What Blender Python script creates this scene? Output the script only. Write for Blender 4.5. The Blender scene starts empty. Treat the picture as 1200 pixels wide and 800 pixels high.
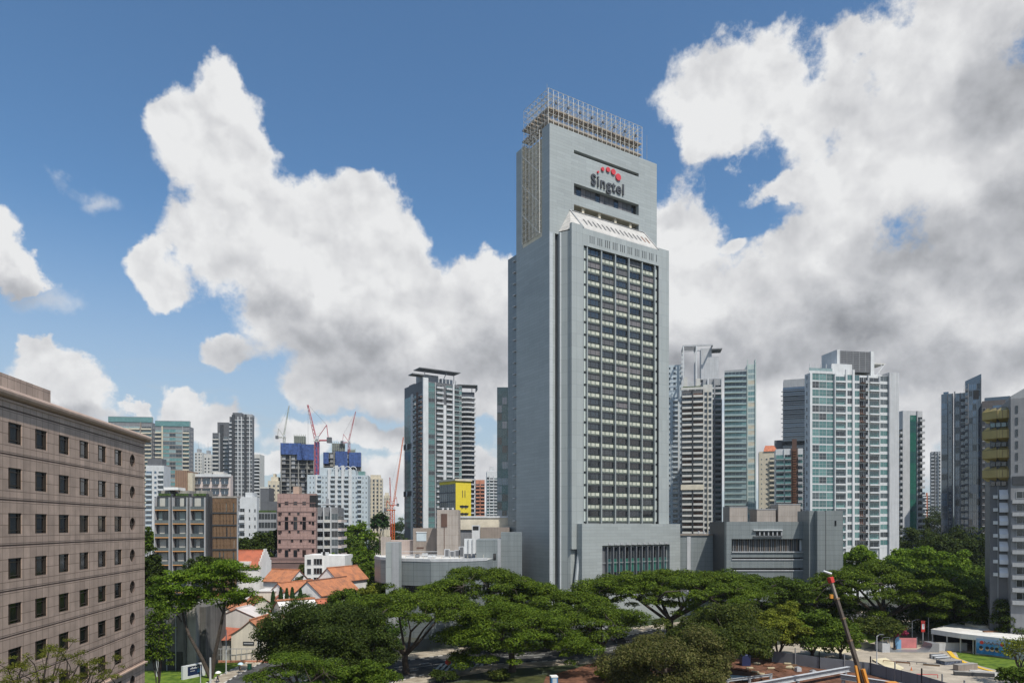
import bpy, math, random
import numpy as np
from mathutils import Vector, Matrix
random.seed(7)
rng = np.random.default_rng(11)
# ------------------------------------------------------------------ camera, light
F, CX, HY, H = 800.0, 600.0, 615.0, 30.0      # focal length in photo pixels, centre column, horizon row, eye height
scene = bpy.context.scene
C = scene.collection
cam_d = bpy.data.cameras.new('camera')
cam = bpy.data.objects.new('camera', cam_d); C.objects.link(cam)
cam.location = (0, 0, H); cam.rotation_euler = (math.radians(90), 0, 0)
cam_d.sensor_width = 36; cam_d.lens = 24.0; cam_d.shift_y = 215 / 1200.0
cam_d.clip_start = 0.5; cam_d.clip_end = 12000
scene.camera = cam
HAZE = 0.00006
SUN_EL, SUN_AZ = 57.0, 146.0                  # azimuth clockwise from +Y (north): behind the camera, a little to the right
scene.view_settings.view_transform = 'Standard'
scene.view_settings.look = 'None'
scene.view_settings.exposure = 0.12
scene.view_settings.gamma = 1.0
scene.cycles.max_bounces = 5; scene.cycles.diffuse_bounces = 2; scene.cycles.glossy_bounces = 3
scene.cycles.transmission_bounces = 3; scene.cycles.transparent_max_bounces = 4
scene.cycles.use_adaptive_sampling = True; scene.cycles.adaptive_threshold = 0.012
scene.cycles.use_denoising = True
sx = math.sin(math.radians(SUN_AZ)) * math.cos(math.radians(SUN_EL))
sy = math.cos(math.radians(SUN_AZ)) * math.cos(math.radians(SUN_EL))
sz = math.sin(math.radians(SUN_EL))
sun_d = bpy.data.lights.new('sun', 'SUN'); sun_d.energy = 4.2; sun_d.angle = math.radians(0.6); sun_d.color = (1.0, 0.95, 0.87)
sun = bpy.data.objects.new('sun', sun_d); C.objects.link(sun)
sun.rotation_euler = Vector((sx, sy, sz)).to_track_quat('Z', 'Y').to_euler(); sun.location = (0, -50, 400)

world = bpy.data.worlds.new('World'); scene.world = world; world.use_nodes = True
wn, wl = world.node_tree.nodes, world.node_tree.links
wn.clear()
def WN(t, **k):
    n = wn.new(t)
    for a, b in k.items(): setattr(n, a, b)
    return n
def wmath(op, a, b=None, c=None, clamp=False):
    n = WN('ShaderNodeMath', operation=op, use_clamp=clamp)
    for i, v in enumerate((a, b, c)):
        if v is None: continue
        if isinstance(v, (int, float)): n.inputs[i].default_value = v
        else: wl.new(v, n.inputs[i])
    return n.outputs[0]
def wsmooth(x, a, b, o0=0.0, o1=1.0):
    n = WN('ShaderNodeMapRange', interpolation_type='SMOOTHSTEP')
    wl.new(x, n.inputs[0])
    for i, v in zip((1, 2, 3, 4), (a, b, o0, o1)): n.inputs[i].default_value = v
    return n.outputs[0]
def wmix(f, a, b):
    n = WN('ShaderNodeMix', data_type='RGBA')
    if isinstance(f, float): n.inputs[0].default_value = f
    else: wl.new(f, n.inputs[0])
    for i, v in ((6, a), (7, b)):
        if isinstance(v, tuple): n.inputs[i].default_value = (*v, 1)
        else: wl.new(v, n.inputs[i])
    return n.outputs[2]
sky = WN('ShaderNodeTexSky', sky_type='NISHITA', sun_disc=False)
sky.sun_elevation = math.radians(SUN_EL); sky.sun_rotation = math.radians(SUN_AZ)
sky.air_density = 1.0; sky.dust_density = 0.6; sky.ozone_density = 2.2; sky.altitude = 100
tc = WN('ShaderNodeTexCoord')
sep = WN('ShaderNodeSeparateXYZ'); wl.new(tc.outputs['Generated'], sep.inputs[0])
az = wmath('ARCTAN2', sep.outputs[0], sep.outputs[1])
el = wmath('ARCSINE', sep.outputs[2])
comb = WN('ShaderNodeCombineXYZ'); wl.new(az, comb.inputs[0]); wl.new(el, comb.inputs[1])
# the wind-torn edge of the clouds: noise bends the direction before the cloud bodies are measured
def wnoise(vec, scale, detail, rough, col=False, dist=0.0):
    n = WN('ShaderNodeTexNoise'); n.inputs['Scale'].default_value = scale
    n.inputs['Detail'].default_value = detail; n.inputs['Roughness'].default_value = rough
    n.inputs['Distortion'].default_value = dist
    wl.new(vec, n.inputs['Vector']); return n.outputs['Color' if col else 'Fac']
gen = tc.outputs['Generated']
wv = wnoise(gen, 7.5, 6, 0.6, col=True)
sub = WN('ShaderNodeVectorMath', operation='SUBTRACT'); wl.new(wv, sub.inputs[0]); sub.inputs[1].default_value = (.50, .24, .5)
scl = WN('ShaderNodeVectorMath', operation='MULTIPLY'); wl.new(sub.outputs[0], scl.inputs[0]); scl.inputs[1].default_value = (.13, .13, 0)
add = WN('ShaderNodeVectorMath', operation='ADD'); wl.new(comb.outputs[0], add.inputs[0]); wl.new(scl.outputs[0], add.inputs[1])
warped = add.outputs[0]
def sky_dir(px, py):
    a = math.atan((px - CX) / F); return a, math.atan((HY - py) / math.hypot(F, px - CX))
def blobs(lst, src):
    out = None
    for (x, y, rx, ry) in lst:
        a, e = sky_dir(x, y); ra = rx / F * math.cos(a) ** 2; re = ry / F * math.cos(a) * math.cos(e) ** 2
        m = WN('ShaderNodeVectorMath', operation='MULTIPLY_ADD')
        wl.new(src, m.inputs[0]); m.inputs[1].default_value = (1 / ra, 1 / re, 0); m.inputs[2].default_value = (-a / ra, -e / re, 0)
        l = WN('ShaderNodeVectorMath', operation='LENGTH'); wl.new(m.outputs[0], l.inputs[0])
        out = l.outputs['Value'] if out is None else wmath('SMOOTH_MIN', out, l.outputs['Value'], 0.35)
    return wmath('SUBTRACT', 1.0, out)
CLOUDS = [(205, 105, 42, 44), (262, 95, 40, 50), (290, 135, 42, 55), (235, 150, 55, 45), (285, 205, 70, 60), (183, 262, 26, 38), (200, 290, 38, 28),
    (250, 240, 70, 45), (385, 225, 52, 48), (418, 215, 40, 38), (340, 270, 110, 60), (455, 275, 46, 48), (400, 340, 130, 75), (492, 320, 42, 48),
    (566, 305, 44, 34), (560, 370, 100, 70), (470, 400, 130, 62), (262, 378, 32, 24), (368, 428, 46, 30), (540, 430, 80, 40), (600, 330, 30, 50),
    (8, 268, 44, 42), (30, 290, 40, 22), (430, 485, 110, 20), (520, 535, 130, 30), (330, 505, 60, 14), (720, 520, 160, 60), (960, 500, 160, 40),
    (36, 385, 22, 20), (60, 412, 62, 30), (95, 425, 40, 28), (60, 445, 90, 30), (158, 445, 22, 14), (100, 478, 90, 16), (210, 448, 32, 20), (255, 455, 42, 26),
    (840, 45, 60, 60), (900, 60, 80, 60), (850, 115, 50, 40), (960, 90, 90, 70), (1000, 30, 70, 28), (1110, 60, 130, 110), (1050, 160, 120, 80), (930, 170, 70, 22),
    (1180, 200, 170, 150), (800, 225, 38, 50), (815, 300, 50, 60), (850, 245, 22, 12), (930, 240, 50, 42), (990, 240, 80, 60), (900, 320, 100, 70),
    (1050, 330, 170, 90), (820, 370, 80, 60), (930, 400, 200, 60), (1150, 380, 150, 90), (900, 470, 60, 50), (1090, 455, 70, 28), (985, 455, 70, 40), (700, 380, 200, 90)]
dens = blobs(CLOUDS, warped)
puff = wnoise(gen, 10.0, 11, 0.66)
def wvor(vec, scale, det=1.5):
    n = WN('ShaderNodeTexVoronoi', feature='F1'); n.inputs['Scale'].default_value = scale; n.inputs['Detail'].default_value = det; n.inputs['Roughness'].default_value = .5; n.normalize = True
    wl.new(vec, n.inputs['Vector']); return wmath('SUBTRACT', 0.5, n.outputs['Distance'])
wg = WN('ShaderNodeVectorMath', operation='MULTIPLY_ADD'); wl.new(wv, wg.inputs[0]); wg.inputs[1].default_value = (.10, .10, .10); wl.new(gen, wg.inputs[2])
cell = wvor(wg.outputs[0], 17.0)
dens = wmath('MULTIPLY_ADD', wmath('SUBTRACT', puff, 0.5), 1.15, dens)
dens = wmath('MULTIPLY_ADD', cell, 0.55, dens)
# the rest of the sky, behind the camera, has loose cumulus too
back = wnoise(gen, 3.0, 8, 0.6)
isback = wsmooth(sep.outputs[1], 0.15, -0.2)
bd = wmath('MULTIPLY', wmath('SUBTRACT', back, 0.50), 5.0)
densall = wmath('ADD', wmath('MULTIPLY', wmath('MAXIMUM', dens, -2.0), wmath('SUBTRACT', 1.0, isback)), wmath('MULTIPLY', bd, isback))
wisp = blobs([(72, 180, 22, 26), (96, 208, 30, 18), (40, 320, 60, 20), (930, 190, 60, 24)], warped)
wisp = wmath('MULTIPLY', wsmooth(wmath('MULTIPLY_ADD', wmath('SUBTRACT', puff, 0.5), 3.0, wisp), 0.1, 1.3), 0.6)
upr = wmath('MULTIPLY', wsmooth(az, 0.10, 0.40), wsmooth(el, 0.22, 0.42))
thin = wmath('MULTIPLY_ADD', upr, wmath('MULTIPLY_ADD', wmath('SUBTRACT', puff, 0.5), 1.0, 0.06), wmath('MULTIPLY', densall, wmath('MULTIPLY_ADD', upr, -0.38, 1.0)))
cover = wmath('MAXIMUM', wsmooth(thin, 0.0, 0.30), wisp)
# thin veil low over the city
stv = WN('ShaderNodeVectorMath', operation='MULTIPLY'); wl.new(comb.outputs[0], stv.inputs[0]); stv.inputs[1].default_value = (2.2, 11, 1)
strat = wnoise(stv.outputs[0], 1.6, 7, 0.6)
low = wsmooth(el, 0.36, 0.10)
veil = wmath('MULTIPLY', wsmooth(strat, 0.40, 0.62), wmath('MULTIPLY', low, 0.75))
veil = wmath('MAXIMUM', veil, wsmooth(el, 0.42, 0.0, 0, 0.85))
# relief: the side towards the sun (above) is white, the underside grey
off = WN('ShaderNodeVectorMath', operation='ADD'); wl.new(gen, off.inputs[0]); off.inputs[1].default_value = (0.012, 0, 0.034)
puff2 = wnoise(off.outputs[0], 9.0, 6, 0.55)
puff1 = wnoise(gen, 9.0, 6, 0.55)
offv = WN('ShaderNodeVectorMath', operation='ADD'); wl.new(wg.outputs[0], offv.inputs[0]); offv.inputs[1].default_value = (0.008, 0, 0.016)
relief = wmath('ADD', wmath('SUBTRACT', puff1, puff2), wmath('MULTIPLY', wmath('SUBTRACT', cell, wvor(offv.outputs[0], 17.0)), 0.6))
DARK = [(400, 400, 170, 62), (330, 320, 50, 30), (560, 400, 90, 46), (470, 455, 120, 30), (1170, 225, 130, 66), (1110, 262, 120, 46), (1195, 290, 90, 40), (900, 385, 150, 40), (1000, 340, 90, 34),
    (1120, 400, 150, 40), (790, 400, 110, 34), (20, 310, 60, 22), (60, 455, 110, 18), (1180, 60, 60, 60)]
dk = blobs(DARK, warped)
dk = wmath('MULTIPLY', wsmooth(wmath('MULTIPLY_ADD', wmath('SUBTRACT', puff1, 0.5), 0.5, dk), -0.45, 0.75), 1.0)
thick = wsmooth(densall, 0.1, 0.9, 0.0, 0.10)
dk2 = wmath('MULTIPLY', dk, 0.46)
shade = wmath('ADD', wmath('ADD', dk2, thick), wmath('MULTIPLY', relief, -1.3))
right_az = wsmooth(az, 0.12, 0.50, 0.0, 0.13)
shade = wmath('ADD', shade, right_az, clamp=True)
cr = WN('ShaderNodeValToRGB'); wl.new(shade, cr.inputs[0])
e = cr.color_ramp.elements
e[0].position = 0.0; e[0].color = (7.6, 7.65, 7.7, 1)
e[1].position = 1.0; e[1].color = (2.3, 2.4, 2.6, 1)
m1 = e.new(0.22); m1.color = (6.3, 6.35, 6.5, 1)
m2 = e.new(0.55); m2.color = (4.5, 4.6, 4.85, 1)
veilcol = (4.5, 5.0, 5.45)
hsv = WN('ShaderNodeHueSaturation'); wl.new(sky.outputs[0], hsv.inputs['Color']); hsv.inputs['Saturation'].default_value = 1.0; hsv.inputs['Value'].default_value = 1.0
tint = WN('ShaderNodeMix', data_type='RGBA', blend_type='MULTIPLY'); tint.inputs[0].default_value = 1; wl.new(hsv.outputs[0], tint.inputs[6]); tint.inputs[7].default_value = (.90, 1.17, 1.28, 1)
c1 = wmix(veil, tint.outputs[2], veilcol)
c2 = wmix(cover, c1, cr.outputs[0])
bg = WN('ShaderNodeBackground'); wl.new(c2, bg.inputs[0]); bg.inputs[1].default_value = 0.1
wo = WN('ShaderNodeOutputWorld'); wl.new(bg.outputs[0], wo.inputs[0])
world.cycles.sampling_method = 'MANUAL'; world.cycles.sample_map_resolution = 512

# ------------------------------------------------------------------ helpers
def Xo(px, D): return (px - CX) / F * D
def Zo(py, D): return H - (py - HY) / F * D
def gnd(px, py, z=0.0):
    D = (H - z) * F / (py - HY); return Vector((Xo(px, D), D, z))
def hit(px, x0, y0, dx, dy):                      # distance along a wall line at which it crosses the sight line px
    k = (px - CX) / F; return (k * y0 - x0) / (dx - k * dy)

MATS = {}
def mat(name, col, rough=0.7, metal=0.0, var=0.06, vscale=0.4, bump=0.0, spec=0.5, joints=None, jcol=None, jw=0.02, streak=0.0, emit=None, trans=None, ior=None, panelvar=0.0, bscale=30, off=0.5):
    if name in MATS: return MATS[name]
    m = bpy.data.materials.new(name); m.use_nodes = True; nt = m.node_tree; N = nt.nodes; L = nt.links
    b = N['Principled BSDF']; b.inputs['Roughness'].default_value = rough; b.inputs['Metallic'].default_value = metal
    b.inputs['Specular IOR Level'].default_value = spec
    if ior: b.inputs['IOR'].default_value = ior
    t = N.new('ShaderNodeTexCoord')
    no = N.new('ShaderNodeTexNoise'); no.inputs['Scale'].default_value = vscale; no.inputs['Detail'].default_value = 6; no.inputs['Roughness'].default_value = .6
    L.new(t.outputs['Object'], no.inputs['Vector'])
    mp = N.new('ShaderNodeMapRange'); L.new(no.outputs['Fac'], mp.inputs[0]); mp.inputs[1].default_value = .3; mp.inputs[2].default_value = .7
    mp.inputs[3].default_value = 1 - var * 1.6; mp.inputs[4].default_value = 1 + var * 1.6
    fac = mp.outputs[0]
    if streak:
        mpg = N.new('ShaderNodeMapping'); mpg.inputs['Scale'].default_value = (1.4, 1.4, .07); L.new(t.outputs['Object'], mpg.inputs[0])
        n2 = N.new('ShaderNodeTexNoise'); n2.inputs['Scale'].default_value = 1.0; n2.inputs['Detail'].default_value = 5; L.new(mpg.outputs[0], n2.inputs['Vector'])
        m2 = N.new('ShaderNodeMapRange'); L.new(n2.outputs['Fac'], m2.inputs[0]); m2.inputs[1].default_value = .35; m2.inputs[2].default_value = .65
        m2.inputs[3].default_value = 1 - streak; m2.inputs[4].default_value = 1
        mm = N.new('ShaderNodeMath'); mm.operation = 'MULTIPLY'; L.new(fac, mm.inputs[0]); L.new(m2.outputs[0], mm.inputs[1]); fac = mm.outputs[0]
    base = (*col, 1)
    src = None
    if joints:                                    # panel joints: brick texture over (x+y, z), which follows every upright face
        s = N.new('ShaderNodeSeparateXYZ'); L.new(t.outputs['Object'], s.inputs[0])
        a = N.new('ShaderNodeMath'); a.operation = 'ADD'; L.new(s.outputs[0], a.inputs[0]); L.new(s.outputs[1], a.inputs[1])
        cb = N.new('ShaderNodeCombineXYZ'); L.new(a.outputs[0], cb.inputs[0]); L.new(s.outputs[2], cb.inputs[1])
        br = N.new('ShaderNodeTexBrick'); L.new(cb.outputs[0], br.inputs['Vector'])
        br.inputs['Scale'].default_value = 1; br.inputs['Brick Width'].default_value = joints[0]; br.inputs['Row Height'].default_value = joints[1]
        br.inputs['Mortar Size'].default_value = jw; br.inputs['Mortar Smooth'].default_value = .1; br.offset = off
        pv = panelvar
        br.inputs['Color1'].default_value = (*[c * (1 - pv) for c in col], 1); br.inputs['Color2'].default_value = (*[c * (1 + pv) for c in col], 1)
        br.inputs['Mortar'].default_value = (*(jcol or [c * .45 for c in col]), 1); src = br.outputs['Color']
    mu = N.new('ShaderNodeVectorMath'); mu.operation = 'SCALE'
    if src: L.new(src, mu.inputs[0])
    else: mu.inputs[0].default_value = col
    L.new(fac, mu.inputs['Scale']); L.new(mu.outputs[0], b.inputs['Base Color'])
    if bump:
        bn = N.new('ShaderNodeTexNoise'); bn.inputs['Scale'].default_value = bscale; bn.inputs['Detail'].default_value = 4; L.new(t.outputs['Object'], bn.inputs['Vector'])
        bu = N.new('ShaderNodeBump'); bu.inputs['Strength'].default_value = bump; bu.inputs['Distance'].default_value = .05; L.new(bn.outputs['Fac'], bu.inputs['Height']); L.new(bu.outputs[0], b.inputs['Normal'])
    if emit: b.inputs['Emission Color'].default_value = (*emit[:3], 1); b.inputs['Emission Strength'].default_value = emit[3]
    MATS[name] = m; return m
def glass(name, col, rough=.12, ior=1.6, metal=0.0, wav=.02):
    if name in MATS: return MATS[name]
    m = mat(name, col, rough=rough, metal=metal, var=.12, vscale=.35, spec=.8, ior=ior)
    return m

# glass and facade colours
glass('glass_black', (.012, .013, .015), .08); glass('glass_dark', (.03, .036, .042), .1); glass('glass_mid', (.07, .09, .10), .12)
glass('glass_teal', (.035, .10, .10), .08, 1.8); glass('glass_teal_light', (.10, .22, .21), .12, 1.7); glass('glass_blue', (.03, .07, .13), .08, 1.9)
glass('glass_navy', (.012, .028, .055), .07, 1.9); glass('glass_green', (.03, .13, .10), .1, 1.7); glass('glass_pale', (.22, .30, .30), .2, 1.6)
glass('glass_deep_teal', (.008, .035, .045), .08, 1.6)
mat('curtain', (.42, .42, .38), .8, var=.15); mat('curtain_warm', (.5, .46, .36), .8, var=.15)
mat('white', (.60, .615, .62), .6, var=.05, streak=.12); mat('white_bright', (.8, .79, .76), .6, var=.05, streak=.1)
mat('offwhite', (.58, .57, .53), .75, var=.06, streak=.15); mat('blue_white', (.47, .535, .57), .6, var=.05, streak=.08)
mat('cream', (.60, .54, .42), .75, var=.06, streak=.12); mat('pink', (.37, .245, .215), .75, var=.08, streak=.15, joints=(2.4, 1.6), jw=.05)
mat('pink_dark', (.17, .11, .10), .75, var=.1); mat('salmon_white', (.62, .53, .49), .75, var=.05, streak=.1)
mat('grey', (.34, .35, .36), .7, var=.06, streak=.15); mat('grey_dark', (.12, .125, .135), .6, var=.08, streak=.1); mat('grey_mid', (.22, .225, .235), .65, var=.08, streak=.15)
mat('grey_light', (.48, .49, .50), .65, var=.05, streak=.15); mat('charcoal', (.045, .048, .052), .5, var=.1); mat('black', (.012, .012, .013), .6)
mat('concrete', (.33, .31, .28), .85, var=.12, streak=.3, bump=.2); mat('concrete_shaded', (.14, .135, .125), .9, var=.15, streak=.45); mat('raw_concrete', (.26, .255, .235), .9, var=.15, streak=.2)  # the darker concrete is a shaded copy, shade put into its colour
mat('tan', (.38, .335, .295), .8, var=.06, streak=.2, joints=(3.0, 3.0), jw=.04, jcol=(.3, .25, .2)); mat('tan_dark', (.28, .235, .20), .8, var=.08, streak=.2)
mat('brown_panel', (.16, .095, .05), .7, var=.2, vscale=1.5, streak=.3); mat('brown', (.10, .055, .04), .7, var=.1); mat('orange_edge', (.50, .26, .10), .7, var=.1)
mat('yellow', (.72, .58, .045), .6, var=.04, joints=(2.5, 3.3), jw=.03, jcol=(.5, .4, .04)); mat('terracotta', (.50, .22, .14), .75, var=.06)
mat('blue_net', (.05, .10, .28), .8, var=.25, vscale=.6, streak=.3); mat('red_paint', (.50, .035, .025), .5); mat('orange_paint', (.62, .13, .03), .5)
mat('pink_steel', (.45, .10, .12), .5); mat('white_steel', (.72, .69, .63), .5, var=.12, vscale=3); mat('steel', (.32, .33, .34), .45, metal=.5); mat('dark_steel', (.06, .06, .065), .5)
mat('gold_panel', (.34, .27, .11), .4, metal=.35, var=.08, joints=(2.2, 2.4), jw=.06, jcol=(.2, .17, .07)); mat('rust', (.16, .07, .035), .8, var=.3, vscale=2)
mat('cladding', (.35, .378, .372), .5, metal=.08, var=.05, vscale=.05, joints=(5.5, .95), jw=.035, jcol=(.26, .285, .28), panelvar=.06, off=.5, streak=.05)
mat('cladding_tall', (.35, .378, .372), .5, metal=.08, var=.03, vscale=.06, joints=(2.2, 3.8), jw=.035, jcol=(.22, .245, .245), panelvar=.05, off=0, streak=.05)
mat('cladding_sunlit', (.50, .53, .54), .45, metal=.2, var=.03, joints=(9, 3.8), jw=.04, jcol=(.3, .32, .33), off=0)  # lighter copy of the cladding, sunlight put into the colour
mat('cladding_podium', (.235, .262, .265), .45, metal=.2, var=.04, vscale=.1, joints=(2.6, 1.5), jw=.03, jcol=(.12, .14, .15), panelvar=.04, off=0, streak=.12)
mat('granite', (.44, .325, .258), .6, var=.12, vscale=.5, panelvar=.09, streak=.12, joints=(1.0375, 3.87 / 4), jw=.028, jcol=(.17, .12, .09), off=0, bump=.1, bscale=14)
mat('roof_white', (.62, .60, .56), .8, var=.12, vscale=.25, streak=0); mat('roof_cream', (.62, .56, .44), .85, var=.1, vscale=.4); mat('roof_grey', (.30, .29, .28), .85, var=.15, vscale=.4)

# every mesh is a list of boxes / free faces, each with its own material
class MB:
    def __init__(s): s.v = []; s.f = []; s.m = []
    def quad(s, pts, m):
        k = len(s.v); s.v += [tuple(p) for p in pts]; s.f.append(tuple(range(k, k + len(pts)))); s.m.append(m); return s
    def box(s, x0, x1, y0, y1, z0, z1, m, T=None):
        k = len(s.v)
        p = [(x0, y0, z0), (x1, y0, z0), (x1, y1, z0), (x0, y1, z0), (x0, y0, z1), (x1, y0, z1), (x1, y1, z1), (x0, y1, z1)]
        if T is not None: p = [T @ Vector(q) for q in p]
        s.v += [tuple(q) for q in p]
        s.f += [(k, k + 3, k + 2, k + 1), (k + 4, k + 5, k + 6, k + 7), (k, k + 1, k + 5, k + 4), (k + 1, k + 2, k + 6, k + 5), (k + 2, k + 3, k + 7, k + 6), (k + 3, k, k + 4, k + 7)]
        s.m += [m] * 6; return s
    def prism(s, poly, z0, z1, m, mtop=None):
        k = len(s.v); n = len(poly)
        z1f = z1 if callable(z1) else (lambda x, y: z1)
        s.v += [(x, y, z0) for x, y in poly] + [(x, y, z1f(x, y)) for x, y in poly]
        s.f.append(tuple(range(k + n - 1, k - 1, -1))); s.m.append(m)
        s.f.append(tuple(range(k + n, k + 2 * n))); s.m.append(mtop or m)
        for i in range(n):
            j = (i + 1) % n; s.f.append((k + i, k + j, k + n + j, k + n + i)); s.m.append(m)
        return s
    def tube(s, p, q, r0, r1=None, m='steel', n=8):
        p, q = Vector(p), Vector(q); r1 = r0 if r1 is None else r1
        d = (q - p); 
        if d.length < 1e-6: return s
        R = d.to_track_quat('Z', 'Y').to_matrix(); k = len(s.v)
        for c, r in ((p, r0), (q, r1)):
            for i in range(n):
                a = 2 * math.pi * i / n; s.v.append(tuple(c + R @ Vector((r * math.cos(a), r * math.sin(a), 0))))
        for i in range(n):
            j = (i + 1) % n; s.f.append((k + i, k + j, k + n + j, k + n + i)); s.m.append(m)
        s.f.append(tuple(range(k + n - 1, k - 1, -1))); s.m.append(m); s.f.append(tuple(range(k + n, k + 2 * n))); s.m.append(m)
        return s
    def path(s, pts, rs, m, n=7):
        for i in range(len(pts) - 1): s.tube(pts[i], pts[i + 1], rs[i], rs[i + 1], m, n)
        return s
    def bar(s, p, q, w, m):                       # square bar
        return s.tube(p, q, w * .7, w * .7, m, 4)
    def mesh(s, name):
        me = bpy.data.meshes.new(name); me.from_pydata(s.v, [], s.f)
        names = sorted(set(s.m)); idx = {n: i for i, n in enumerate(names)}
        for n in names: me.materials.append(MATS[n])
        me.polygons.foreach_set('material_index', [idx[n] for n in s.m]); me.update(); return me
    def obj(s, name, parent=None, smooth=False):
        me = s.mesh(name); o = bpy.data.objects.new(name, me); C.objects.link(o)
        if parent: o.parent = parent
        if smooth: me.polygons.foreach_set('use_smooth', [True] * len(me.polygons))
        return o
def tag(o, label=None, cat=None, group=None, kind=None):
    if label: o['label'] = label
    if cat: o['category'] = cat
    if group: o['group'] = group
    if kind: o['kind'] = kind
    return o
def empty(name, loc, rz, label, cat, group=None):
    o = bpy.data.objects.new(name, None); C.objects.link(o); o.empty_display_size = .5
    o.location = loc; o.rotation_euler = (0, 0, rz); return tag(o, label, cat, group)

# ---- small repeated pieces, as box lists in face coordinates (a right along the wall, y = -outwards, z up)
def raw_window(w, h, g='glass_dark', fm='white', fr=.08, nx=1, ny=1, d=.10):
    L = [(0, fr, -d, 0, 0, h, fm), (w - fr, w, -d, 0, 0, h, fm), (fr, w - fr, -d, 0, 0, fr, fm), (fr, w - fr, -d, 0, h - fr, h, fm)]
    for i in range(1, nx): x = w * i / nx; L.append((x - fr * .35, x + fr * .35, -d * .9, -d * .3, fr, h - fr, fm))
    for i in range(1, ny): z = h * i / ny; L.append((fr, w - fr, -d * .8, -d * .35, z - fr * .35, z + fr * .35, fm))
    L.append((fr, w - fr, -d * .3, 0, fr, h - fr, g)); return L
def raw_balcony(w, dep=1.3, pm='white', rail=None, ph=.95, slab='white', st=.22):
    L = [(0, w, -dep, 0, -st, 0, slab)]
    if pm:
        t = .07
        L += [(0, w, -dep, -dep + t, .004, ph, pm), (0, t, -dep + t, 0, .004, ph, pm), (w - t, w, -dep + t, 0, .004, ph, pm)]
    if rail: L.append((0, w, -dep - .03, -dep + .04, ph, ph + .07, rail))
    return L
class Bld:
    def __init__(s, name, label, cat, x, y, rz, group=None):
        s.root = empty(name, (x, y, 0), rz, label, cat, group); s.items = {}; s.rz = rz; s.x = x; s.y = y; s.cache = {}
    def part(s, name, mb, smooth=False, label=None):
        o = mb.obj(name, s.root, smooth)
        if label: o['label'] = label
        return o
    def box(s, name, *a): return s.part(name, MB().box(*a))
    def face(s, f, W, D):                          # frame of a face: origin x, y, angle
        return {'F': (0, 0, 0), 'L': (0, D, -math.pi / 2), 'R': (W, 0, math.pi / 2)}[f]
    def add(s, part, raw, fr, a, z, off=0.0):
        s.items.setdefault(part, []).append((raw, fr, a, z, off))
    def flush(s, cap=100):
        for part, lst in s.items.items():
            def size(it):
                bs = it[0]; return max(b[1] for b in bs) * max(b[5] for b in bs)
            lst.sort(key=lambda it: (-round(size(it), 1), -it[3]))
            solo, rest = lst[:cap], lst[cap:]
            for raw, fr, a, z, off in solo:
                k = (part, tuple(raw))
                if k not in s.cache:
                    mb = MB()
                    for b in raw: mb.box(*b)
                    s.cache[k] = mb.mesh(part)
                o = bpy.data.objects.new(part, s.cache[k]); C.objects.link(o); o.parent = s.root
                ca, sa = math.cos(fr[2]), math.sin(fr[2])
                o.location = (fr[0] + a * ca + off * sa, fr[1] + a * sa - off * ca, z); o.rotation_euler = (0, 0, fr[2])
            if rest:
                mb = MB()
                for raw, fr, a, z, off in rest:
                    ca, sa = math.cos(fr[2]), math.sin(fr[2])
                    T = Matrix.Translation((fr[0] + a * ca + off * sa, fr[1] + a * sa - off * ca, z)) @ Matrix.Rotation(fr[2], 4, 'Z')
                    for b in raw: mb.box(*b, T=T)
                o = mb.obj(part, s.root); o['kind'] = 'stuff'
        s.items = {}
R_ = random.Random(5)
def fac(b, fr, width, cols, z0, z1, fh, gl=('glass_dark',), fm='white', wm='white'):
    """lay out columns (type, share, options) floor by floor over a face of the given width"""
    tot = sum(c[1] for c in cols); a = 0; nf = int((z1 - z0) / fh + .01)
    for c in cols:
        w = c[1] / tot * width; t = c[0]; o = c[2] if len(c) > 2 else {}
        G = o.get('g', gl)
        if t == 'P':
            dep = o.get('d', .5); mb = MB(); x0, y0, r = fr; T = Matrix.Translation((x0, y0, 0)) @ Matrix.Rotation(r, 4, 'Z')
            mb.box(a, a + w, -dep, -.002, o.get('z0', 0), z1 + o.get('up', 0), o.get('m', wm), T); mb.obj('pier', b.root)
        elif t == 'S':                             # ledge on each floor
            for i in range(nf): b.add('ledge', [(0, w, -o.get('d', .4), -.003, 0, o.get('h', .25), o.get('m', wm))], fr, a, z0 + i * fh)
        elif t in 'WGB':
            skip = o.get('skip', ())
            for i in range(nf):
                if i in skip: continue
                z = z0 + i * fh; g = R_.choice(G)
                if t == 'W':
                    n = o.get('n', 1)
                    for k in range(n):
                        ww = w / n * o.get('ww', .55); wh = fh * o.get('wh', .5)
                        b.add('window', raw_window(round(ww, 2), round(wh, 2), R_.choice(G), o.get('f', fm), .07, o.get('nx', 1), o.get('ny', 1)), fr, a + w / n * (k + .5) - ww / 2, z + fh * o.get('sill', .28))
                if t == 'G':
                    sp = o.get('sp', .25) * fh
                    b.add('window', raw_window(round(w, 2), round(fh - sp, 2), g, o.get('f', fm), .07, o.get('nx', 2), o.get('ny', 1)), fr, a, z + sp)
                    if sp > .05: b.add('spandrel', [(0, round(w, 2), -.06, -.003, 0, round(sp, 2) - .004, o.get('s', wm))], fr, a, z)
                if t == 'B':
                    bd = o.get('d', 1.3)
                    b.add('window', raw_window(round(w * .94, 2), round(fh * .74, 2), g, o.get('f', fm), .06, o.get('nx', 2), 1, .05), fr, a + w * .03, z + .02)
                    b.add('balcony', raw_balcony(round(w * o.get('bw', .94), 2), bd, o.get('p', wm), o.get('r'), o.get('ph', .95), o.get('sl', wm)), fr, a + w * .03, z)
        a += w
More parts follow.
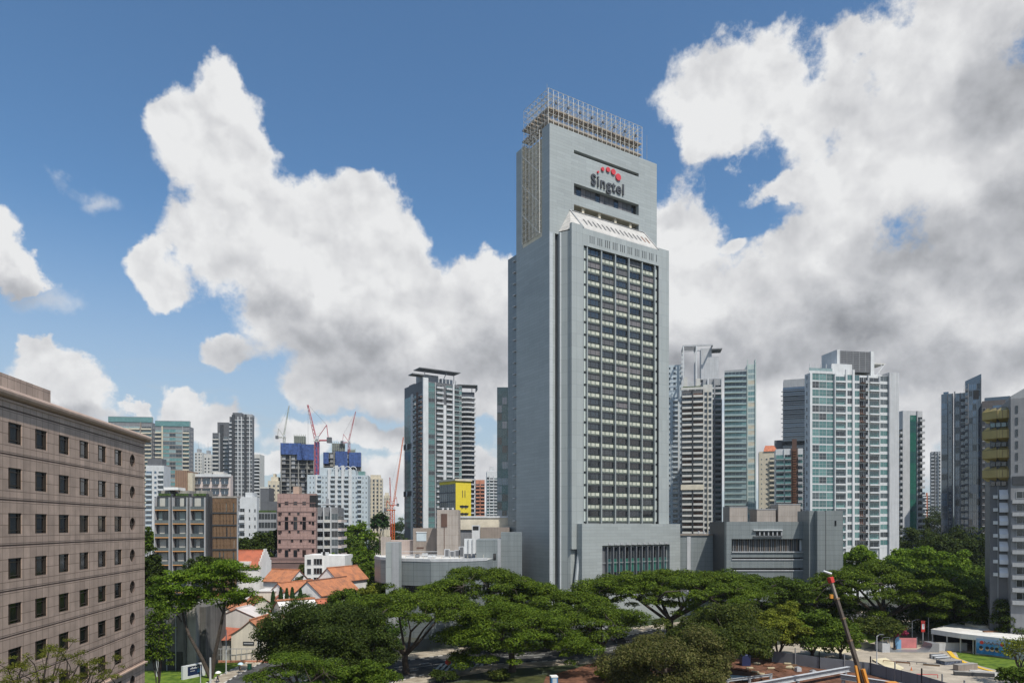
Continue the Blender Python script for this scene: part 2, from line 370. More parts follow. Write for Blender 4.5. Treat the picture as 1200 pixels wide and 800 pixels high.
def tower_px(name, label, cat, pl, pc, pr, top, D, ang, core, group=None, dl=14.0, base=0.0, zlow=None, pr2=None):
    """a building whose near corner stands at sight line pc and depth D; faces end at sight lines pl (left) and pr (right)"""
    th = math.radians(ang); x, y = Xo(pc, D), D
    W = hit(pr, x, y, math.cos(th), math.sin(th))
    Dp = hit(pl, x, y, -math.sin(th), math.cos(th)) if pl is not None and pl < pc - .3 else dl
    if pr2: Dp = hit(pr2, x + W * math.cos(th), y + W * math.sin(th), -math.sin(th), math.cos(th))
    if Dp <= .3 or Dp > 60: Dp = dl
    b = Bld(name, label, cat, x, y, th, group); zt = Zo(top, D)
    b.W, b.D, b.zt = W, Dp, zt
    b.box('wall', 0, W, 0, Dp, base, zt, core); b.fF = (0, 0, 0); b.fL = (0, Dp, -math.pi / 2); b.fR = (W, 0, math.pi / 2)
    b.zl = zlow if zlow is not None else 8.0
    return b
mat('tower_blind', (.10, .10, .105), .5, var=.15); mat('tower_blind2', (.15, .14, .145), .5, var=.15); mat('spandrel_glass', (.16, .19, .16), .35, var=.2, vscale=.5)
mat('spandrel_block', (.47, .48, .40), .6, var=.2, vscale=.3); mat('curtain_pale', (.50, .56, .54), .5, var=.1)
mat('cladding_plain', (.34, .365, .36), .45, metal=.25, var=.05)
mat('walkway_brown', (.30, .25, .20), .8, var=.2)
mat('granite_groove', (.12, .085, .068), .8, var=.1); mat('bronze', (.055, .042, .032), .45, metal=.4)
mat('granite_plain', (.44, .32, .25), .55, var=.08, vscale=1.2)
mat('green_grey', (.30, .33, .27), .7, var=.15); mat('curtain_cool', (.30, .36, .34), .8, var=.15); mat('balustrade_glass', (.10, .12, .12), .15, spec=.8); mat('planting', (.05, .085, .02), .9, var=.5, vscale=2)
mat('dark_teal', (.02, .06, .07), .4); mat('terracotta_pale', (.42, .31, .24), .8, streak=.1); mat('ribbed_brown', (.27, .17, .115), .8, joints=(.8, 40), jw=.08, off=0)
mat('pale_green', (.44, .52, .49), .6, var=.06, streak=.1); mat('slate_blue', (.14, .165, .20), .6); mat('brown_grey', (.13, .115, .11), .8, streak=.15); mat('white_bay', (.66, .68, .72), .5, var=.05)
glass('glass_blue_light', (.12, .24, .30), .12, 1.6)
mat('red_tile', (.43, .145, .075), .85, var=.3, vscale=1.1, bump=.4, bscale=6)
def tile_mat(name, c, c2):
    m = bpy.data.materials.new(name); m.use_nodes = True; N, L = m.node_tree.nodes, m.node_tree.links; b = N['Principled BSDF']; b.inputs['Roughness'].default_value = .85
    t = N.new('ShaderNodeTexCoord'); n = N.new('ShaderNodeTexNoise'); n.inputs['Scale'].default_value = .5; n.inputs['Detail'].default_value = 8; n.inputs['Roughness'].default_value = .7; L.new(t.outputs['Object'], n.inputs['Vector'])
    r = N.new('ShaderNodeValToRGB'); L.new(n.outputs['Fac'], r.inputs[0]); e = r.color_ramp.elements; e[0].position = .36; e[0].color = (*c2, 1); e[1].position = .56; e[1].color = (*c, 1)
    w = N.new('ShaderNodeTexWave'); w.inputs['Scale'].default_value = 1.1; w.inputs['Distortion'].default_value = .3; L.new(t.outputs['Object'], w.inputs['Vector'])
    bu = N.new('ShaderNodeBump'); bu.inputs['Strength'].default_value = .6; bu.inputs['Distance'].default_value = .08; L.new(w.outputs['Fac'], bu.inputs['Height']); L.new(bu.outputs[0], b.inputs['Normal']); L.new(r.outputs[0], b.inputs['Base Color']); MATS[name] = m
tile_mat('tile_orange', (.47, .185, .085), (.27, .12, .07)); tile_mat('tile_red', (.44, .13, .07), (.30, .10, .06)); tile_mat('tile_brown', (.25, .11, .07), (.16, .08, .055))
mat('salmon_wall', (.42, .34, .30), .85, streak=.2); mat('cream_white', (.70, .64, .53), .8, var=.06, streak=.15); mat('mottled_white', (.42, .42, .39), .9, var=.35, vscale=.6, streak=.5)  # the duller white is blotchy with upright streaks
mat('salmon_white2', (.60, .55, .50), .85, var=.06, streak=.1); mat('roof_pink', (.55, .50, .47), .8, var=.08); mat('grey_white', (.52, .52, .52), .8, var=.06, streak=.15); mat('slate_wall', (.11, .12, .14), .8, joints=(1.2, .6), jw=.05)
mat('banner_pink', (.50, .17, .17), .8, var=.15); mat('banner_blue', (.16, .33, .52), .7); mat('painted_dark', (.07, .085, .12), .7, var=.6, vscale=2); mat('wood_brown', (.17, .11, .06), .85, var=.2)
mat('mural_blue', (.05, .24, .50), .6, var=.15, vscale=.8); mat('mural_deep', (.02, .15, .40), .6, var=.3, vscale=.8); mat('mural_pale', (.25, .38, .56), .6, var=.15); mat('skin_paint', (.62, .40, .26), .7); mat('skin', (.45, .28, .18), .6)
mat('hoarding_grey', (.17, .18, .20), .7, var=.08, joints=(2.4, 8), jw=.05, off=0); mat('blue_tank', (.02, .03, .09), .4); mat('blue_bright', (.05, .22, .45), .5); mat('orange_machine', (.58, .24, .035), .5); mat('sign_navy', (.012, .022, .07), .4); mat('bin_green', (.02, .14, .08), .5)
mat('cloth_navy', (.02, .025, .06), .9); mat('umbrella_blue', (.45, .60, .70), .7)

mat('cap_metal', (.46, .445, .42), .6, var=.08, joints=(3, 3), jw=.04)

glass('glass_sea', (.055, .155, .15), .1, 1.7)

mat('boom_brown', (.085, .065, .05), .5, var=.15)
# ------------------------------------------------------------------ the headquarters tower
TH = math.atan2(.534, .845); T0 = (.055 * 205, 205.0); U = (.845, .534)
tw = Bld('office_tower', 'tall blue-grey metal clad tower with the red dotted word Singtel and a white roof lattice', 'tower', T0[0], T0[1], TH)
CL, CT, CLT = 'cladding', 'cladding_tall', 'cladding_sunlit'
m = MB()
m.prism([(0, 1.5), (44, 1.5), (44, 18.5), (0, 18.5)], 0, 118, CL)
m.prism([(0, 0), (2.0, 0), (2.0, 1.5), (0, 1.5)], 0, 118, CL); m.box(3.4, 44, 0, 1.5, 0, 118, CL)
m.prism([(2.4, 4.2), (41, 4.2), (41, 18.5), (0, 18.5), (0, 14.8), (2.4, 14.8)], 118, 150.2, CL)     # behind the openings, with the side notch
m.box(0, 2.4, 0, 4.0, 118, 150.7, CL); m.box(41, 44, 0, 18.5, 118, 150.7, CL); m.box(2.4, 41, 14.9, 18.49, 150.2, 150.7, CL)
def front(x0, x1, z0, z1, y1=4.2): m.box(x0, x1, 0, y1, z0, z1, CL)
front(2.4, 9.2, 118, 150.7); front(35.9, 41, 118, 150.7)
front(9.2, 35.9, 118, 124.3); front(9.2, 35.9, 128.6, 131.5); front(9.2, 35.9, 135.1, 144.2); front(9.2, 35.9, 145.3, 150.7)
tw.part('wall', m)
m = MB()
m.box(0, 2.4, 0, .0, 0, 0, CL) if False else None
# cream render inside the side notch
tw.part('notch_lining', MB().box(2.36, 2.43, 4.02, 14.78, 119.0, 150.19, 'roof_cream').box(.05, 2.36, 14.72, 14.79, 119.0, 150.6, 'roof_cream').box(.02, 2.36, 4.02, 14.72, 118.0, 119.1, 'roof_cream'))
tw.part('slot', MB().box(9.25, 35.85, 1.2, 1.4, 144.2, 145.3, 'black'), label='long thin dark slot under the parapet')
# executive window band and the loggia below it
b_ = tw
for i in range(14):
    w = 26.7 / 14; b_.add('window', raw_window(round(w, 2), 3.56, ('tower_blind', 'glass_black', 'tower_blind2', 'tower_blind')[i % 4], 'dark_steel', .07, 1, 2), (0, 0, 0), 9.2 + i * w, 131.52, -1.5)
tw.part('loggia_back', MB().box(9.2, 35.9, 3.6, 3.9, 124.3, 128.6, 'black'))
for x in (12.8, 19.4, 26.0, 32.4): tw.part('column', MB().box(x, x + .9, .6, 1.6, 124.3, 128.6, 'roof_cream'))
tw.part('soffit', MB().box(9.2, 35.9, .1, 3.6, 128.45, 128.59, 'roof_cream'))
# projecting bay with chamfered shoulders
m = MB(); m.prism([(3.4, -.002), (5.3, -3.5), (44.2, -3.5), (45.0, -.002)], 0, 118.5, CT); tw.part('bay_core', m)
tw.part('pilaster', MB().box(4.9, 9.4, -4.5, -3.5, 22.8, 120.4, CT)); tw.part('pilaster', MB().box(40.5, 45.1, -4.5, -3.5, 20, 120.4, CT).box(40.7, 45.0, -3.5, -.01, 118.5, 120.2, CT))
tw.part('sunlit_strip', MB().box(3.3, 3.95, -.75, -.01, 0, 118.4, CLT)); tw.part('sunlit_strip', MB().box(-.06, 1.15, -.06, 0, 0, 118, CLT))  # lighter strips down the edges, sunlight put into their colour
tw.part('groove', MB().box(2.0, 3.4, .9, 1.49, 0, 118, 'charcoal'))
tw.part('louvre_band', MB().box(9.4, 40.5, -4.5, -3.5, 114.5, 119.7, CT))
for i in range(38):
    if i % 4: tw.add('vent_slit', [(0, .26, -.03, .01, 0, 2.3, 'charcoal')], (0, 0, 0), 11 + i * .765, 115.6, 4.5)
# sunlit sloping cap with its slots and hips
A, B_, C_, D_ = (9.4, -4.5, 119.7), (40.2, -4.5, 119.7), (38.2, -.02, 126.4), (7.7, -.02, 126.4)
m = MB(); m.quad([A, B_, C_, D_], 'cap_metal'); m.quad([(9.4, -4.5, 119.7), (7.7, -.02, 126.4), (7.7, -.02, 118.6), (9.4, -3.4, 118.6)], 'cap_metal'); m.quad([B_, (40.2, -.02, 119.7), C_], 'cap_metal')
m.quad([D_, (3.4, -.02, 118.8), (5.3, -3.5, 118.8), (9.3, -4.45, 119.9)], 'cap_metal')
tw.part('sloping_cap', m)
tw.part('cap_rim', MB().bar((7.7, -.1, 126.45), (9.4, -4.55, 119.8), .35, 'grey').bar((7.7, -.1, 126.45), (38.2, -.1, 126.45), .25, 'grey').bar((38.2, -.1, 126.45), (40.3, -4.55, 119.8), .3, 'grey'))
m = MB(); nrm = Vector((0, -6.7, 4.48)).normalized()
for i in range(15):
    f0 = .09 + i * .06
    def P_(u, v): 
        p = Vector(A).lerp(Vector(B_), u).lerp(Vector(D_).lerp(Vector(C_), u), v); return p + nrm * .03
    m.quad([P_(f0, .30), P_(f0 + .02, .30), P_(f0 + .02, .62), P_(f0, .62)], 'rust' if i > 12 else 'charcoal')
tw.part('cap_vent_slots', m)
# the glazed bays: 22 storeys of five bays
nfl, fh = 22, 3.8; z00 = 30.9; gl_x0, gl_x1 = 11.0, 39.0; bw = (gl_x1 - gl_x0) / 5
tw.part('curtain_backing', MB().box(9.4, 40.5, -3.52, -3.49, 30.6, 114.5, 'charcoal'))
for fl in range(nfl):
    z = z00 + fl * fh
    for k in range(5):
        x = gl_x0 + k * bw
        g = R_.choice(['glass_black', 'glass_dark', 'glass_dark', 'tower_blind', 'tower_blind2'] if fl > 7 else ['glass_black', 'glass_dark', 'glass_black'])
        raw = [(.18, bw - .18, -.06, 0, 0, 1.6, g)]
        for q in (1, 2): raw.append((bw * q / 3 - .05, bw * q / 3 + .05, -.12, -.06, 0, 1.6, 'dark_steel'))
        raw.append((.18, bw - .18, -.2, 0, 1.6, 1.78, 'charcoal'))
        b_.add('window', [tuple(round(t, 2) if not isinstance(t, str) else t for t in r) for r in raw], (0, 0, 0), x, z + 1.9, 3.52)
        raw = [(.18, bw - .18, -.05, 0, 0, 1.62, 'spandrel_glass')]
        for q in range(3):
            x0 = .35 + q * (bw - .5) / 3; raw.append((round(x0, 2), round(x0 + (bw - .5) / 3 - .35, 2), -.14, -.05, .35, 1.3, 'spandrel_block'))
        raw.append((.18, bw - .18, -.25, 0, 1.62, 1.76, 'charcoal'))
        b_.add('spandrel', [tuple(round(t, 2) if not isinstance(t, str) else t for t in r) for r in raw], (0, 0, 0), x, z + .12, 3.52)
    for x in (9.75, 39.25):
        b_.add('side_panel', [(0, .95, -.25, 0, .25, 3.45, 'curtain_pale'), (0, .95, -.4, 0, 3.5, 3.7, 'charcoal')], (0, 0, 0), x, z, 3.52)
for k in range(6): tw.part('mullion', MB().box(gl_x0 + k * bw - .2, gl_x0 + k * bw + .2, -4.35, -3.52, 30.6, 114.5, 'cladding_plain'))
for x in (9.4, 40.3): tw.part('mullion', MB().box(x, x + .2, -4.4, -3.52, 30.6, 114.5, 'charcoal'))
b_.flush()
# podium block with the large window
m = MB(); px0, px1, pyf, pyb = 6.84, 47.7, -7.0, -4.52
m.box(px0, px1, pyf + 1.2, pyb, 0, 30.4, 'cladding'); m.box(px0, 14.6, pyf, pyf + 1.2, 0, 30.4, 'cladding'); m.box(42.9, px1, pyf, pyf + 1.2, 0, 30.4, 'cladding')
m.box(14.6, 42.9, pyf, pyf + 1.2, 23.8, 30.4, 'cladding'); m.box(14.6, 42.9, pyf, pyf + 1.2, 0, 9, 'cladding'); m.box(45.1, px1, pyb, 8, 0, 30.4, 'cladding')
tw.part('podium_wall', m)
for i in range(11):
    w = 26.0 / 11; g1 = 'glass_deep_teal'
    raw = [(0, round(w, 2) - .25, -.05, 0, 0, 6.3, 'glass_black'), (0, round(w, 2) - .25, -.05, 0, 6.35, 10.4, R_.choice(['glass_teal', 'glass_green', 'glass_green'])), (0, round(w, 2) - .25, -.05, 0, 10.45, 14.0, R_.choice(['glass_black', 'glass_dark']))]
    tw.add('podium_window', raw, (0, 0, 0), 16.8 + i * w, 9.2, 5.8)
    tw.add('fin', [(0, .22, -1.15, 0, 0, 14.2, 'grey_mid')], (0, 0, 0), 16.7 + i * w, 9.2, 5.82)
    tw.add('light_box', [(0, 1.2, -.2, 0, 0, .6, 'grey')], (0, 0, 0), 17.0 + i * w, 23.9, 6.99)
tw.add('podium_window', [(0, 2.0, -.05, 0, 0, 14.0, 'grey_dark'), (.9, 1.05, -.2, -.05, 0, 14.0, 'grey')], (0, 0, 0), 14.7, 9.2, 5.8)
tw.part('transom', MB().box(14.6, 42.9, -6.3, -6.2, 13.4, 13.55, 'grey').box(14.6, 42.9, -6.3, -6.2, 18.4, 18.55, 'grey'))
tw.flush()
tw.part('sun_streak', MB().tube((4.6, -5.2, 2), (7.3, -4.9, 21), .55, .55, 'cladding_sunlit', 6))  # added tube standing in for a streak of sunlight on the wall
# rear service wing with its ledges
tw.part('rear_wing', MB().box(.25, 20, 18.51, 24.0, 23, 117.5, 'cladding_podium'))
for i in range(26): tw.add('ledge', [(0, 1.3, -.7, 0, 0, .25, 'grey_light')], (0, 24.0, -math.pi / 2), 4.0, 24 + i * 3.65, -.2)
tw.part('rear_base', MB().box(3, 20, 18.6, 30, 0, 23, 'cladding_podium')); tw.flush()
# white space frame on the roof and down the notch
lat = MB(); s_ = .12
def lattice(x0, nx, dx, y0, ny, dy, z0, nz, dz):
    for i in range(nx + 1):
        for j in range(ny + 1):
            lat.bar((x0 + i * dx, y0 + j * dy, z0), (x0 + i * dx, y0 + j * dy, z0 + nz * dz), s_, 'white_steel')
    for k in range(nz + 1):
        for j in range(ny + 1): lat.bar((x0, y0 + j * dy, z0 + k * dz), (x0 + nx * dx, y0 + j * dy, z0 + k * dz), s_, 'white_steel')
        for i in range(nx + 1): lat.bar((x0 + i * dx, y0, z0 + k * dz), (x0 + i * dx, y0 + ny * dy, z0 + k * dz), s_, 'white_steel')
lattice(.3, 20, 1.9, 1.0, 2, 1.9, 150.7, 6, 1.85)
lattice(.3, 2, 1.9, 4.8, 5, 1.95, 150.7, 6, 1.85)
lattice(-.5, 1, 1.6, 4.6, 5, 1.95, 119.2, 17, 1.85)
for i in range(20):
    for k in range(0, 6, 1):
        a0, a1 = .3 + i * 1.9, .3 + (i + 1) * 1.9; z = 150.7 + k * 1.85
        lat.bar((a0, 1.0 if (i + k) % 2 else 4.8, z), (a1, 4.8 if (i + k) % 2 else 1.0, z + 1.85), s_ * .8, 'white_steel')
for k in range(17): lat.bar((-.5, 4.6 + (k % 5) * 1.95, 119.2 + k * 1.85), (-.5, 6.55 + (k % 5) * 1.95, 121.05 + k * 1.85), s_, 'white_steel')
tw.part('roof_lattice', lat)
m = MB()
for z in (152.3, 155.9):
    for i in range(20): m.box(.6 + i * 1.9, 1.9 + i * 1.9, 1.4, 4.4, z, z + .5, 'walkway_brown')
    for j in range(6): m.box(.6, 3.9, 5.2 + j * 1.9, 6.4 + j * 1.9, z, z + .5, 'walkway_brown')
    m.box(.5, 38.2, 1.3, 1.45, z + .1, z + .7, 'walkway_brown')
tw.part('walkway', m)
for i in range(8):
    x = 2.6 + i * 4.6; tw.part('floodlight', MB().box(x, x + .6, .3, .8, 157.5, 158.1, 'grey_dark').bar((x + .4, .6, 158.1), (x + 1.3, 1.5, 159.3), .16, 'grey_dark').bar((x, .4, 157.5), (x - .5, 1.5, 156.6), .1, 'grey_dark'))
for x, h in ((.5, 163.6), (8.2, 162.6), (23.6, 163.2), (41.4, 160.5)): tw.part('antenna', MB().tube((x, 2, 150.5), (x, 2, h), .09, .05, 'steel', 6))
# the word and its dots
def tz(px, py, p=.3):
    x0, y0 = T0[0] + .534 * p, T0[1] - .845 * p; t = hit(px, x0, y0, *U); return t, H + (HY - py) / F * (y0 + t * U[1])
cu = bpy.data.curves.new('lettering', 'FONT'); cu.body = 'Singtel'; cu.size = 5.2; cu.extrude = .18; cu.offset = .105; cu.space_character = 1.13
to = bpy.data.objects.new('lettering', cu); C.objects.link(to); bpy.context.view_layer.update()
me = bpy.data.meshes.new_from_object(to.evaluated_get(bpy.context.evaluated_depsgraph_get())); bpy.data.objects.remove(to)
xs = [v.co.x for v in me.vertices]; w0, w1 = min(xs), max(xs); xa, za = tz(692.8, 215.6); xb, _ = tz(731.2, 215)
ys = [v.co.y for v in me.vertices]; ztop = tz(693.5, 203)[1]
ss = (xb - xa) / (w1 - w0); cap = max(ys); sv = (ztop - za) / cap
me.transform(Matrix.Translation((xa, -.22, za)) @ Matrix(((ss, 0, 0, 0), (0, 0, -1, 0), (0, sv, 0, 0), (0, 0, 0, 1))) @ Matrix.Translation((-w0, 0, 0)))
me.materials.clear(); me.materials.append(mat('sign_grey', (.055, .058, .065), .5)); lt = bpy.data.objects.new('lettering', me); C.objects.link(lt); lt.parent = tw.root
mat('sign_red', (.56, .045, .055), .45)
for px, py, r in ((701, 201.6, .36), (706.4, 198.2, .62), (712.7, 198.8, .76), (718.8, 201.4, .9), (724.6, 207.6, 1.08)):
    t, z = tz(px, py); tw.part('sign_dot', MB().tube((t, -.42, z), (t, -.01, z), r, r, 'sign_red', 24))

# ------------------------------------------------------------------ granite office at the left
YW0 = 52.0; dirw = Vector((-.148, 1)).normalized(); ang_w = math.atan2(dirw.y, dirw.x)
def gY(px): k = (px - CX) / F; return 34.16 / (-k - .148)
# local frame: x along the wall away from the camera, y to the left of it (into the building); the seen face is y = 0
def gx(Y): return (Y - YW0) / dirw.y
go = Bld('granite_office', 'brown granite office block with square dark windows, round end windows and a rolled cornice', 'office building', -42.6 - .148 * (YW0 - 57), YW0, ang_w)
GL = gx(87.6); G0 = -14.0; fz = 3.87; gz = 28.2
# face frame: the seen face looks along local -y, left to right runs along +x
zg = [gz + fz * k for k in range(-7, 4)]
winx = [gx(gY(17.9) + 4.15 * k - .02) for k in range(-4, 6)]; cirx = gx(gY(155.3))
m = MB()
rec = .24; hw = 1.0
for k, z in enumerate(zg[:-1]):
    # each storey: groove 0.16, wall, window row 1.0..2.78 below the groove above
    zt_, zb_ = z + fz, z
    wt, wb = zt_ - 1.03, zt_ - 1.03 - 1.80
    m.box(G0, GL, 0, rec, zb_ + .14, wb, 'granite'); m.box(G0, GL, 0, rec, wt, zt_, 'granite')
    m.box(G0, GL, .05, rec, zb_, zb_ + .14, 'granite_groove'); m.box(G0, GL, -.012, 0, zb_ + .25, zb_ + .28, 'granite_groove')
    xs_ = sorted(winx); prev = G0
    for x in xs_:
        m.box(prev, x - hw, 0, rec, wb, wt, 'granite'); prev = x + hw
    # the round window sits in its own panel, cut as a ring of quads
    m.box(prev, cirx - .95, 0, rec, wb, wt, 'granite'); m.box(cirx + .95, GL, 0, rec, wb, wt, 'granite')
    cz = (wb + wt) / 2; r = .78; nseg = 24; hh = .9; hx = .95
    ring = []
    for i in range(nseg):
        a = 2 * math.pi * i / nseg; c_, s2 = math.cos(a), math.sin(a); q = 1 / max(abs(c_) / hx, abs(s2) / hh)
        ring.append(((cirx + r * c_, cz + r * s2), (cirx + q * c_, cz + q * s2)))
    for i in range(nseg):
        (i0, o0), (i1, o1) = ring[i], ring[(i + 1) % nseg]
        m.quad([(i0[0], 0, i0[1]), (o0[0], 0, o0[1]), (o1[0], 0, o1[1]), (i1[0], 0, i1[1])], 'granite')
        m.quad([(i0[0], 0, i0[1]), (i1[0], 0, i1[1]), (i1[0], rec, i1[1]), (i0[0], rec, i0[1])], 'granite_groove')
    for sx_, sz_ in ((1, 1), (-1, 1), (1, -1), (-1, -1)):
        pass
    go.add('round_window', [(0, 1.9, -.06, 0, 0, 1.8, 'glass_black'), (.9, 1.0, -.14, -.06, .1, 1.7, 'bronze'), (.1, 1.8, -.14, -.06, .85, .95, 'bronze')], (0, 0, 0), cirx - .95, wb, -rec)
    for x in xs_:
        raw = [(0, 2.0, -.05, 0, 0, 1.8, 'glass_black')]
        for q0, q1, z0_, z1_ in ((0, .07, 0, 1.8), (1.93, 2, 0, 1.8), (.3, .37, .07, 1.73), (1.63, 1.70, .07, 1.73)): raw.append((q0, q1, -.16, -.05, z0_, z1_, 'bronze'))
        raw += [(.07, 1.93, -.14, -.05, 0, .07, 'bronze'), (.07, 1.93, -.14, -.05, 1.73, 1.8, 'bronze'), (.07, 1.93, -.13, -.05, 1.42, 1.48, 'bronze'), (.07, 1.93, -.13, -.05, .26, .32, 'bronze')]
        go.add('window', raw, (0, 0, 0), x - 1.0, wb, -rec + .02)
m.box(G0, GL, 0, rec, gz + 3 * fz + .14, 41.0, 'granite'); m.box(G0, GL, .06, rec, gz + 3 * fz, gz + 3 * fz + .14, 'granite_groove')
m.box(G0, GL - 1.2, rec, 34, 0, 41.0, 'granite'); m.box(G0, GL, 0, rec, 0, zg[0], 'granite')
go.part('wall', m)
# set-back glazing wrapping the far corner, and the far return wall
m = MB()
for k, z in enumerate(zg[:-1]): m.box(GL - 1.2, GL + .35, .5, 30, z - .1, z + 1.1, 'granite')
m.box(GL - 1.2, GL + .35, .5, 30, gz + 3 * fz - .2, 41.0, 'granite')
go.part('corner_band', m)
for k, z in enumerate(zg[:-1]): go.add('corner_window', [(0, 1.3, -29, 0, 0, fz - 1.25, 'glass_black'), (1.3, 1.36, -.2, -.05, 0, fz - 1.25, 'bronze')], (0, 0, 0), GL - 1.2, z + 1.11, -29.7)
# rolled cornice
m = MB(); prof = [(0, 40.72), (-.25, 40.74), (-.42, 40.82), (-.55, 40.98), (-.58, 41.18), (-.5, 41.36), (-.35, 41.46), (0, 41.5)]
for i in range(len(prof) - 1):
    (a0, z0_), (a1, z1_) = prof[i], prof[i + 1]
    m.quad([(G0, a0, z0_), (GL + .8, a0, z0_), (GL + .8, a1, z1_), (G0, a1, z1_)], 'granite_plain')
    m.quad([(GL + .8 + 0 * a0, a0, z0_), (GL + .8, 34, z0_), (GL + .8, 34, z1_), (GL + .8, a1, z1_)], 'granite_plain')
m.quad([(G0, 0, 41.5), (GL + .8, 0, 41.5), (GL + .8, 34, 41.5), (G0, 34, 41.5)], 'roof_grey'); m.quad([(G0, 0, 40.72), (GL + .8, 0, 40.72), (GL + .8, 34, 40.72), (G0, 34, 40.72)], 'granite_plain')
go.part('cornice', m, label='rolled stone cornice along the roof edge')
for z, d in ((40.45, .10), (12.4, .35)): go.part('string_course', MB().box(G0, GL + .1, -d, -.003, z, z + .18, 'granite_plain'))
go.part('penthouse', MB().box(G0, gx(70.9), 3.0, 20, 41.5, 43.85, 'granite'))
go.part('roof_canopy', MB().box(gx(76), gx(86), 9, 18, 41.5, 43.6, 'white').box(gx(75), gx(86.5), 8.4, 18.5, 43.6, 43.85, 'grey_light'))
go.flush()
# ------------------------------------------------------------------ city behind, left half
FAR = 'high-rise blocks on the skyline'
# twin condominium slabs with green glass parapets
for i, (pc, pr, top, lab) in enumerate(((127, 178, 494, 'condominium slab with green glass parapet, half hidden behind the granite office'), (182, 222, 499, 'condominium slab with green glass parapet and a glazed middle, left of the dark grey tower'))):
    b = tower_px('condominium_slab', lab, 'apartment block', None, pc, pr, top, 600, 6, 'grey_mid', FAR, pr2=pr + 5)
    W = b.W; zt = b.zt
    if i == 0: cols = [('B', 5, {'p': 'cream', 'sl': 'cream'}), ('B', 5, {'p': 'cream', 'sl': 'cream'}), ('B', 5, {'p': 'cream', 'sl': 'cream'}), ('P', .6, {'m': 'tan_dark'}), ('B', 5, {'p': 'cream', 'sl': 'cream'})]
    else: cols = [('B', 4, {'p': 'cream', 'sl': 'cream'}), ('P', .8, {'m': 'cream'}), ('G', 4, {'f': 'grey', 's': 'tan_dark', 'sp': .2}), ('G', 4, {'f': 'grey', 's': 'tan_dark', 'sp': .2}), ('G', 4, {'f': 'grey', 's': 'tan_dark', 'sp': .2}), ('P', .6, {'m': 'grey'}), ('B', 4, {'p': 'cream', 'sl': 'cream'})]
    fac(b, b.fF, W, cols, 46, zt, 3.6, ('glass_dark', 'glass_mid', 'glass_pale', 'glass_teal_light'))
    fac(b, b.fR, b.D, [('W', 1, {'ww': .3})], 46, zt, 3.6)
    b.part('parapet', MB().box(0, W, -.4, 3, zt, zt + 4.5, 'glass_teal_light').box(0, W, -.5, 3.2, zt + 4.5, zt + 4.9, 'grey_light'))
    b.flush()
b = tower_px('condominium_core', 'plain pink brown lift core between the two green topped slabs', 'lift core', None, 177.8, 182.2, 499, 612, 6, 'terracotta_pale', FAR)
b.box('cap', -.3, b.W + .3, -.3, 3, b.zt, b.zt + 1.2, 'grey')
# slim blue-white tower beside the office corner
b = tower_px('slim_tower', 'slim blue and white tower with dark plant room behind the granite office corner', 'apartment tower', None, 171, 192, 545, 430, 8, 'white', FAR, dl=12)
fac(b, b.fF, b.W, [('B', 3, {'p': 'blue_white', 'sl': 'white', 'g': ('glass_blue', 'glass_dark')}), ('P', .5, {}), ('W', 2, {'ww': .6, 'g': ('glass_blue',)}), ('P', .4, {}), ('B', 2.6, {'p': 'white'})], 20, b.zt, 3.2, ('glass_dark', 'glass_mid', 'glass_blue'))
b.box('plant_room', .5, b.W - 1.5, 1, 9, b.zt, b.zt + 4.5, 'grey_dark'); b.flush()
# white towers peeping between
for pc, pr, top, D, lab in ((228, 237, 530, 720, 'pale tower with rooftop mast between slab and dark tower'), (239, 248, 532, 700, 'pale apartment tower touching the left edge of the dark grey tower')):
    b = tower_px('pale_tower', lab, 'apartment tower', None, pc, pr, top, D, 4, 'offwhite', FAR)
    fac(b, b.fF, b.W, [('W', 2, {'ww': .6}), ('P', .4, {}), ('W', 2, {'ww': .6}), ('W', 1, {'ww': .4})], 60, b.zt, 3.3, ('glass_dark', 'glass_mid'), wm='white')
    b.box('plant_room', 2, b.W * .6, 1, 7, b.zt, b.zt + 4, 'grey'); b.part('mast', MB().tube((3, 3, b.zt + 4), (3, 3, b.zt + 12), .15, .08)); b.flush()
# dark grey condominium with white window frames
b = tower_px('grid_tower', 'dark grey apartment tower with a white window grid on its right half', 'apartment tower', None, 269, 296, 488, 560, 5, 'grey_dark', FAR, pr2=298)
W = b.W
fac(b, b.fF, W, [('B', 1.6, {'p': 'grey_light', 'bw': .9}), ('P', 1.6, {'m': 'charcoal', 'd': 1.4, 'up': 1.5}), ('W', 1.6, {'ww': .7, 'wh': .5}), ('P', .45, {'m': 'white', 'd': .7}), ('W', 1.6, {'ww': .7}), ('P', .45, {'m': 'white', 'd': .7}), ('W', 1.6, {'ww': .7}), ('P', 1.2, {'m': 'charcoal', 'd': 1.0, 'up': 2}), ('W', 1.6, {'ww': .7}), ('P', .35, {'m': 'white', 'd': .7}), ('W', 1.5, {'ww': .7})], 44, b.zt, 3.3, ('glass_dark', 'glass_black', 'glass_mid'))
for i in range(22): b.add('ledge', [(0, round(W * .78, 2), -.55, 0, 0, .45, 'white')], b.fF, W * .21, 44 + i * 3.3 * 1.0 + 2.6)
b.box('plant_room', 2, W * .5, 1.2, 9, b.zt, b.zt + 3.5, 'grey_dark'); b.box('plant_room', W * .6, W - 1, 1.2, 9, b.zt, b.zt + 2.4, 'grey'); b.flush()
b = tower_px('stepped_tower', 'grey tower wing with pale balcony bands stepping up to the dark grid tower', 'apartment tower', None, 249, 268, 507, 575, 5, 'grey_dark', FAR)
fac(b, b.fF, b.W, [('B', 2, {'p': 'offwhite', 'sl': 'offwhite', 'ph': .8}), ('P', .4, {'m': 'grey'}), ('P', 1, {'m': 'charcoal', 'up': 7}), ('B', 1.6, {'p': 'grey', 'ph': .8})], 44, b.zt, 3.4, ('glass_dark', 'glass_mid'))
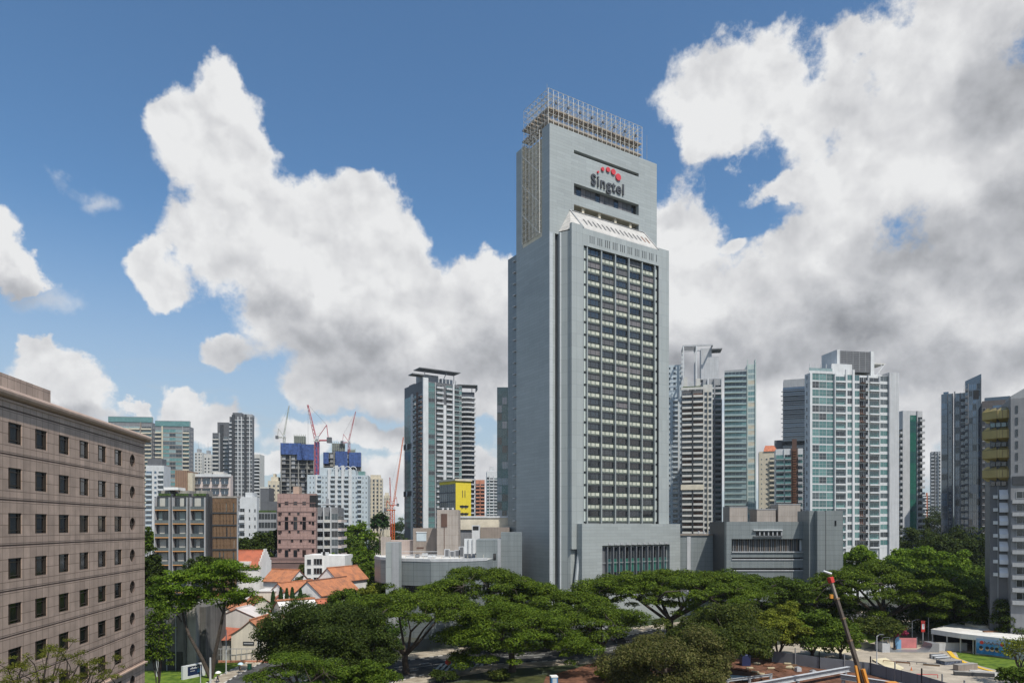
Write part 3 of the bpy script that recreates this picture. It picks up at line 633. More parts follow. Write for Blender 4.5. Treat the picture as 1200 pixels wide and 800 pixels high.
b.box('upper_block', b.W * .3, b.W, .2, 10, b.zt, b.zt + 9, 'grey_dark'); b.flush()
b = tower_px('pale_tower', 'narrow pale tower against the right side of the dark grid tower', 'apartment tower', None, 297.5, 304.5, 532, 640, 3, 'offwhite', FAR)
fac(b, b.fF, b.W, [('B', 1, {'p': 'white', 'bw': .9})], 44, b.zt, 3.3, ('glass_dark',)); b.flush()
# low wide pink-white block with four columns of blue windows
b = tower_px('wide_block', 'pinkish white block with four columns of dark blue shaded windows', 'apartment block', None, 221, 270, 556, 330, 4, 'salmon_white', FAR, dl=16, pr2=273)
for k in range(4):
    for i in range(3):
        z = b.zt - 4.9 - i * 5.0; x = b.W * (.12 + .22 * k)
        b.add('window', [(0, 3.4, -.12, 0, .6, 3.2, 'glass_navy'), (-.3, 3.7, -.9, -.0, 3.2, 3.5, 'charcoal'), (.3, 3.1, -.7, 0, 0, .6, 'grey_dark'), (1.6, 1.8, -.2, -.12, .6, 3.2, 'white')], b.fF, x, z)
b.box('parapet', -.3, b.W + .3, -.3, 0, b.zt - .9, b.zt + .4, 'white'); b.box('roof_block', b.W * .55, b.W * .8, 2, 8, b.zt, b.zt + 1.6, 'offwhite'); b.flush()
b = tower_px('brown_block', 'windowless ribbed brown block beside the pinkish white block', 'building', None, 205, 219, 551, 325, 4, 'ribbed_brown', FAR)
b.box('side_pier', b.W, b.W + 2.2, 1, 6, 0, b.zt - 1, 'cream')
# modern low block: three glazed bays with orange floor edges, then timber-coloured screens
b = tower_px('glazed_apartments', 'modern low apartment block with three glazed bays and orange floor edges', 'apartment block', None, 184, 246, 581, 200, 3, 'charcoal', None, dl=16)
W = b.W; bay = W * .265; gap = (W - 3 * bay) / 3; zt = b.zt - .3; z0 = zt - 6.9 * 4
for k in range(3):
    x = k * (bay + gap)
    for i in range(7):
        z = zt - 4.0 * (i + 1) + .1
        b.add('window', raw_window(round(bay - .4, 2), 3.45, ('glass_mid', 'glass_dark')[(i + k) % 2], 'charcoal', .08, 4, 1), b.fF, x + .2, z + .25, -.4 if False else 0.0)
        b.add('curtain', [(0, round(bay * R_.uniform(.25, .45), 2), -.14, -.11, .1, 3.3, R_.choice(['curtain', 'curtain_cool', 'curtain']))], b.fF, x + R_.uniform(.3, bay * .5), z + .3)
        b.add('balcony', [(0, round(bay, 2), -1.5, -.12, -.05, .22, 'orange_edge'), (0, round(bay, 2), -1.5, -1.46, .25, 1.15, 'balustrade_glass'), (0, round(bay, 2), -1.52, -1.44, 1.15, 1.2, 'charcoal')] + [(round(bay * q / 6, 2), round(bay * q / 6 + .05, 2), -1.5, -1.44, .22, 1.15, 'charcoal') for q in range(7)], b.fF, x, z)
    for xx in (x - .12, x + bay): b.part('fin', MB().box(xx, xx + .14, -1.6, -.01, 3, zt - .1, 'grey_light'))
    b.part('roof_box', MB().box(x + .5, x + bay - .4, 1.5, 6, b.zt, b.zt + 1.7, 'concrete').box(x + .2, x + bay, .3, 1.4, b.zt + .1, b.zt + .8, 'planting'))
    b.part('dark_pier', MB().box(x + bay + .2, x + bay + gap - .2, -.7, 0, 0, zt + 1.0, 'charcoal'))
b.part('awning', MB().box(2, W * .4, -.1, 5, b.zt + 1.8, b.zt + 2.6, 'white_bright').box(3, 3.3, 1, 4, b.zt, b.zt + 1.8, 'grey'))
b.box('base_slab', -1, W, -3, 0, z0 - .6, z0 - .3, 'charcoal')
b.flush()
b = tower_px('timber_screen_block', 'brown timber screened apartment block joined to the glazed bays', 'apartment block', None, 249, 278, 583, 198, 3, 'brown_panel', None, dl=16, pr2=279)
W = b.W
for i in range(8):
    z = b.zt - 1.0 - 3.55 * (i + 1)
    b.add('ledge', [(0, round(W, 2), -.25, 0, 0, .35, 'charcoal')], b.fF, 0, z)
    for k in range(5):
        if R_.random() < .55: b.add('window', raw_window(.95 if R_.random() < .6 else 1.6, 2.4, R_.choice(['glass_black', 'glass_mid', 'curtain']), 'charcoal', .06), b.fF, .5 + k * W / 5.4, z + .6)
    for k in range(7): b.add('screen', [(0, .75, -.2, -.12, 0, 2.9, 'brown_panel')], b.fF, .2 + k * W / 7.2 + R_.uniform(0, .3), z + .4)
b.part('edge_pier', MB().box(W, W + .25, -.3, .2, 0, b.zt + .1, 'grey')); b.box('parapet', -.1, W, -.1, 3, b.zt, b.zt + .5, 'concrete'); b.flush()
# white blocks right of it
b = tower_px('white_flats', 'white block with small square windows and black vertical slots, right of the timber screened block', 'apartment block', None, 281, 301, 582, 290, 4, 'white', None, dl=14, pr2=304)
fac(b, b.fF, b.W, [('B', 1.4, {'p': 'white', 'bw': .9, 'g': ('glass_black',)}), ('_', .8), ('W', 1, {'ww': .45, 'wh': .4}), ('_', .5), ('W', 1, {'ww': .45, 'wh': .4})], 4, b.zt - 1, 3.4)
b.box('roof_block', 2, b.W * .7, 1, 8, b.zt, b.zt + 2, 'white'); b.box('wing', -2.2, -.02, 1, 9, 0, b.zt - 6, 'grey_light'); b.flush()
b = tower_px('planted_block', 'dark grey block with rooftop planting between white flats and pink office', 'apartment block', None, 303, 324, 600, 270, 4, 'grey_mid', None, dl=14)
fac(b, b.fF, b.W, [('G', 1, {'f': 'grey', 's': 'grey', 'sp': .3}), ('G', 1, {'f': 'grey', 's': 'grey', 'sp': .3}), ('G', 1, {'f': 'grey', 's': 'grey', 'sp': .3})], 4, b.zt, 3.4, ('glass_black', 'glass_dark'))
b.box('roof_terrace', b.W * .1, b.W, 1.5, 10, b.zt, b.zt + 4.4, 'grey_dark'); b.box('planting', 0, b.W * .95, .2, 1.4, b.zt, b.zt + .8, 'planting'); b.flush()
b = tower_px('cream_tower', 'cream apartment tower with a stepped crown left of the construction site', 'apartment tower', None, 314, 328, 563, 520, 6, 'cream', FAR)
fac(b, b.fF, b.W, [('W', 1, {'ww': .6}), ('P', .3, {'m': 'cream'}), ('W', 1, {'ww': .6}), ('P', .3, {'m': 'cream'}), ('W', 1, {'ww': .6})], 35, b.zt, 3.3, ('glass_dark',), wm='cream')
b.box('crown', 2, b.W - 1.5, 1, 8, b.zt, b.zt + 3, 'cream'); b.box('crown', 3.4, b.W - 4, 2, 7, b.zt + 3, b.zt + 5.5, 'cream'); b.flush()
b = tower_px('low_dark_block', 'low dark glazed block right behind the white flats', 'building', None, 305, 315, 571, 500, 4, 'grey_dark', FAR); b.box('parapet', -.2, b.W, -.2, 0, b.zt - .6, b.zt + .5, 'offwhite')
# ---- towers under construction, wrapped in blue netting
def site(pc, pr, top, D, lab, pan, cab):
    b = tower_px('unfinished_tower', lab, 'unfinished tower', None, pc, pr, top, D, 12, 'charcoal', 'towers under construction', dl=18)
    W, zt = b.W, b.zt; fhh = 3.3
    for i in range(int((zt - 30) / fhh)):
        z = 30 + i * fhh
        b.add('floor_slab', [(0, round(W, 2), -1.6, 0, 0, .35, 'raw_concrete')], b.fF, 0, z)
        for k in range(7):
            if R_.random() < .6: b.add('wall_panel', [(0, round(W / 9, 2), -.8, 0, .37, 3.28, R_.choice(['raw_concrete', 'grey_mid', 'grey']))], b.fF, W * (k + .25) / 7, z)
    for k in (0, .27, .52, .78, .985): b.part('column', MB().box(W * k, W * k + .8, -1.7, 0, 0, zt, 'raw_concrete'))
    m = MB()
    for (u0, u1, zb, zc, dd) in pan: m.box(W * u0, W * u1, -2.3 - dd, -2.0 - dd, zt - zb, zt + zc, 'blue_net').box(W * u0, W * u0 + .3, -2.0 - dd, 14, zt - zb, zt + zc, 'blue_net').box(W * u1 - .3, W * u1, -2.0 - dd, 14, zt - zb, zt + zc, 'blue_net')
    b.part('netting', m, label='bright blue safety netting round the top floors')
    for (u0, u1, h0) in cab:
        mb = MB().box(W * u0, W * u1, 4, 12, zt, zt + h0, 'grey_mid')
        for q in range(6): mb.box(W * u0 - .3, W * u1 + .3, 3.4, 3.7, zt + h0 * .3 + q * h0 * .13, zt + h0 * .3 + q * h0 * .13 + .2, 'green_grey')
        for q in range(7): mb.box(W * (u0 + (u1 - u0) * q / 6), W * (u0 + (u1 - u0) * q / 6) + .3, 3.3, 3.6, zt + 1, zt + h0 + 1.2, 'green_grey')
        b.part('lift_core', mb)
    b.flush(); return b
s1 = site(329, 368, 520, 520, 'taller unfinished tower with blue netting above bare concrete floors, left of the other site', [(0, .62, 8.0, .6, 0), (.5, 1.0, 12, .0, .6)], [(.38, .72, 7)])
s1.part('hoist', MB().box(s1.W + .5, s1.W + 4, -1, 3, 20, s1.zt + 2, 'blue_net'))
s2 = site(379, 423, 530, 540, 'unfinished tower with three blocks of blue netting behind the arched white block', [(0, .14, 9, 0, 0), (.32, .64, 14, 1.0, 0), (.68, 1.0, 11, .4, .3)], [(.22, .56, 8), (.64, .84, 3)])
# luffing cranes
def crane(name, label, px, D, zb, zt, bx, bz, colr, colr2, s=1.0):
    x = Xo(px, D); r = empty(name, (x, D, zb), 0, label, 'tower crane', 'tower cranes on the skyline')
    m = MB(); h = zt - zb; w = .9 * s
    for dx, dy in ((-w, -w), (w, -w), (w, w), (-w, w)): m.bar((dx, dy, 0), (dx, dy, h), .22 * s, colr)
    n = max(2, int(h / (2.2 * s)))
    for i in range(n):
        z0_, z1_ = h * i / n, h * (i + 1) / n; sg = 1 if i % 2 else -1
        for yy in (-w, w): m.bar((-w * sg, yy, z0_), (w * sg, yy, z1_), .13 * s, colr)
        for xx in (-w, w): m.bar((xx, -w * sg, z0_), (xx, w * sg, z1_), .13 * s, colr)
    m.obj('mast', r)
    MB().box(-1.4 * s, 1.6 * s, -1.2 * s, 1.2 * s, h, h + 1.0 * s, colr2).box(-.2 * s, 1.4 * s, -1.6 * s, -.3 * s, h + 1 * s, h + 3 * s, 'white').obj('cab', r)
    sg = 1 if bx > 0 else -1
    m = MB()
    MB().box(-sg * 7 * s if sg > 0 else 1.6 * s, -1.4 * s if sg > 0 else 7 * s, -.8 * s, .8 * s, h + .2 * s, h + .9 * s, colr).box(-sg * 7 * s - 1.2 * s, -sg * 7 * s + 1.2 * s, -1 * s, 1 * s, h - .8 * s, h + 2.2 * s, 'grey_dark').obj('counter_jib', r)
    a = Vector((0, 0, h + 1.2 * s)); e_ = Vector((bx, 0, bz - zb)); d = (e_ - a).normalized(); nrm_ = Vector((-d.z, 0, d.x)); L_ = (e_ - a).length
    n = int(L_ / (2.0 * s)); ww = .8 * s
    for q in (Vector((0, ww, 0)), Vector((0, -ww, 0)), nrm_ * ww * 1.6): m.bar(a + q, e_ + q * .4, .2 * s, colr)
    for i in range(n):
        p0, p1 = a + d * L_ * i / n, a + d * L_ * (i + 1) / n; c = colr if (i // 4) % 2 == 0 else colr2
        t0, t1 = 1 - .6 * i / n, 1 - .6 * (i + 1) / n
        m.bar(p0 + Vector((0, ww, 0)) * t0, p1 + nrm_ * ww * 1.6 * t1, .13 * s, c); m.bar(p0 + Vector((0, -ww, 0)) * t0, p1 + nrm_ * ww * 1.6 * t1, .13 * s, c); m.bar(p0 + nrm_ * ww * 1.6 * t0, p1 + Vector((0, -ww, 0)) * t1, .13 * s, c)
    m.obj('boom', r)
    top = Vector((-sg * 5.5 * s, 0, h + 9 * s))
    MB().bar((0, 0, h + 1 * s), top, .3 * s, colr).bar((-sg * 6.5 * s, 0, h + 1 * s), top, .3 * s, colr).bar((-sg * 3 * s, 0, h + 5 * s), (0, 0, h + 4 * s), .2 * s, colr2).obj('back_frame', r)
    MB().bar(top, e_, .07 * s, 'dark_steel').obj('stay_rope', r); MB().bar(e_, e_ - Vector((0, 0, (bz - zb) * .35)), .07 * s, 'dark_steel').obj('hoist_rope', r)
D = 505
crane('tower_crane', 'tall pink and white luffing crane beside the taller blue netted tower', 371, D, 0, Zo(517, D), -(371 - 361) / F * D, Zo(474, D), 'pink_steel', 'white_steel', 1.35)
crane('tower_crane', 'pale grey luffing crane on the left end of the taller blue netted tower', 333, 530, s1.zt, Zo(513, 530), 6 / F * 530, Zo(475, 530), 'green_grey', 'white_steel', .8)
crane('tower_crane', 'slender red and white luffing crane above the right blue netted tower', 409, 545, s2.zt, Zo(519, 545), 8 / F * 545, Zo(482, 545), 'pink_steel', 'white_steel', .8)
D = 300
crane('tower_crane', 'orange latticed crane rising past the left side of the large green glazed condominium', 461, D, 0, Zo(598, D), 12 / F * D, Zo(512, D), 'orange_paint', 'orange_paint', .5)
D = 330
crane('tower_crane', 'short red and blue crane left of the orange latticed crane', 458.5, D, 0, Zo(592, D), -1.5 / F * D, Zo(559, D), 'red_paint', 'glass_navy', .45)
# white-blue block with arched crown
b = tower_px('arched_block', 'white and pale blue apartment block with arched gables along its roof', 'apartment block', None, 360, 431, 556, 430, 6, 'blue_white', FAR, dl=16)
W, zt = b.W, b.zt
fac(b, b.fF, W, [('_', .3), ('W', 1.6, {'ww': .3, 'n': 2, 'wh': .4}), ('P', .5, {}), ('B', .9, {'p': 'blue_white'}), ('W', 1.5, {'ww': .35, 'n': 2, 'wh': .4}), ('P', .7, {'up': 4}), ('B', 1.0, {'p': 'blue_white'}), ('P', .7, {'up': 6}), ('B', .8, {'p': 'blue_white'}), ('P', .7, {'up': 6}), ('B', 1.0, {'p': 'blue_white'}), ('P', .7, {'up': 4}), ('W', 1.4, {'ww': .35, 'n': 2, 'wh': .4}), ('B', .9, {'p': 'blue_white'}), ('W', 1.5, {'ww': .3, 'n': 2, 'wh': .4})], 12, zt, 3.1, ('glass_black', 'glass_dark', 'glass_blue'))
b.box('crown_block', W * .2, W * .42, .5, 12, zt, zt + 4.6, 'blue_white'); b.box('crown_block', W * .42, W * .80, .5, 12, zt, zt + 3.4, 'blue_white')
for k in range(4):
    x = W * (.42 + .095 * k) + 2; m = MB()
    for i in range(10):
        a0, a1 = math.pi * i / 10, math.pi * (i + 1) / 10
        m.bar((x + 1.9 * math.cos(a0), 0, zt + 3.4 + 1.9 * math.sin(a0)), (x + 1.9 * math.cos(a1), 0, zt + 3.4 + 1.9 * math.sin(a1)), .45, 'white')
    b.part('arch', m)
b.box('roof_block', W * .84, W * .95, 1, 8, zt, zt + 2.5, 'glass_teal_light'); b.flush()
# cream towers right of it
for pc, pr, top, D, lab in ((432, 448, 560, 600, 'cream apartment tower with dark vertical strips, right of the arched white block'), (449.5, 457, 580, 760, 'faint cream tower low beside the red crane')):
    b = tower_px('cream_tower', lab, 'apartment tower', None, pc, pr, top, D, 8, 'cream', FAR)
    fac(b, b.fF, b.W, [('W', 1, {'ww': .6, 'wh': .6}), ('P', .5, {'m': 'cream'}), ('W', 1, {'ww': .7, 'wh': .7}), ('P', .5, {'m': 'cream'}), ('W', 1, {'ww': .7, 'wh': .7}), ('P', .5, {'m': 'cream'}), ('W', 1, {'ww': .6, 'wh': .6})], 24, b.zt, 3.3, ('glass_dark', 'glass_mid'), wm='cream')
    b.box('crown', 1.5, b.W - 1.5, 1, 8, b.zt, b.zt + 3, 'cream'); b.flush()
# pink granite office with dark slots
b = tower_px('pink_office', 'pink stone office block with tall black window slots and a dark brown podium', 'office building', None, 325, 370, 578, 255, 5, 'pink', None, dl=20, pr2=372)
W, zt = b.W, b.zt
for u, ww in ((.24, 1.4), (.47, 1.5), (.70, 1.4)):
    for (za, zb_) in ((-2.6, 1.6), (-8.6, 5.0), (-21, 4.6), (-27, 5)): b.add('window', raw_window(ww, zb_ if zb_ > 2 else 1.3, 'glass_black', 'pink_dark', .1), b.fF, W * u - ww / 2, zt + za - zb_)
    for k in range(7): b.add('window', raw_window(.9, 1.2, 'glass_black', 'pink_dark', .08), b.fF, W * u - 2.6 + (k % 2) * 4.2, zt - 8 - k * 3.4)
for u in (.06, .93):
    for k in range(8): b.add('window', raw_window(1.0, 1.4, 'glass_black', 'pink_dark', .08), b.fF, W * u - .5, zt - 5 - k * 3.4)
for k in range(9): b.add('string_course', [(0, round(W, 2), -.12, -.003, 0, .25, 'pink_dark')], b.fF, 0, zt - 3.6 - k * 3.4)
b.part('corner_notch', MB().box(W * .84, W + .05, -.05, 4, zt - 5, zt - .6, 'black')); b.box('roof_block', W * .36, W * .52, 3, 8, zt, zt + 2.8, 'terracotta_pale')
b.box('podium', -4, W + 6, -7, -.02, 0, 18, 'pink_dark')
for i in range(5): b.add('podium_rail', [(0, round(W + 8, 2), -.2, 0, 0, .4, 'pink')], (-3.5, -7, 0), 0, 6 + i * 2.6)
b.flush()
b = tower_px('frame_block', 'grey block of stacked white frames and dark glass right of the pink office', 'apartment block', None, 372, 396, 594, 270, 5, 'grey_mid', None, dl=14, pr2=403)
fac(b, b.fF, b.W, [('B', 1, {'p': 'grey_light', 'bw': .9}), ('P', .12, {'m': 'white', 'd': 1.5}), ('B', 1, {'p': 'offwhite'}), ('P', .12, {'m': 'white', 'd': 1.5}), ('G', 1, {'s': 'grey_light', 'f': 'grey'})], 4, b.zt, 3.4, ('glass_dark', 'glass_black', 'glass_mid'))
b.box('roof_pavilion', 1, b.W - 2, 1, 9, b.zt + .9, b.zt + 1.3, 'grey_light'); b.box('roof_room', 3, b.W - 5, 2, 8, b.zt, b.zt + 3.6, 'grey')
fac(b, b.fR, b.D, [('B', 1, {'p': 'salmon_white'}), ('B', 1, {'p': 'salmon_white'})], 4, b.zt - 1, 3.4); b.flush()
# ---- large green glazed condominium
b = tower_px('glazed_condominium', 'large condominium of green glass and white piers under a floating roof canopy', 'apartment tower', 474, 495, 541, 446, 430, 32, 'grey_dark', None)
W, Dd, zt = b.W, b.D, b.zt; z0 = 28
tg = ('glass_sea', 'glass_teal', 'glass_sea', 'glass_dark')
fac(b, b.fL, Dd, [('G', 4.2, {'f': 'glass_teal', 's': 'glass_sea', 'sp': .22, 'g': ('glass_sea', 'glass_sea', 'glass_teal_light')}), ('P', 1.3, {'m': 'grey_light'}), ('B', 1.6, {'p': 'grey'}), ('P', 1.0, {'m': 'brown', 'd': .2}), ('B', 2.4, {'p': 'brown', 'sl': 'grey_dark', 'g': ('glass_black',)})], z0, zt - 6, 3.3, tg)
fac(b, b.fF, W, [('P', 1.6, {'m': 'white', 'd': 1.2, 'up': 2}), ('G', 2.2, {'f': 'grey', 's': 'glass_teal', 'g': tg}), ('P', .3, {'m': 'grey'}), ('B', 2.3, {'p': 'grey_light', 'sl': 'white', 'd': 2.0}), ('P', .9, {'m': 'white', 'd': 1.0, 'up': -14}), ('B', 2.0, {'p': 'grey_light', 'sl': 'white'}), ('P', .5, {'m': 'white', 'd': 1.5}), ('B', 1.9, {'p': 'glass_teal', 'sl': 'white'}), ('G', .8, {'f': 'grey', 's': 'grey'})], z0, zt, 3.3, ('glass_teal', 'glass_dark', 'glass_black', 'glass_teal_light'))
for zz in (zt - 41, zt - 72): b.part('sky_garden', MB().box(-.5, .2, Dd * .55, Dd + .5, zz, zz + 3.4, 'black').box(-.8, .1, Dd * .8, Dd * .83, zz, zz + 3.4, 'white'))
b.part('roof_canopy', MB().box(-3, W * .92, -3, 7, zt + 7.2, zt + 7.7, 'grey_mid').box(-7, 1, -1, 6, zt + 3.4, zt + 4.0, 'grey_mid').tube((2, 1, zt), (2, 1, zt + 7.2), .25).tube((W * .5, 1, zt), (W * .6, -1, zt + 7.2), .25).tube((W * .85, 3, zt), (W * .85, 3, zt + 7.2), .25))
b.box('plant_room', 1, W * .45, 3, 12, zt, zt + 5, 'grey'); b.box('plant_room', W * .5, W * .8, 2.5, 10, zt, zt + 3.4, 'grey_light'); b.box('plant_room', 2, 10, Dd * .6, Dd * .9, zt, zt + 1.5, 'grey_dark')
for k in range(6): b.part('roof_post', MB().box(W * (.4 + .09 * k), W * (.4 + .09 * k) + .5, -.2, .6, zt, zt + 2.6, 'white'))
b.flush()
b = tower_px('curved_condominium', 'condominium wing with long curved white balconies right of the green glazed tower', 'apartment tower', None, 539, 556, 459, 470, 10, 'grey_dark', None, dl=16, pr2=558)
W, zt = b.W, b.zt
for i in range(int((zt - 28) / 3.3)):
    z = 28 + i * 3.3; m = []
    for q in range(5):
        u0, u1 = q / 5, (q + 1) / 5; bul = 2.6 - 6 * (q / 4 - .5) ** 2
        m.append((round(W * u0, 2), round(W * u1, 2), round(-bul, 2), 0, 0, .28, 'white')); m.append((round(W * u0, 2), round(W * u1, 2), round(-bul, 2), round(-bul + .08, 2), .28, .95, 'grey_light' if i < 22 else 'white'))
    b.add('balcony', m, b.fF, 0, z); b.add('window', raw_window(round(W, 2), 2.5, R_.choice(['glass_navy', 'glass_black']), 'grey', .1, 5), b.fF, 0, z + .4)
    b.add('side_balcony', raw_balcony(3, 1.0, 'grey'), b.fR, 2, z)
b.part('roof_canopy', MB().box(-2, W + 2, -4, 8, zt + 4.2, zt + 4.7, 'grey_light').box(W + 1.6, W + 2, -4, 8, zt + 1.5, zt + 4.2, 'grey_light').box(1, 1.5, 0, .5, zt, zt + 4.2, 'white').box(W - 2, W - 1.5, 0, .5, zt, zt + 4.2, 'white'))
b.flush()
# yellow block
b = tower_px('yellow_block', 'block with a dark glazed left face and bright yellow right face', 'building', 515, 534, 552, 563, 330, 36, 'yellow', None)
W, Dd, zt = b.W, b.D, b.zt
fac(b, b.fL, Dd, [('G', 1, {'sp': .1, 'nx': 4, 's': 'grey_dark', 'f': 'charcoal', 'g': ('glass_dark', 'glass_navy', 'glass_mid')})] * 2, 6, zt - 1, 4.4)
b.part('roof_slab', MB().box(-.6, W + .3, -.6, Dd + .3, zt, zt + .9, 'roof_cream'))
for i in range(9): b.add('window', [(0, round(W * .5, 2), -.08, 0, 0, .9, 'grey_dark'), (round(W * .1, 2), round(W * .15, 2), -.3, -.08, -.3, 1.3, 'charcoal'), (round(W * .35, 2), round(W * .4, 2), -.3, -.08, -.3, 1.3, 'charcoal'), (-.2, round(W * .55, 2), -.5, 0, .95, 1.1, 'charcoal')], b.fF, W * .28, zt - 13 - i * 3.6)
b.part('slot', MB().box(W * .42, W * .46, -.06, 0, zt - 8, zt - 4.5, 'charcoal')); b.part('slot', MB().box(W * .58, W * .62, -.06, 0, zt - 8, zt - 4.5, 'charcoal')); b.flush()
b = tower_px('brick_tower', 'slim brick red apartment tower right of the yellow block', 'apartment tower', None, 557.5, 568, 562, 610, 5, 'terracotta', FAR)
fac(b, b.fF, b.W, [('B', 1, {'p': 'terracotta', 'sl': 'terracotta'}), ('P', .2, {'m': 'terracotta'}), ('B', 1, {'p': 'terracotta', 'sl': 'terracotta'})], 28, b.zt, 3.3, ('glass_dark',)); b.flush()
b = tower_px('white_tower', 'white balconied tower between brick tower and dark teal glass tower', 'apartment tower', None, 570.5, 583, 552, 700, 5, 'white', FAR)
fac(b, b.fF, b.W, [('G', .7, {'s': 'white'}), ('P', .2, {}), ('B', 1, {'p': 'white'}), ('P', .2, {}), ('B', 1, {'p': 'grey_light'})], 28, b.zt - 4, 3.2, ('glass_dark', 'glass_teal')); b.box('crown', b.W * .3, b.W * .7, 1, 6, b.zt, b.zt + 5, 'white'); b.flush()
b = tower_px('teal_glass_tower', 'dark teal glass tower pressed against the left side of the headquarters tower', 'office tower', None, 582.5, 600, 456, 330, 0, 'glass_deep_teal', None, dl=20)
fac(b, b.fF, b.W, [('G', 1, {'sp': .08, 'nx': 2, 's': 'glass_deep_teal', 'f': 'dark_teal'})] * 3, 10, b.zt, 3.9, ('glass_deep_teal', 'glass_deep_teal', 'glass_black', 'glass_navy')); b.box('roof_rail', 0, b.W, 0, .2, b.zt, b.zt + 1, 'glass_deep_teal'); b.flush()
# ------------------------------------------------------------------ city behind, right half
b = tower_px('pale_blue_tower', 'pale blue tower with square windows showing directly right of the headquarters tower', 'apartment tower', None, 781, 802, 428, 440, -12, 'blue_white', FAR, dl=16)
fac(b, b.fF, b.W, [('W', 1, {'ww': .6, 'wh': .5, 'g': ('glass_blue', 'glass_dark')}), ('P', .25, {'m': 'blue_white'}), ('B', 1, {'p': 'blue_white'}), ('P', .25, {'m': 'white'}), ('W', 1, {'ww': .6})], 24, b.zt - 18, 3.3, ('glass_dark', 'glass_navy'))
fac(b, b.fF, b.W, [('W', 1, {'ww': .5, 'wh': .5}), ('W', 1, {'ww': .5, 'wh': .5}), ('_', .3), ('W', 1, {'ww': .5})], b.zt - 17, b.zt, 3.3, ('glass_dark',)); b.flush()
# condominium with the open roof frame
b = tower_px('framed_condominium', 'beige condominium with planted balconies under a tall open roof frame', 'apartment tower', None, 799, 824, 458, 400, -13, 'grey_dark', None, dl=20)
W, zt = b.W, b.zt
fac(b, b.fF, W, [('B', 1, {'p': 'offwhite', 'sl': 'offwhite', 'd': 2.2, 'g': ('glass_black', 'brown')}), ('P', .1, {'m': 'charcoal', 'd': 2.4}), ('B', 1, {'p': 'offwhite', 'sl': 'offwhite', 'd': 2.2, 'g': ('glass_black', 'brown')})], 22, zt, 3.3, ('glass_black', 'glass_dark'), wm='offwhite')
b.part('sky_terrace', MB().box(-.6, W + .3, -2.9, -2.3, zt - 58, zt - 55, 'roof_cream').box(-.6, W + .3, -2.8, -2.2, zt, zt + 1.4, 'offwhite'))
b.part('roof_garden', MB().box(1, 3.2, 0, 4, zt, zt + 8, 'offwhite').box(4, 7, 1, 5, zt, zt + 5.5, 'grey_light').box(8, 10.5, .5, 4, zt, zt + 7, 'offwhite').box(.5, 11, -.5, .2, zt + 1, zt + 2.4, 'planting'))
b.part('side_frame', MB().box(W, W + 5.2, -.6, 8, 22, zt + 3, 'offwhite'))
for i in range(30): b.add('side_window', [(0, 1.6, -.1, 0, 0, 1.9, 'glass_dark'), (1.7, 2.0, -.6, 0, -.3, 2.6, 'roof_cream')], (0, 0, 0), W + .7, zt - 3.3 - i * 3.3, .6)
for i in range(30): b.add('side_window', [(0, 1.6, -.1, 0, 0, 1.9, 'glass_dark')], (0, 0, 0), W + 3.0, zt - 3.3 - i * 3.3, .6)
b.flush()
b = tower_px('twin_wing', 'grey wing with columns of recessed balconies carrying a tall square roof frame', 'apartment tower', None, 824, 846, 444, 425, -10, 'grey', None, dl=18, pr2=848)
W, zt = b.W, b.zt
fac(b, b.fF, W, [('G', .8, {'s': 'white', 'sp': .3}), ('P', .25, {'m': 'white', 'd': 1}), ('B', 1, {'p': 'white'}), ('P', .25, {'m': 'grey', 'd': 1.4}), ('B', 1.2, {'p': 'grey_light'}), ('P', .15, {'m': 'white'})], 22, zt, 3.3, ('glass_teal', 'glass_dark', 'glass_teal_light'))
b.box('lift_tower', W * -.1, W * .48, 2, 10, zt, zt + 19.6, 'grey_light'); b.box('lift_tower', W * .48, W * .85, 2, 9, zt, zt + 14, 'grey_light')
x0 = -W * 1.12
m = MB(); zt2 = zt + 20.6; xm = x0 * .38; xr = W * .5
for (xa, xb, ya, yb) in ((x0, xr, -4, -3.2), (x0, xr, 8.4, 9.2), (x0, x0 + .8, -3.2, 8.4), (xm, xm + .8, -3.2, 8.4), (xr - .8, xr, -3.2, 8.4)): m.box(xa, xb, ya, yb, zt2 - .9, zt2, 'grey_light')
for (xa, ya) in ((x0, -4), (xm, -4), (x0, 8.4), (xm, 8.4)): m.box(xa, xa + .8, ya, ya + .8, zt - 6, zt2 - .9, 'white')
for i in range(9): m.box(x0 + .8, xm, -3 + i * 1.25, -2.8 + i * 1.25, zt2 - .6, zt2 - .35, 'grey_mid')
m.box(W * .45, W * 1.02, 0, 10, zt + 18.2, zt + 18.8, 'grey_mid'); b.part('roof_frame', m)
b.flush()
# pale green curved glass slab
b = tower_px('pale_green_condominium', 'pale green glass condominium with curving balcony lines and a white end column', 'apartment tower', None, 849, 875, 434, 400, -17, 'grey', None, dl=18)
W, zt = b.W, b.zt; gg = ('glass_pale', 'glass_teal_light', 'glass_mid', 'glass_dark')
for i in range(int((zt - 22) / 3.25)):
    z = 22 + i * 3.25; L = []
    for q in range(6):
        bul = 2.2 * (1 - (q / 5) ** 1.5) - .2; L.append((round(W * q / 6, 2), round(W * (q + 1) / 6, 2), round(-.6 - bul, 2), 0, 0, .3, 'pale_green')); L.append((round(W * q / 6, 2), round(W * (q + 1) / 6, 2), round(-.6 - bul, 2), round(-.5 - bul, 2), .3, 1.15, 'glass_pale'))
    b.add('balcony', L, b.fF, 0, z)
    b.add('window', raw_window(round(W, 2), 2.1, R_.choice(gg), 'pale_green', .1, 6), b.fF, 0, z + 1.0)
b.flush()
e2 = tower_px('glazed_end_column', 'taller pale green glazed end column of the curving condominium', 'apartment tower', None, 875.5, 886, 427, 398, -12, 'pale_green', None, dl=18, pr2=889)
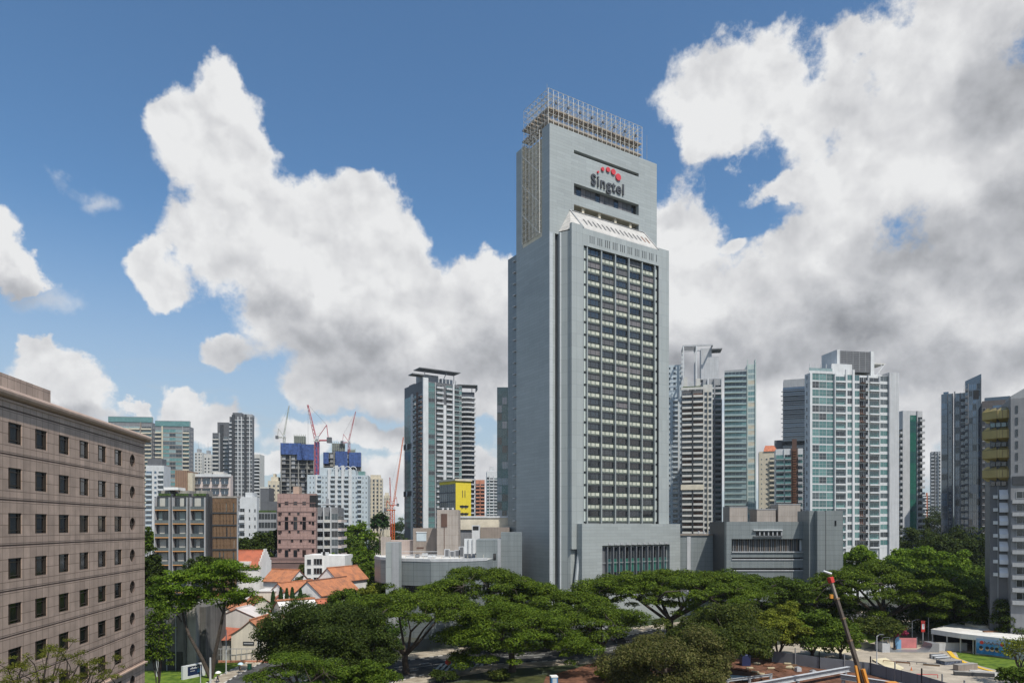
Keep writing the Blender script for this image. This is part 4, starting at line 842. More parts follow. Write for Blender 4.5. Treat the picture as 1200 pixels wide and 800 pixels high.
fac(e2, e2.fF, e2.W, [('P', .25, {'m': 'pale_green', 'up': 3}), ('G', 2, {'f': 'white', 's': 'pale_green', 'sp': .28, 'nx': 3, 'g': ('glass_teal_light', 'glass_pale', 'curtain_warm', 'glass_pale')}), ('P', .3, {'m': 'pale_green', 'up': 1})], 20, e2.zt, 3.25)
e2.box('fin', e2.W - .4, e2.W, 1, 6, e2.zt, e2.zt + 3.2, 'pale_green'); e2.flush()
# beige block with red hipped roof
b = tower_px('red_roof_block', 'beige apartment block under a red hipped roof behind the teal balconies', 'apartment block', None, 889.5, 911, 529, 460, -18, 'cream', None, dl=14)
fac(b, b.fF, b.W, [('W', 1, {'ww': .2, 'wh': .3}), ('W', 1, {'ww': .35, 'wh': .3}), ('B', 1.6, {'p': 'cream', 'g': ('glass_mid',)})], 20, b.zt - 3, 3.3, ('glass_dark',), wm='cream')
W, zt = b.W, b.zt; m = MB(); m.quad([(W * .25, -.5, zt), (W + .5, -.5, zt), (W - 2, 6, zt + 4.5), (W * .35, 6, zt + 4.5)], 'red_tile'); m.quad([(W * .25, -.5, zt), (W * .35, 6, zt + 4.5), (W * .25, 13, zt)], 'red_tile'); m.quad([(W * .25, 13, zt), (W + .5, 13, zt), (W - 2, 6, zt + 4.5), (W * .35, 6, zt + 4.5)], 'red_tile'); m.quad([(W + .5, -.5, zt), (W + .5, 13, zt), (W - 2, 6, zt + 4.5)], 'red_tile'); b.part('roof', m); b.flush()
b = tower_px('teal_balcony_block', 'white and teal balconied block with a brown lattice strip left of the largest white condominium', 'apartment block', None, 909, 941, 526, 370, -18, 'white', None, dl=14)
W, zt = b.W, b.zt
fac(b, b.fF, W, [('B', 1.6, {'p': 'glass_teal_light', 'sl': 'white', 'd': 1.8}), ('P', .1, {}), ('B', 1.3, {'p': 'glass_teal_light', 'sl': 'white', 'd': 1.8}), ('P', .2, {'m': 'brown'}), ('_', .9), ('P', .2, {'m': 'brown'}), ('B', 1, {'p': 'grey'})], 16, zt, 3.3, ('glass_teal', 'glass_dark', 'glass_teal_light'))
m = MB(); xa = W * .60
m.box(xa, xa + W * .17, -.6, -.2, 16, zt + 5, 'brown')
for i in range(40): m.box(xa + .3, xa + W * .17 - .3, -1.0, -.6, 17 + i * 1.35, 17.6 + i * 1.35, 'rust')
b.part('screen_strip', m); b.flush()
b = tower_px('louvred_tower', 'dark blue louvred tower with stepped floor edges left of the largest white condominium', 'tower', None, 917.5, 946, 454, 520, -20, 'glass_navy', FAR, dl=18)
W, zt = b.W, b.zt
for i in range(34):
    z = zt - 3.4 * (i + 1)
    if i == 12: b.add('window', [(0, round(W, 2), -.1, 0, 0, 3.0, 'black')], b.fF, 0, z); continue
    b.add('louvre', [(round(-1.2 - .4 * math.sin(i * 1.3), 2), round(W, 2), -1.6, 0, 0, .35, 'slate_blue'), (0, round(W, 2), -1.0, 0, 1.6, 1.85, 'slate_blue')], b.fF, 0, z)
    b.add('window', raw_window(round(W, 2), 3.0, R_.choice(['glass_navy', 'glass_dark', 'glass_blue']), 'grey_dark', .1, 8), b.fF, 0, z + .1)
b.box('crown', .5, W, 1, 12, zt, zt + 6, 'grey'); b.box('shoulder', -6, -.02, 2, 10, 0, Zo(515, 520), 'grey_dark'); b.flush()
# ---- the largest white and teal condominium
b = tower_px('white_condominium', 'large white condominium with teal windows and a dark boxed plant room on the roof', 'apartment tower', 943, 948.5, 1051, 437, 275, 10, 'white', None)
W, Dd, zt = b.W, b.D, b.zt; fh = 3.2; z0 = zt - fh * 22
tt = ('glass_teal', 'glass_sea', 'glass_sea', 'glass_teal_light', 'glass_teal', 'glass_mid', 'glass_sea', 'glass_dark')
G3 = {'sp': .14, 'nx': 2, 'ny': 2, 's': 'white', 'f': 'white', 'g': tt}
cols = [('P', .35, {'m': 'white', 'd': .5}), ('G', 1.15, G3), ('G', 1.15, G3), ('G', 1.15, G3), ('P', .12, {'m': 'white', 'd': .9}), ('B', 1.7, {'p': 'white', 'sl': 'white', 'd': 1.0, 'ph': .4, 'g': tt}), ('P', .25, {'m': 'white', 'd': .6, 'up': 2}), ('G', .85, {'sp': .3, 'nx': 2, 'g': tt}), ('P', .35, {'m': 'white', 'd': .5, 'up': 2}), ('G', .85, {'sp': .25, 'nx': 2, 'g': tt}), ('B', .7, {'p': None, 'sl': 'brown', 'g': ('black', 'brown', 'glass_black')}), ('B', .55, {'p': 'grey', 'g': ('glass_black',)}), ('P', .14, {'m': 'white', 'd': .8}), ('B', 1.75, {'p': 'white', 'sl': 'white', 'd': 1.3, 'ph': .35, 'g': tt}), ('P', .12, {'m': 'white'}), ('G', 1.35, {'sp': .33, 'nx': 2, 'g': tt}), ('_', 1.5)]
fac(b, b.fF, W, cols, z0, zt, fh, tt)
fac(b, b.fL, Dd, [('W', 1, {'ww': .25})], z0, zt, fh)
b.part('plain_pier', MB().box(W * .895, W + .3, -.9, 6, 0, zt + 1.5, 'grey_light'))
b.box('parapet', -.2, W * .3, -.2, 0, zt, zt + 1.0, 'white'); b.box('stair_head', W * .27, W * .5, 1, 9, zt, zt + 4.5, 'white')
m = MB().box(W * .37, W * .76, 3, 13, zt + 2, zt + 10.5, 'grey_dark')
for i in range(5): m.box(W * (.40 + .072 * i), W * (.40 + .072 * i) + .15, 2.85, 3, zt + 2.5, zt + 10.5, 'grey')
for i in range(10): m.box(W * .39, W * .75, 2.9, 3, zt + 3 + i * .75, zt + 3.2 + i * .75, 'grey_mid')
m.box(W * .36, W * .39, 2.7, 13, zt, zt + 10.8, 'white').box(W * .75, W * .79, 2.7, 13, zt, zt + 10.8, 'white'); b.part('plant_room', m)
b.part('roof_wing', MB().box(W * .79, W * .93, 3, 9, zt + 5.6, zt + 6.1, 'offwhite').bar((W * .8, 3, zt), (W * .92, 3, zt + 5.6), .25, 'white').bar((W * .84, 3, zt), (W * .88, 3, zt + 5.6), .2, 'white').box(W * .79, W * .9, 3, 8, zt, zt + 1.2, 'white'))
b.part('roof_rail', MB().box(0, W * .26, .1, .2, zt + 1, zt + 2.2, 'glass_pale'))
for k in range(5): b.part('roof_pole', MB().box(W * .06 * k + .4, W * .06 * k + .6, .2, .4, zt, zt + 4, 'white'))
b.flush()
# green-striped tower to its right
b = tower_px('green_strip_tower', 'slim tower with a plain pale wall and a bright green glass strip', 'apartment tower', 1053, 1058, 1081, 481, 360, 8, 'grey_light', FAR)
W, Dd, zt = b.W, b.D, b.zt
fac(b, b.fF, W, [('_', 2.2), ('G', 2.0, {'sp': .12, 'nx': 2, 'f': 'glass_green', 's': 'glass_green', 'g': ('glass_green', 'glass_teal')}), ('P', .3, {'m': 'grey'}), ('B', 1.6, {'p': 'grey', 'sl': 'grey_light', 'd': 2.0})], 24, zt, 3.2, ('glass_dark',))
fac(b, b.fL, Dd, [('B', 1, {'p': 'grey'})], 24, zt - 6, 3.2); b.flush()
b = tower_px('grey_slender_tower', 'slender grey tower far off between the green strip tower and the navy glass towers', 'apartment tower', None, 1091, 1104, 529, 650, -28, 'grey', FAR)
fac(b, b.fF, b.W, [('B', 1, {'p': 'grey_light'}), ('P', .2, {'m': 'charcoal'}), ('W', 1, {'ww': .6}), ('P', .2, {'m': 'white'}), ('B', 1, {'p': 'offwhite'})], 26, b.zt, 3.3, ('glass_black', 'glass_dark')); b.flush()
b = tower_px('low_white_block', 'low white and red block far off at the foot of the slender grey tower', 'apartment block', None, 1081, 1091, 577, 800, 4, 'white', FAR)
fac(b, b.fF, b.W, [('B', 1, {'p': 'white'}), ('P', .3, {'m': 'red_tile'}), ('B', 1, {'p': 'white'})], 26, b.zt, 3.3); b.flush()
# navy glass cluster
def navy(pc, pr, top, D, lab, cols, ang=-31, pl=None):
    b = tower_px('navy_glass_tower', lab, 'apartment tower', pl, pc, pr, top, D, ang, 'glass_navy', 'navy glass towers', dl=16)
    fac(b, b.fF, b.W, cols, 16, b.zt, 3.4, ('glass_navy', 'glass_blue', 'glass_navy', 'glass_black'), wm='grey_dark'); return b
GN = {'sp': .1, 'nx': 2, 'f': 'slate_blue', 's': 'glass_navy', 'g': ('glass_navy', 'glass_blue', 'glass_navy', 'glass_blue', 'glass_black')}
b = navy(1103, 1117, 462, 360, 'navy glass tower at the left of its cluster with small square windows', [('G', 1.6, GN), ('P', .2, {'m': 'grey_dark'}), ('W', 1, {'ww': .5}), ('P', .3, {'m': 'grey_dark'})])
b.box('crown', 1, b.W - 2, .5, 8, b.zt, b.zt + 1.2, 'glass_blue'); b.flush()
b = navy(1118, 1130, 461, 355, 'dark grey finned tower in the middle of the navy glass cluster', [('P', .3, {'m': 'grey_mid', 'up': 1}), ('G', 1, GN), ('P', .3, {'m': 'grey_mid'}), ('B', .8, {'p': 'grey_dark'})]); b.flush()
b = navy(1131, 1150, 450, 345, 'tallest navy glass tower with a slanted top', [('B', .7, {'p': 'grey_dark'}), ('P', .2, {'m': 'grey_mid'}), ('G', 1, GN), ('G', 1, GN), ('G', 1, GN), ('P', .2, {'m': 'grey_dark', 'up': 2})])
W, zt = b.W, b.zt
b.part('slanted_top', MB().prism([(0, 0), (W, 0), (W, 14), (0, 14)], zt, lambda x, y: zt + 1.5 + 3 * x / W, 'glass_navy')); b.part('sky_window', MB().box(W * .5, W * .85, -.2, 0, zt - 8, zt - 3.5, 'black')); b.part('sky_lounge', MB().box(W * .3, W * .8, -.25, 0, Zo(578, 345), Zo(568, 345), 'grey_light')); b.flush()
b = tower_px('brown_slab_tower', 'dark brown grey slab right of the tallest navy glass tower', 'apartment tower', None, 1151, 1184, 470, 330, -32, 'brown_grey', None, dl=16)
fac(b, b.fF, b.W, [('B', .5, {'p': 'brown_grey', 'g': ('black',)}), ('_', 1), ('G', 2.5, GN)], 16, b.zt, 3.4, ('glass_navy', 'glass_blue')); b.box('parapet', 1, b.W, .5, 8, b.zt, b.zt + 1.6, 'glass_navy'); b.flush()
# gold faceted block and grey concrete tower at the right edge
D = 165
b = tower_px('gold_block', 'concrete block with four bands of faceted gold panels over white bay windows', 'office building', None, 1160, 1186, 478, D, -30, 'grey_dark', None, dl=12)
W, zt = b.W, b.zt; zb = Zo(569, D); hh = (zt - zb) / 4
for i in range(4):
    z1_ = zt - i * hh; z0_ = z1_ - hh + 1.0; d = 1.7; m = MB(); e_ = .9
    P4 = [(-1.5, .4), (W * .28, -d), (W, -d)]
    for (xa, ya), (xb, yb) in zip(P4[:-1], P4[1:]):
        m.quad([(xa, ya, z0_ + .9), (xb, yb, z0_ + .9), (xb, yb, z1_ - e_), (xa, ya, z1_ - e_)], 'gold_panel')
        m.quad([(xa, ya, z1_ - e_), (xb, yb, z1_ - e_), (xb, 0, z1_), (xa + 1, 0.3, z1_)], 'gold_panel')
        m.quad([(xa, ya, z0_ + .9), (xb, yb, z0_ + .9), (xb, 0, z0_), (xa + 1, .3, z0_)], 'gold_panel')
    for q in (.28, .52, .76): m.box(W * q, W * q + .08, -d - .05, -d, z0_ + .9, z1_ - e_, 'brown')
    b.part('gold_band', m)
    for q in range(4): b.add('window', [(0, round(W * .2, 2), -.1, 0, 0, .95, 'glass_teal' if i == 0 else 'glass_black')], b.fF, W * (.02 + .25 * q), z0_ - 1.0, .3)
for i in range(7):
    z = zb - 3.3 - i * 3.1; xb = W * .42
    b.part('bay_window', MB().quad([(xb, -.0, z + 2.4), (W * .95, -.0, z + 2.4), (W * .95, -1.1, z + .7), (xb, -1.1, z + .7)], 'white') if False else MB().prism([(xb, -1.1), (W * .95, -1.1), (W * .95, 0), (xb, 0)], z, lambda x, y: z + 1.0 + (1.1 + y) * 1.2, 'white_bay'))
    b.part('bay_side', MB().box(xb - 1.2, xb - .3, -.6, 0, z + .2, z + 1.0, 'white'))
b.box('shaft', W * .35, W * .38, -.3, 0, 0, zb, 'grey'); b.flush()
b = tower_px('concrete_tower', 'grey concrete tower with small dark windows cut by the right edge of the photo', 'office building', None, 1184.5, 1230, 467, 160, -26, 'grey_mid', None, dl=14)
W, zt = b.W, b.zt
for i in range(6): b.add('window', raw_window(.5, 1.7, 'glass_black', 'grey_dark', .06), b.fF, .9, zt - 3.4 - i * 2.75)
b.part('roof_hood', MB().prism([(0, 0), (4.2, 0), (4.2, 6), (0, 6)], zt, lambda x, y: zt + .6 + (2.6 if x > 1 else 0), 'grey').box(4.2, W, .2, 6, zt, zt + 1.8, 'grey_mid'))
zb = Zo(566, 160)
b.part('chamfer', MB().box(.3, 5, -.25, .0, zb - .4, zb + 1.6, 'charcoal'))
for i in range(9):
    z = zb - 3.6 - i * 2.95; b.add('window', raw_window(2.6, 1.7, 'glass_black', 'grey', .1, 2), b.fF, 1.0, z); b.add('window', raw_window(2.6, 1.7, 'glass_black', 'grey', .1, 2), b.fF, 4.6, z); b.add('ledge', [(0, 8, -.7, 0, 0, .9, 'grey')], b.fF, .2, z - 1.15)
b.flush()
# ------------------------------------------------------------------ podium buildings round the headquarters
CP = 'cladding_podium'
def px_poly(pts): return [(Xo(p, d), d) for p, d in pts]
r = empty('rounded_annex', (0, 0, 0), 0, 'low grey clad annex with a rounded front and pale flat roof', 'annex')
pl = px_poly([(439, 199), (446, 191), (470, 184), (505, 180), (540, 181), (571, 187), (600, 216), (441, 218)])
MB().prism(pl, 0, 20.6, CP, 'roof_white').obj('wall', r)
m = MB()
for (x0, y0), (x1, y1) in zip(pl[:5], pl[1:6]):
    d = Vector((x1 - x0, y1 - y0, 0)).normalized(); n_ = Vector((d.y, -d.x, 0)) * .12
    m.quad([Vector((x0, y0, 20.3)) + n_, Vector((x1, y1, 20.3)) + n_, Vector((x1, y1, 21.1)) + n_, Vector((x0, y0, 21.1)) + n_], 'grey_light'); m.quad([Vector((x0, y0, 21.1)) + n_, Vector((x1, y1, 21.1)) + n_, Vector((x1, y1, 21.1)) - n_ * 4, Vector((x0, y0, 21.1)) - n_ * 4], 'white')
m.obj('parapet', r)
for i in range(34):
    t = i / 33; k = min(4, int(t * 5)); f = t * 5 - k; x = pl[k][0] * (1 - f) + pl[k + 1][0] * f; y = pl[k][1] * (1 - f) + pl[k + 1][1] * f
    if i % 2 == 0: MB().box(x - .05, x + .05, y + 1.6, y + 1.7, 20.6, 21.9, 'roof_cream').obj('railing_post', r)
    MB().box(x - .9, x + .6, y - .25, y + .3, 11.6, 13.9, 'glass_black').obj('window', r)
xr0, xr1 = Xo(468, 200), Xo(513, 200); MB().box(xr0, xr1, 200, 200.15, 22.2, 22.35, 'grey_light').box(xr0, xr1, 200, 200.15, 21.4, 21.5, 'grey_light').obj('railing', r)
def boxthing(name, label, cat, pl_, pr_, top, D, mt, depth=6, base=0, ang=0, group=None):
    th = math.radians(ang); x, y = Xo(pl_, D), D; W = hit(pr_, x, y, math.cos(th), math.sin(th)); b = Bld(name, label, cat, x, y, th, group); b.W = W; b.zt = Zo(top, D); b.box('wall', 0, W, 0, depth, base, b.zt, mt); return b
b = boxthing('clad_fin', 'grey metal clad fin standing in front of the rounded annex', 'wall fin', 452, 467, 635, 178, 'cladding_tall', 5)
b.part('grey_edge', MB().box(b.W * .48, b.W + .1, -.12, 0, 0, b.zt, 'grey'))  # grey right half of the two-tone fin
b = boxthing('clad_block', 'square grey clad block between rounded annex and headquarters tower', 'building', 558, 583, 632, 193, CP, 20)
for z in (20.2, 14.2): b.add('window', raw_window(.8, 1.8, 'glass_black', 'charcoal', .06), (0, 0, 0), b.W - 1.2, z)
b.part('corner_strip', MB().box(b.W, b.W + .9, -.1, 18, 0, b.zt + .1, 'grey')); b.part('recess', MB().box(b.W + .9, b.W + 7, 4, 18, 0, b.zt + 2, 'cladding_podium'))
b.part('white_screen', MB().box(-3.4, -.3, .5, .8, b.zt - 4, b.zt + .3, 'white').box(-2.4, -2.1, .2, .5, b.zt - 4, b.zt, 'grey').box(-1.2, -.9, .2, .5, b.zt - 4, b.zt, 'grey')); b.flush()
b = boxthing('tan_vent_tower', 'tan concrete shaft with a dark brown louvre behind the rounded annex', 'vent tower', 512, 537, 597, 206, 'tan', 9)
b.part('louvre', MB().box(b.W * .2, b.W * .48, -.15, 0, b.zt - 5.2, b.zt - 1.2, 'brown').box(b.W * .33, b.W * .36, -.1, 0, 20, b.zt - 5.2, 'brown'))
for i in range(3): b.part('roof_cowl', MB().tube((1.6 + i * 1.5, 2, b.zt), (1.6 + i * 1.5, 2, b.zt + .7), .3, .35, 'white', 10))
b.part('rail', MB().box(0, b.W * .7, .1, .2, b.zt + .5, b.zt + .6, 'grey'))
b = boxthing('tan_block', 'tan rooftop block with a pale shuttered opening left of the vent shaft', 'building', 484, 512, 618.5, 212, 'tan_dark', 12)
b.part('shutter', MB().box(b.W * .15, b.W * .56, -.1, 0, b.zt - 4, b.zt - 1.4, 'blue_white').box(b.W * .13, b.W * .58, -.25, 0, b.zt - 1.4, b.zt - 1.1, 'white')); b.part('slot', MB().box(b.W * .15, b.W * .45, -.06, 0, b.zt - 6.4, b.zt - 5.9, 'brown'))
b = boxthing('pink_parapet_wall', 'long low pinkish wall stepping down left of the tan rooftop block', 'wall', 447, 484, 633, 214, 'salmon_wall', 10); b.box('step', 0, 3, -1, 0, 0, b.zt + 1.2, 'tan')
b = boxthing('white_gallery', 'long white flat roofed gallery at the foot of the teal glass tower', 'building', 537, 598, 605, 228, 'roof_cream', 10, 28.5); b.box('lower_wall', 0, b.W, .5, 10, 0, 28.5, 'grey_mid'); b.part('roof_edge', MB().box(-.2, b.W, -.3, 0, b.zt - .4, b.zt + .2, 'white'))
b = boxthing('roof_hut', 'small white rooftop hut with a black opening in front of the white gallery', 'rooftop hut', 553, 562, 615, 218, 'white', 5, 15); b.part('opening', MB().box(.3, b.W - .3, -.06, 0, b.zt - 1.6, b.zt - .3, 'black'))
b = boxthing('roof_store', 'dark grey rooftop store beside the small white hut', 'rooftop hut', 563, 597, 617.5, 222, 'tan_dark', 5, 15)
b.part('duct', MB().box(2, 4.5, -1, 0, 24, 24.6, 'white').box(4, 5, -1, 0, 24, 25.4, 'white'))
for k, (px, y0) in enumerate(((524, 643), (530, 645), (536, 644), (541, 640))):
    D = 198; x = Xo(px, D); z = Zo(y0, D); o = MB().box(-.8, .8, -.6, .6, 20.6, z, 'grey_light').box(-.5, .5, -.64, -.6, 21, z - .2, 'grey_dark').obj('air_conditioner'); o.location = (x, D, 0); tag(o, 'pale boxed air conditioner on the flat roof of the rounded annex', 'air conditioner', 'roof units on the rounded annex')
# to the right of the headquarters
b = boxthing('low_link_wall', 'low grey clad link with a pale vertical strip between headquarters and slotted block', 'building', 790, 850, 627, 226, CP, 14, ang=2)
b.part('pale_strip', MB().box(b.W * .25, b.W * .32, -.15, 0, 0, b.zt - .3, 'grey_light')); b.part('pale_strip', MB().box(b.W * .91, b.W, -.3, 0, 0, b.zt, 'grey_light')); b.part('roof_edge', MB().box(0, b.W, -.4, .6, b.zt, b.zt + .5, 'tan_dark'))
for k in range(5): b.part('roof_pipe', MB().tube((b.W * (.5 + .1 * k), 1, b.zt + .5), (b.W * (.5 + .1 * k), 1, b.zt + 1.5), .3, .3, 'grey_light', 8))
b = boxthing('slotted_block', 'grey clad block with a deep dark window band and two thin slots', 'office building', 849, 948, 611, 214, 'charcoal', 16)
W, zt = b.W, b.zt; z1 = Zo(631, 214); z2 = Zo(646, 214)
m = MB(); zs = [(zt - 5.4 + .0, zt)]
m.box(0, W, -2, -.002, z1, zt, CP).box(0, 1.6, -2, -.002, 0, z1, CP).box(1.6, W, -2, -.002, z2 - 1.7, z2, CP).box(1.6, W, -2, -.002, z2 - 5.0, z2 - 2.5, CP).box(1.6, W, -2, -.002, z2 - 20, z2 - 5.9, CP).box(1.6, W, -1.2, -.1, 0, 1, CP); b.part('cladding', m)
b.part('ledge', MB().box(1.6, W + .3, -2.4, -2, z2 - .15, z2 + .15, 'grey_light')); b.part('ledge', MB().box(1.6, W, -2.25, -2, z2 - 2.5, z2 - 2.2, 'grey_light')); b.part('ledge', MB().box(1.6, W, -2.25, -2, z2 - 5.9, z2 - 5.6, 'grey_light'))
for i in range(36): b.add('louvre_fin', [(0, .14, -.4, 0, 0, round(z1 - z2, 2), ('grey', 'grey_mid', 'tan_dark')[i % 3])], (0, 0, 0), 2.4 + i * (W - 6) / 36, z2, .5)
b.part('hood', MB().box(W * .31, W * .65, -2.7, -2.0, z1 + 2.6, z1 + 2.9, 'white').box(W * .31, W * .65, -2.6, -2.0, z1 + .6, z1 + .9, 'grey_dark'))
for k in range(6): b.add('hood_window', [(0, .9, -.1, 0, 0, 1.1, 'black'), (.9, 1.3, -.4, 0, 0, 1.5, 'grey')], (0, 0, 0), W * .345 + k * 1.35, z1 + 1.1, 2.0)
b.part('white_panel', MB().box(W - 3.3, W - 2.2, -.9, -.6, z2 + .3, z1 - .3, 'white')); b.flush()
for (p0, p1, t, lab) in ((855, 876, 594, 'tan rooftop box at the left end of the slotted block'), (887, 909, 597, 'middle tan rooftop box on the slotted block'), (912, 938, 591, 'largest tan rooftop box on the slotted block')):
    b = boxthing('rooftop_box', lab, 'rooftop plant room', p0, p1, t, 224, 'tan', 7, 30.9, group='tan boxes on the slotted block roof'); b.box('coping', -.1, b.W + .1, -.1, 7.1, b.zt, b.zt + .25, 'grey'); 
b = boxthing('fin_tower', 'tall grey clad fin tower split by a dark groove beside the slotted block', 'stair tower', 957, 988, 598, 206, 'cladding_podium', 12)
b.part('side_face', MB().box(-1.6, 0, 1.5, 10, 0, b.zt, CP)); b.part('groove', MB().box(b.W * .30, b.W * .35, -.08, 0, 0, b.zt, 'charcoal')); b.add('window', raw_window(.5, 1.6, 'glass_black', 'charcoal', .05), (0, 0, 0), b.W * .68, b.zt - 4.6); b.part('left_column', MB().box(0, b.W * .30, -.5, -.0, 0, b.zt - .2, CP)); b.flush()

# ------------------------------------------------------------------ low houses with tiled roofs
def gable_house(name, label, cat, x, y, rz, w, d, ze, zr, wallm, tile, group=None, over=.5, gables=True, base=0, windows=(), party=0, curve=0.0, tile2=None):
    """ridge runs along local y (away from the gable at y=0)"""
    b = Bld(name, label, cat, x, y, math.radians(rz), group); m = MB()
    pr_ = [(0, base), (w, base), (w, ze), (w / 2, zr), (0, ze)]
    for yy in (0, d): m.quad([(px, yy, pz) for px, pz in pr_], wallm)
    m.quad([(0, 0, base), (0, 0, ze), (0, d, ze), (0, d, base)], wallm); m.quad([(w, 0, base), (w, 0, ze), (w, d, ze), (w, d, base)], wallm)
    b.part('wall', m)
    sl = (zr - ze) / (w / 2); t = .22
    for s_, nm in ((0, tile), (1, tile2 or tile)):
        m = MB(); xe = -over if s_ == 0 else w + over; ze_ = ze - over * sl; n = 6
        for i in range(n):
            a0, a1 = i / n, (i + 1) / n
            def pt(a): 
                xx = w / 2 + (xe - w / 2) * a; zz = zr + (ze_ - zr) * a - curve * math.sin(math.pi * a); return xx, zz
            (xa, za), (xb, zb_) = pt(a0), pt(a1)
            m.quad([(xa, -over * .5, za + t), (xb, -over * .5, zb_ + t), (xb, d + over * .5, zb_ + t), (xa, d + over * .5, za + t)], nm)
            m.quad([(xa, -over * .5, za + .03), (xb, -over * .5, zb_ + .03), (xb, d + over * .5, zb_ + .03), (xa, d + over * .5, za + .03)], 'tile_brown')
            m.quad([(xa, -over * .5, za + .03), (xb, -over * .5, zb_ + .03), (xb, -over * .5, zb_ + t), (xa, -over * .5, za + t)], 'tile_brown')
        m.quad([(xe, -over * .5, ze_ + .03), (xe, d + over * .5, ze_ + .03), (xe, d + over * .5, ze_ + t), (xe, -over * .5, ze_ + t)], 'tile_brown')
        b.part('roof_slope', m)
    b.part('ridge_cap', MB().box(w / 2 - .2, w / 2 + .2, -over * .5, d + over * .5, zr + .12, zr + .42, tile if tile != 'roof_white' else 'roof_white'))
    if party:
        for yy in (-.35, d): 
            m = MB(); n = 5
            for i in range(n):
                for sg in (0, 1):
                    u0, u1 = i / n * w / 2, (i + 1) / n * w / 2; z_ = ze + (zr - ze) * (i + 1) / n + party
                    xx0, xx1 = (u0, u1) if sg == 0 else (w - u1, w - u0); m.box(xx0, xx1, yy, yy + .35, base, z_, 'white_bright')
            b.part('stepped_party_wall', m)
    for (a, z, ww, wh, gm) in windows: b.add('window', raw_window(ww, wh, gm, 'white', .08, 2), (0, 0, 0), a, z)
    b.flush(); return b
HS = 'white walled houses with orange tiled roofs'
D = 150
b = gable_house('gable_house', 'white gable house facing the lawn with a curved orange tiled roof and small dark sign', 'house', Xo(271, D), D, -4, 8.6, 9, 6.0, 9.0, 'cream_white', 'tile_orange', HS, windows=((5.9, 3.3, 1.0, 1.5, 'glass_black'),), curve=.25)
b.part('name_board', MB().box(2.7, 5.2, -.1, 0, 3.7, 4.5, 'charcoal').box(2.9, 5.0, -.13, -.1, 4.0, 4.2, 'grey_light'))
b.part('lean_to_wall', MB().box(-6.4, -.02, 1, 9, 0, 4.6, 'mottled_white')); b.part('lean_to_roof', MB().quad([(-6.8, .3, 4.5), (.2, .3, 4.7), (.2, 6, 6.4), (-5.2, 6, 6.8)], 'tile_red').quad([(-6.8, .3, 4.5), (-5.2, 6, 6.8), (-6.9, 9, 5)], 'tile_red'))
D = 163
b = gable_house('pale_hall', 'wide pale plastered hall with a low dark edged gable behind the front white house', 'house', Xo(236, D), D, -6, 17.5, 7, 6.4, 10.0, 'salmon_white2', 'roof_pink', HS, over=.3)
D = 168
gable_house('gable_house', 'small white house with an orange roof peeping left of the main tree trunk', 'house', Xo(246, D), D, -10, 7.5, 8, 8, 10, 'cream_white', 'tile_orange', HS)
D = 172
b = gable_house('sheet_roof_house', 'house with a grey and white sheet roof edged in orange tiles', 'house', Xo(318, D), D, -52, 9, 9, 8.2, 11.2, 'cream_white', 'roof_white', HS, tile2='roof_white')
b.part('tile_edge', MB().box(-.9, .3, -.6, 10, 7.9, 8.5, 'tile_orange')); b.part('tile_edge', MB().box(3.9, 5.1, -.6, 9.4, 11.3, 11.65, 'tile_orange')); b.part('tile_edge', MB().box(8.6, 9.8, -.6, 9.6, 7.9, 8.5, 'tile_orange'))
gable_house('terrace_house', 'tiled terrace house right behind the sheet roof house', 'house', Xo(336, 178), 178, -55, 8, 12, 7.6, 10.4, 'cream_white', 'tile_orange', HS, tile2='tile_red')
gable_house('terrace_house', 'low orange roof in front of the row of conifers', 'house', Xo(296, 176), 176, 62, 6, 9, 9.2, 11.0, 'cream_white', 'tile_orange', HS)
gable_house('gable_house', 'white gabled house with tall conifers before it and an orange brown roof', 'house', Xo(345, 184), 184, -20, 8.4, 18, 11.4, 14.8, 'white_bright', 'tile_brown', HS, windows=((1.2, 8, .9, 1.1, 'glass_dark'),), tile2='tile_orange')
gable_house('terrace_house', 'long orange roof behind the conifers, lower than its brown roofed neighbour', 'house', Xo(313, 192), 192, -24, 8, 14, 10.4, 13.6, 'white_bright', 'tile_orange', HS)
gable_house('terrace_house', 'orange roofed house with ridge pointing at the white office block', 'house', Xo(340, 201), 201, 68, 8, 10, 13.4, 16.4, 'white_bright', 'tile_orange', HS, tile2='tile_red')
gable_house('terrace_house', 'brown and orange roof just below the white office block', 'house', Xo(371, 203), 203, -24, 8, 14, 13.6, 17.2, 'white_bright', 'tile_orange', HS, tile2='tile_orange')
b = gable_house('stepped_gable_house', 'tall white shophouse with stepped party walls and red tiled roof above the big tree', 'house', Xo(303, 206), 206, 90, 10, 8.6, 17.5, 22, 'white_bright', 'tile_red', HS, party=.7)
b.part('dormer', MB().box(-.8, 2.2, 2.6, 6, 17.6, 19, 'white_bright'))
b = boxthing('white_annex', 'plain white stepped annex left of the tall stepped party wall house', 'building', 250, 271, 651, 210, 'grey_white', 8); b.box('parapet', 1.4, b.W - .3, 1, 6, b.zt, b.zt + 1.1, 'grey_white')
gable_house('terrace_house', 'small red roof down the street right of the tall stepped party wall house', 'house', Xo(313, 215), 215, 88, 7, 5, 11.5, 14, 'white_bright', 'tile_red', HS)
b = boxthing('white_office_block', 'plain white three storey block with dark openings above the orange roofs', 'building', 357, 378, 650, 235, 'white_bright', 12)
b.part('blank_wall', MB().box(b.W, b.W + 7.6, .3, 12, 0, b.zt - .2, 'white_bright'))
for i in range(4):
    b.add('window', raw_window(1.5, 2.0, 'glass_dark', 'white', .08), (0, 0, 0), .8, b.zt - 3.4 - i * 3.2); b.add('window', raw_window(3.0, 2.2, 'glass_black', 'white', .08, 3), (0, 0, 0), b.W * .5, b.zt - 3.4 - i * 3.2)
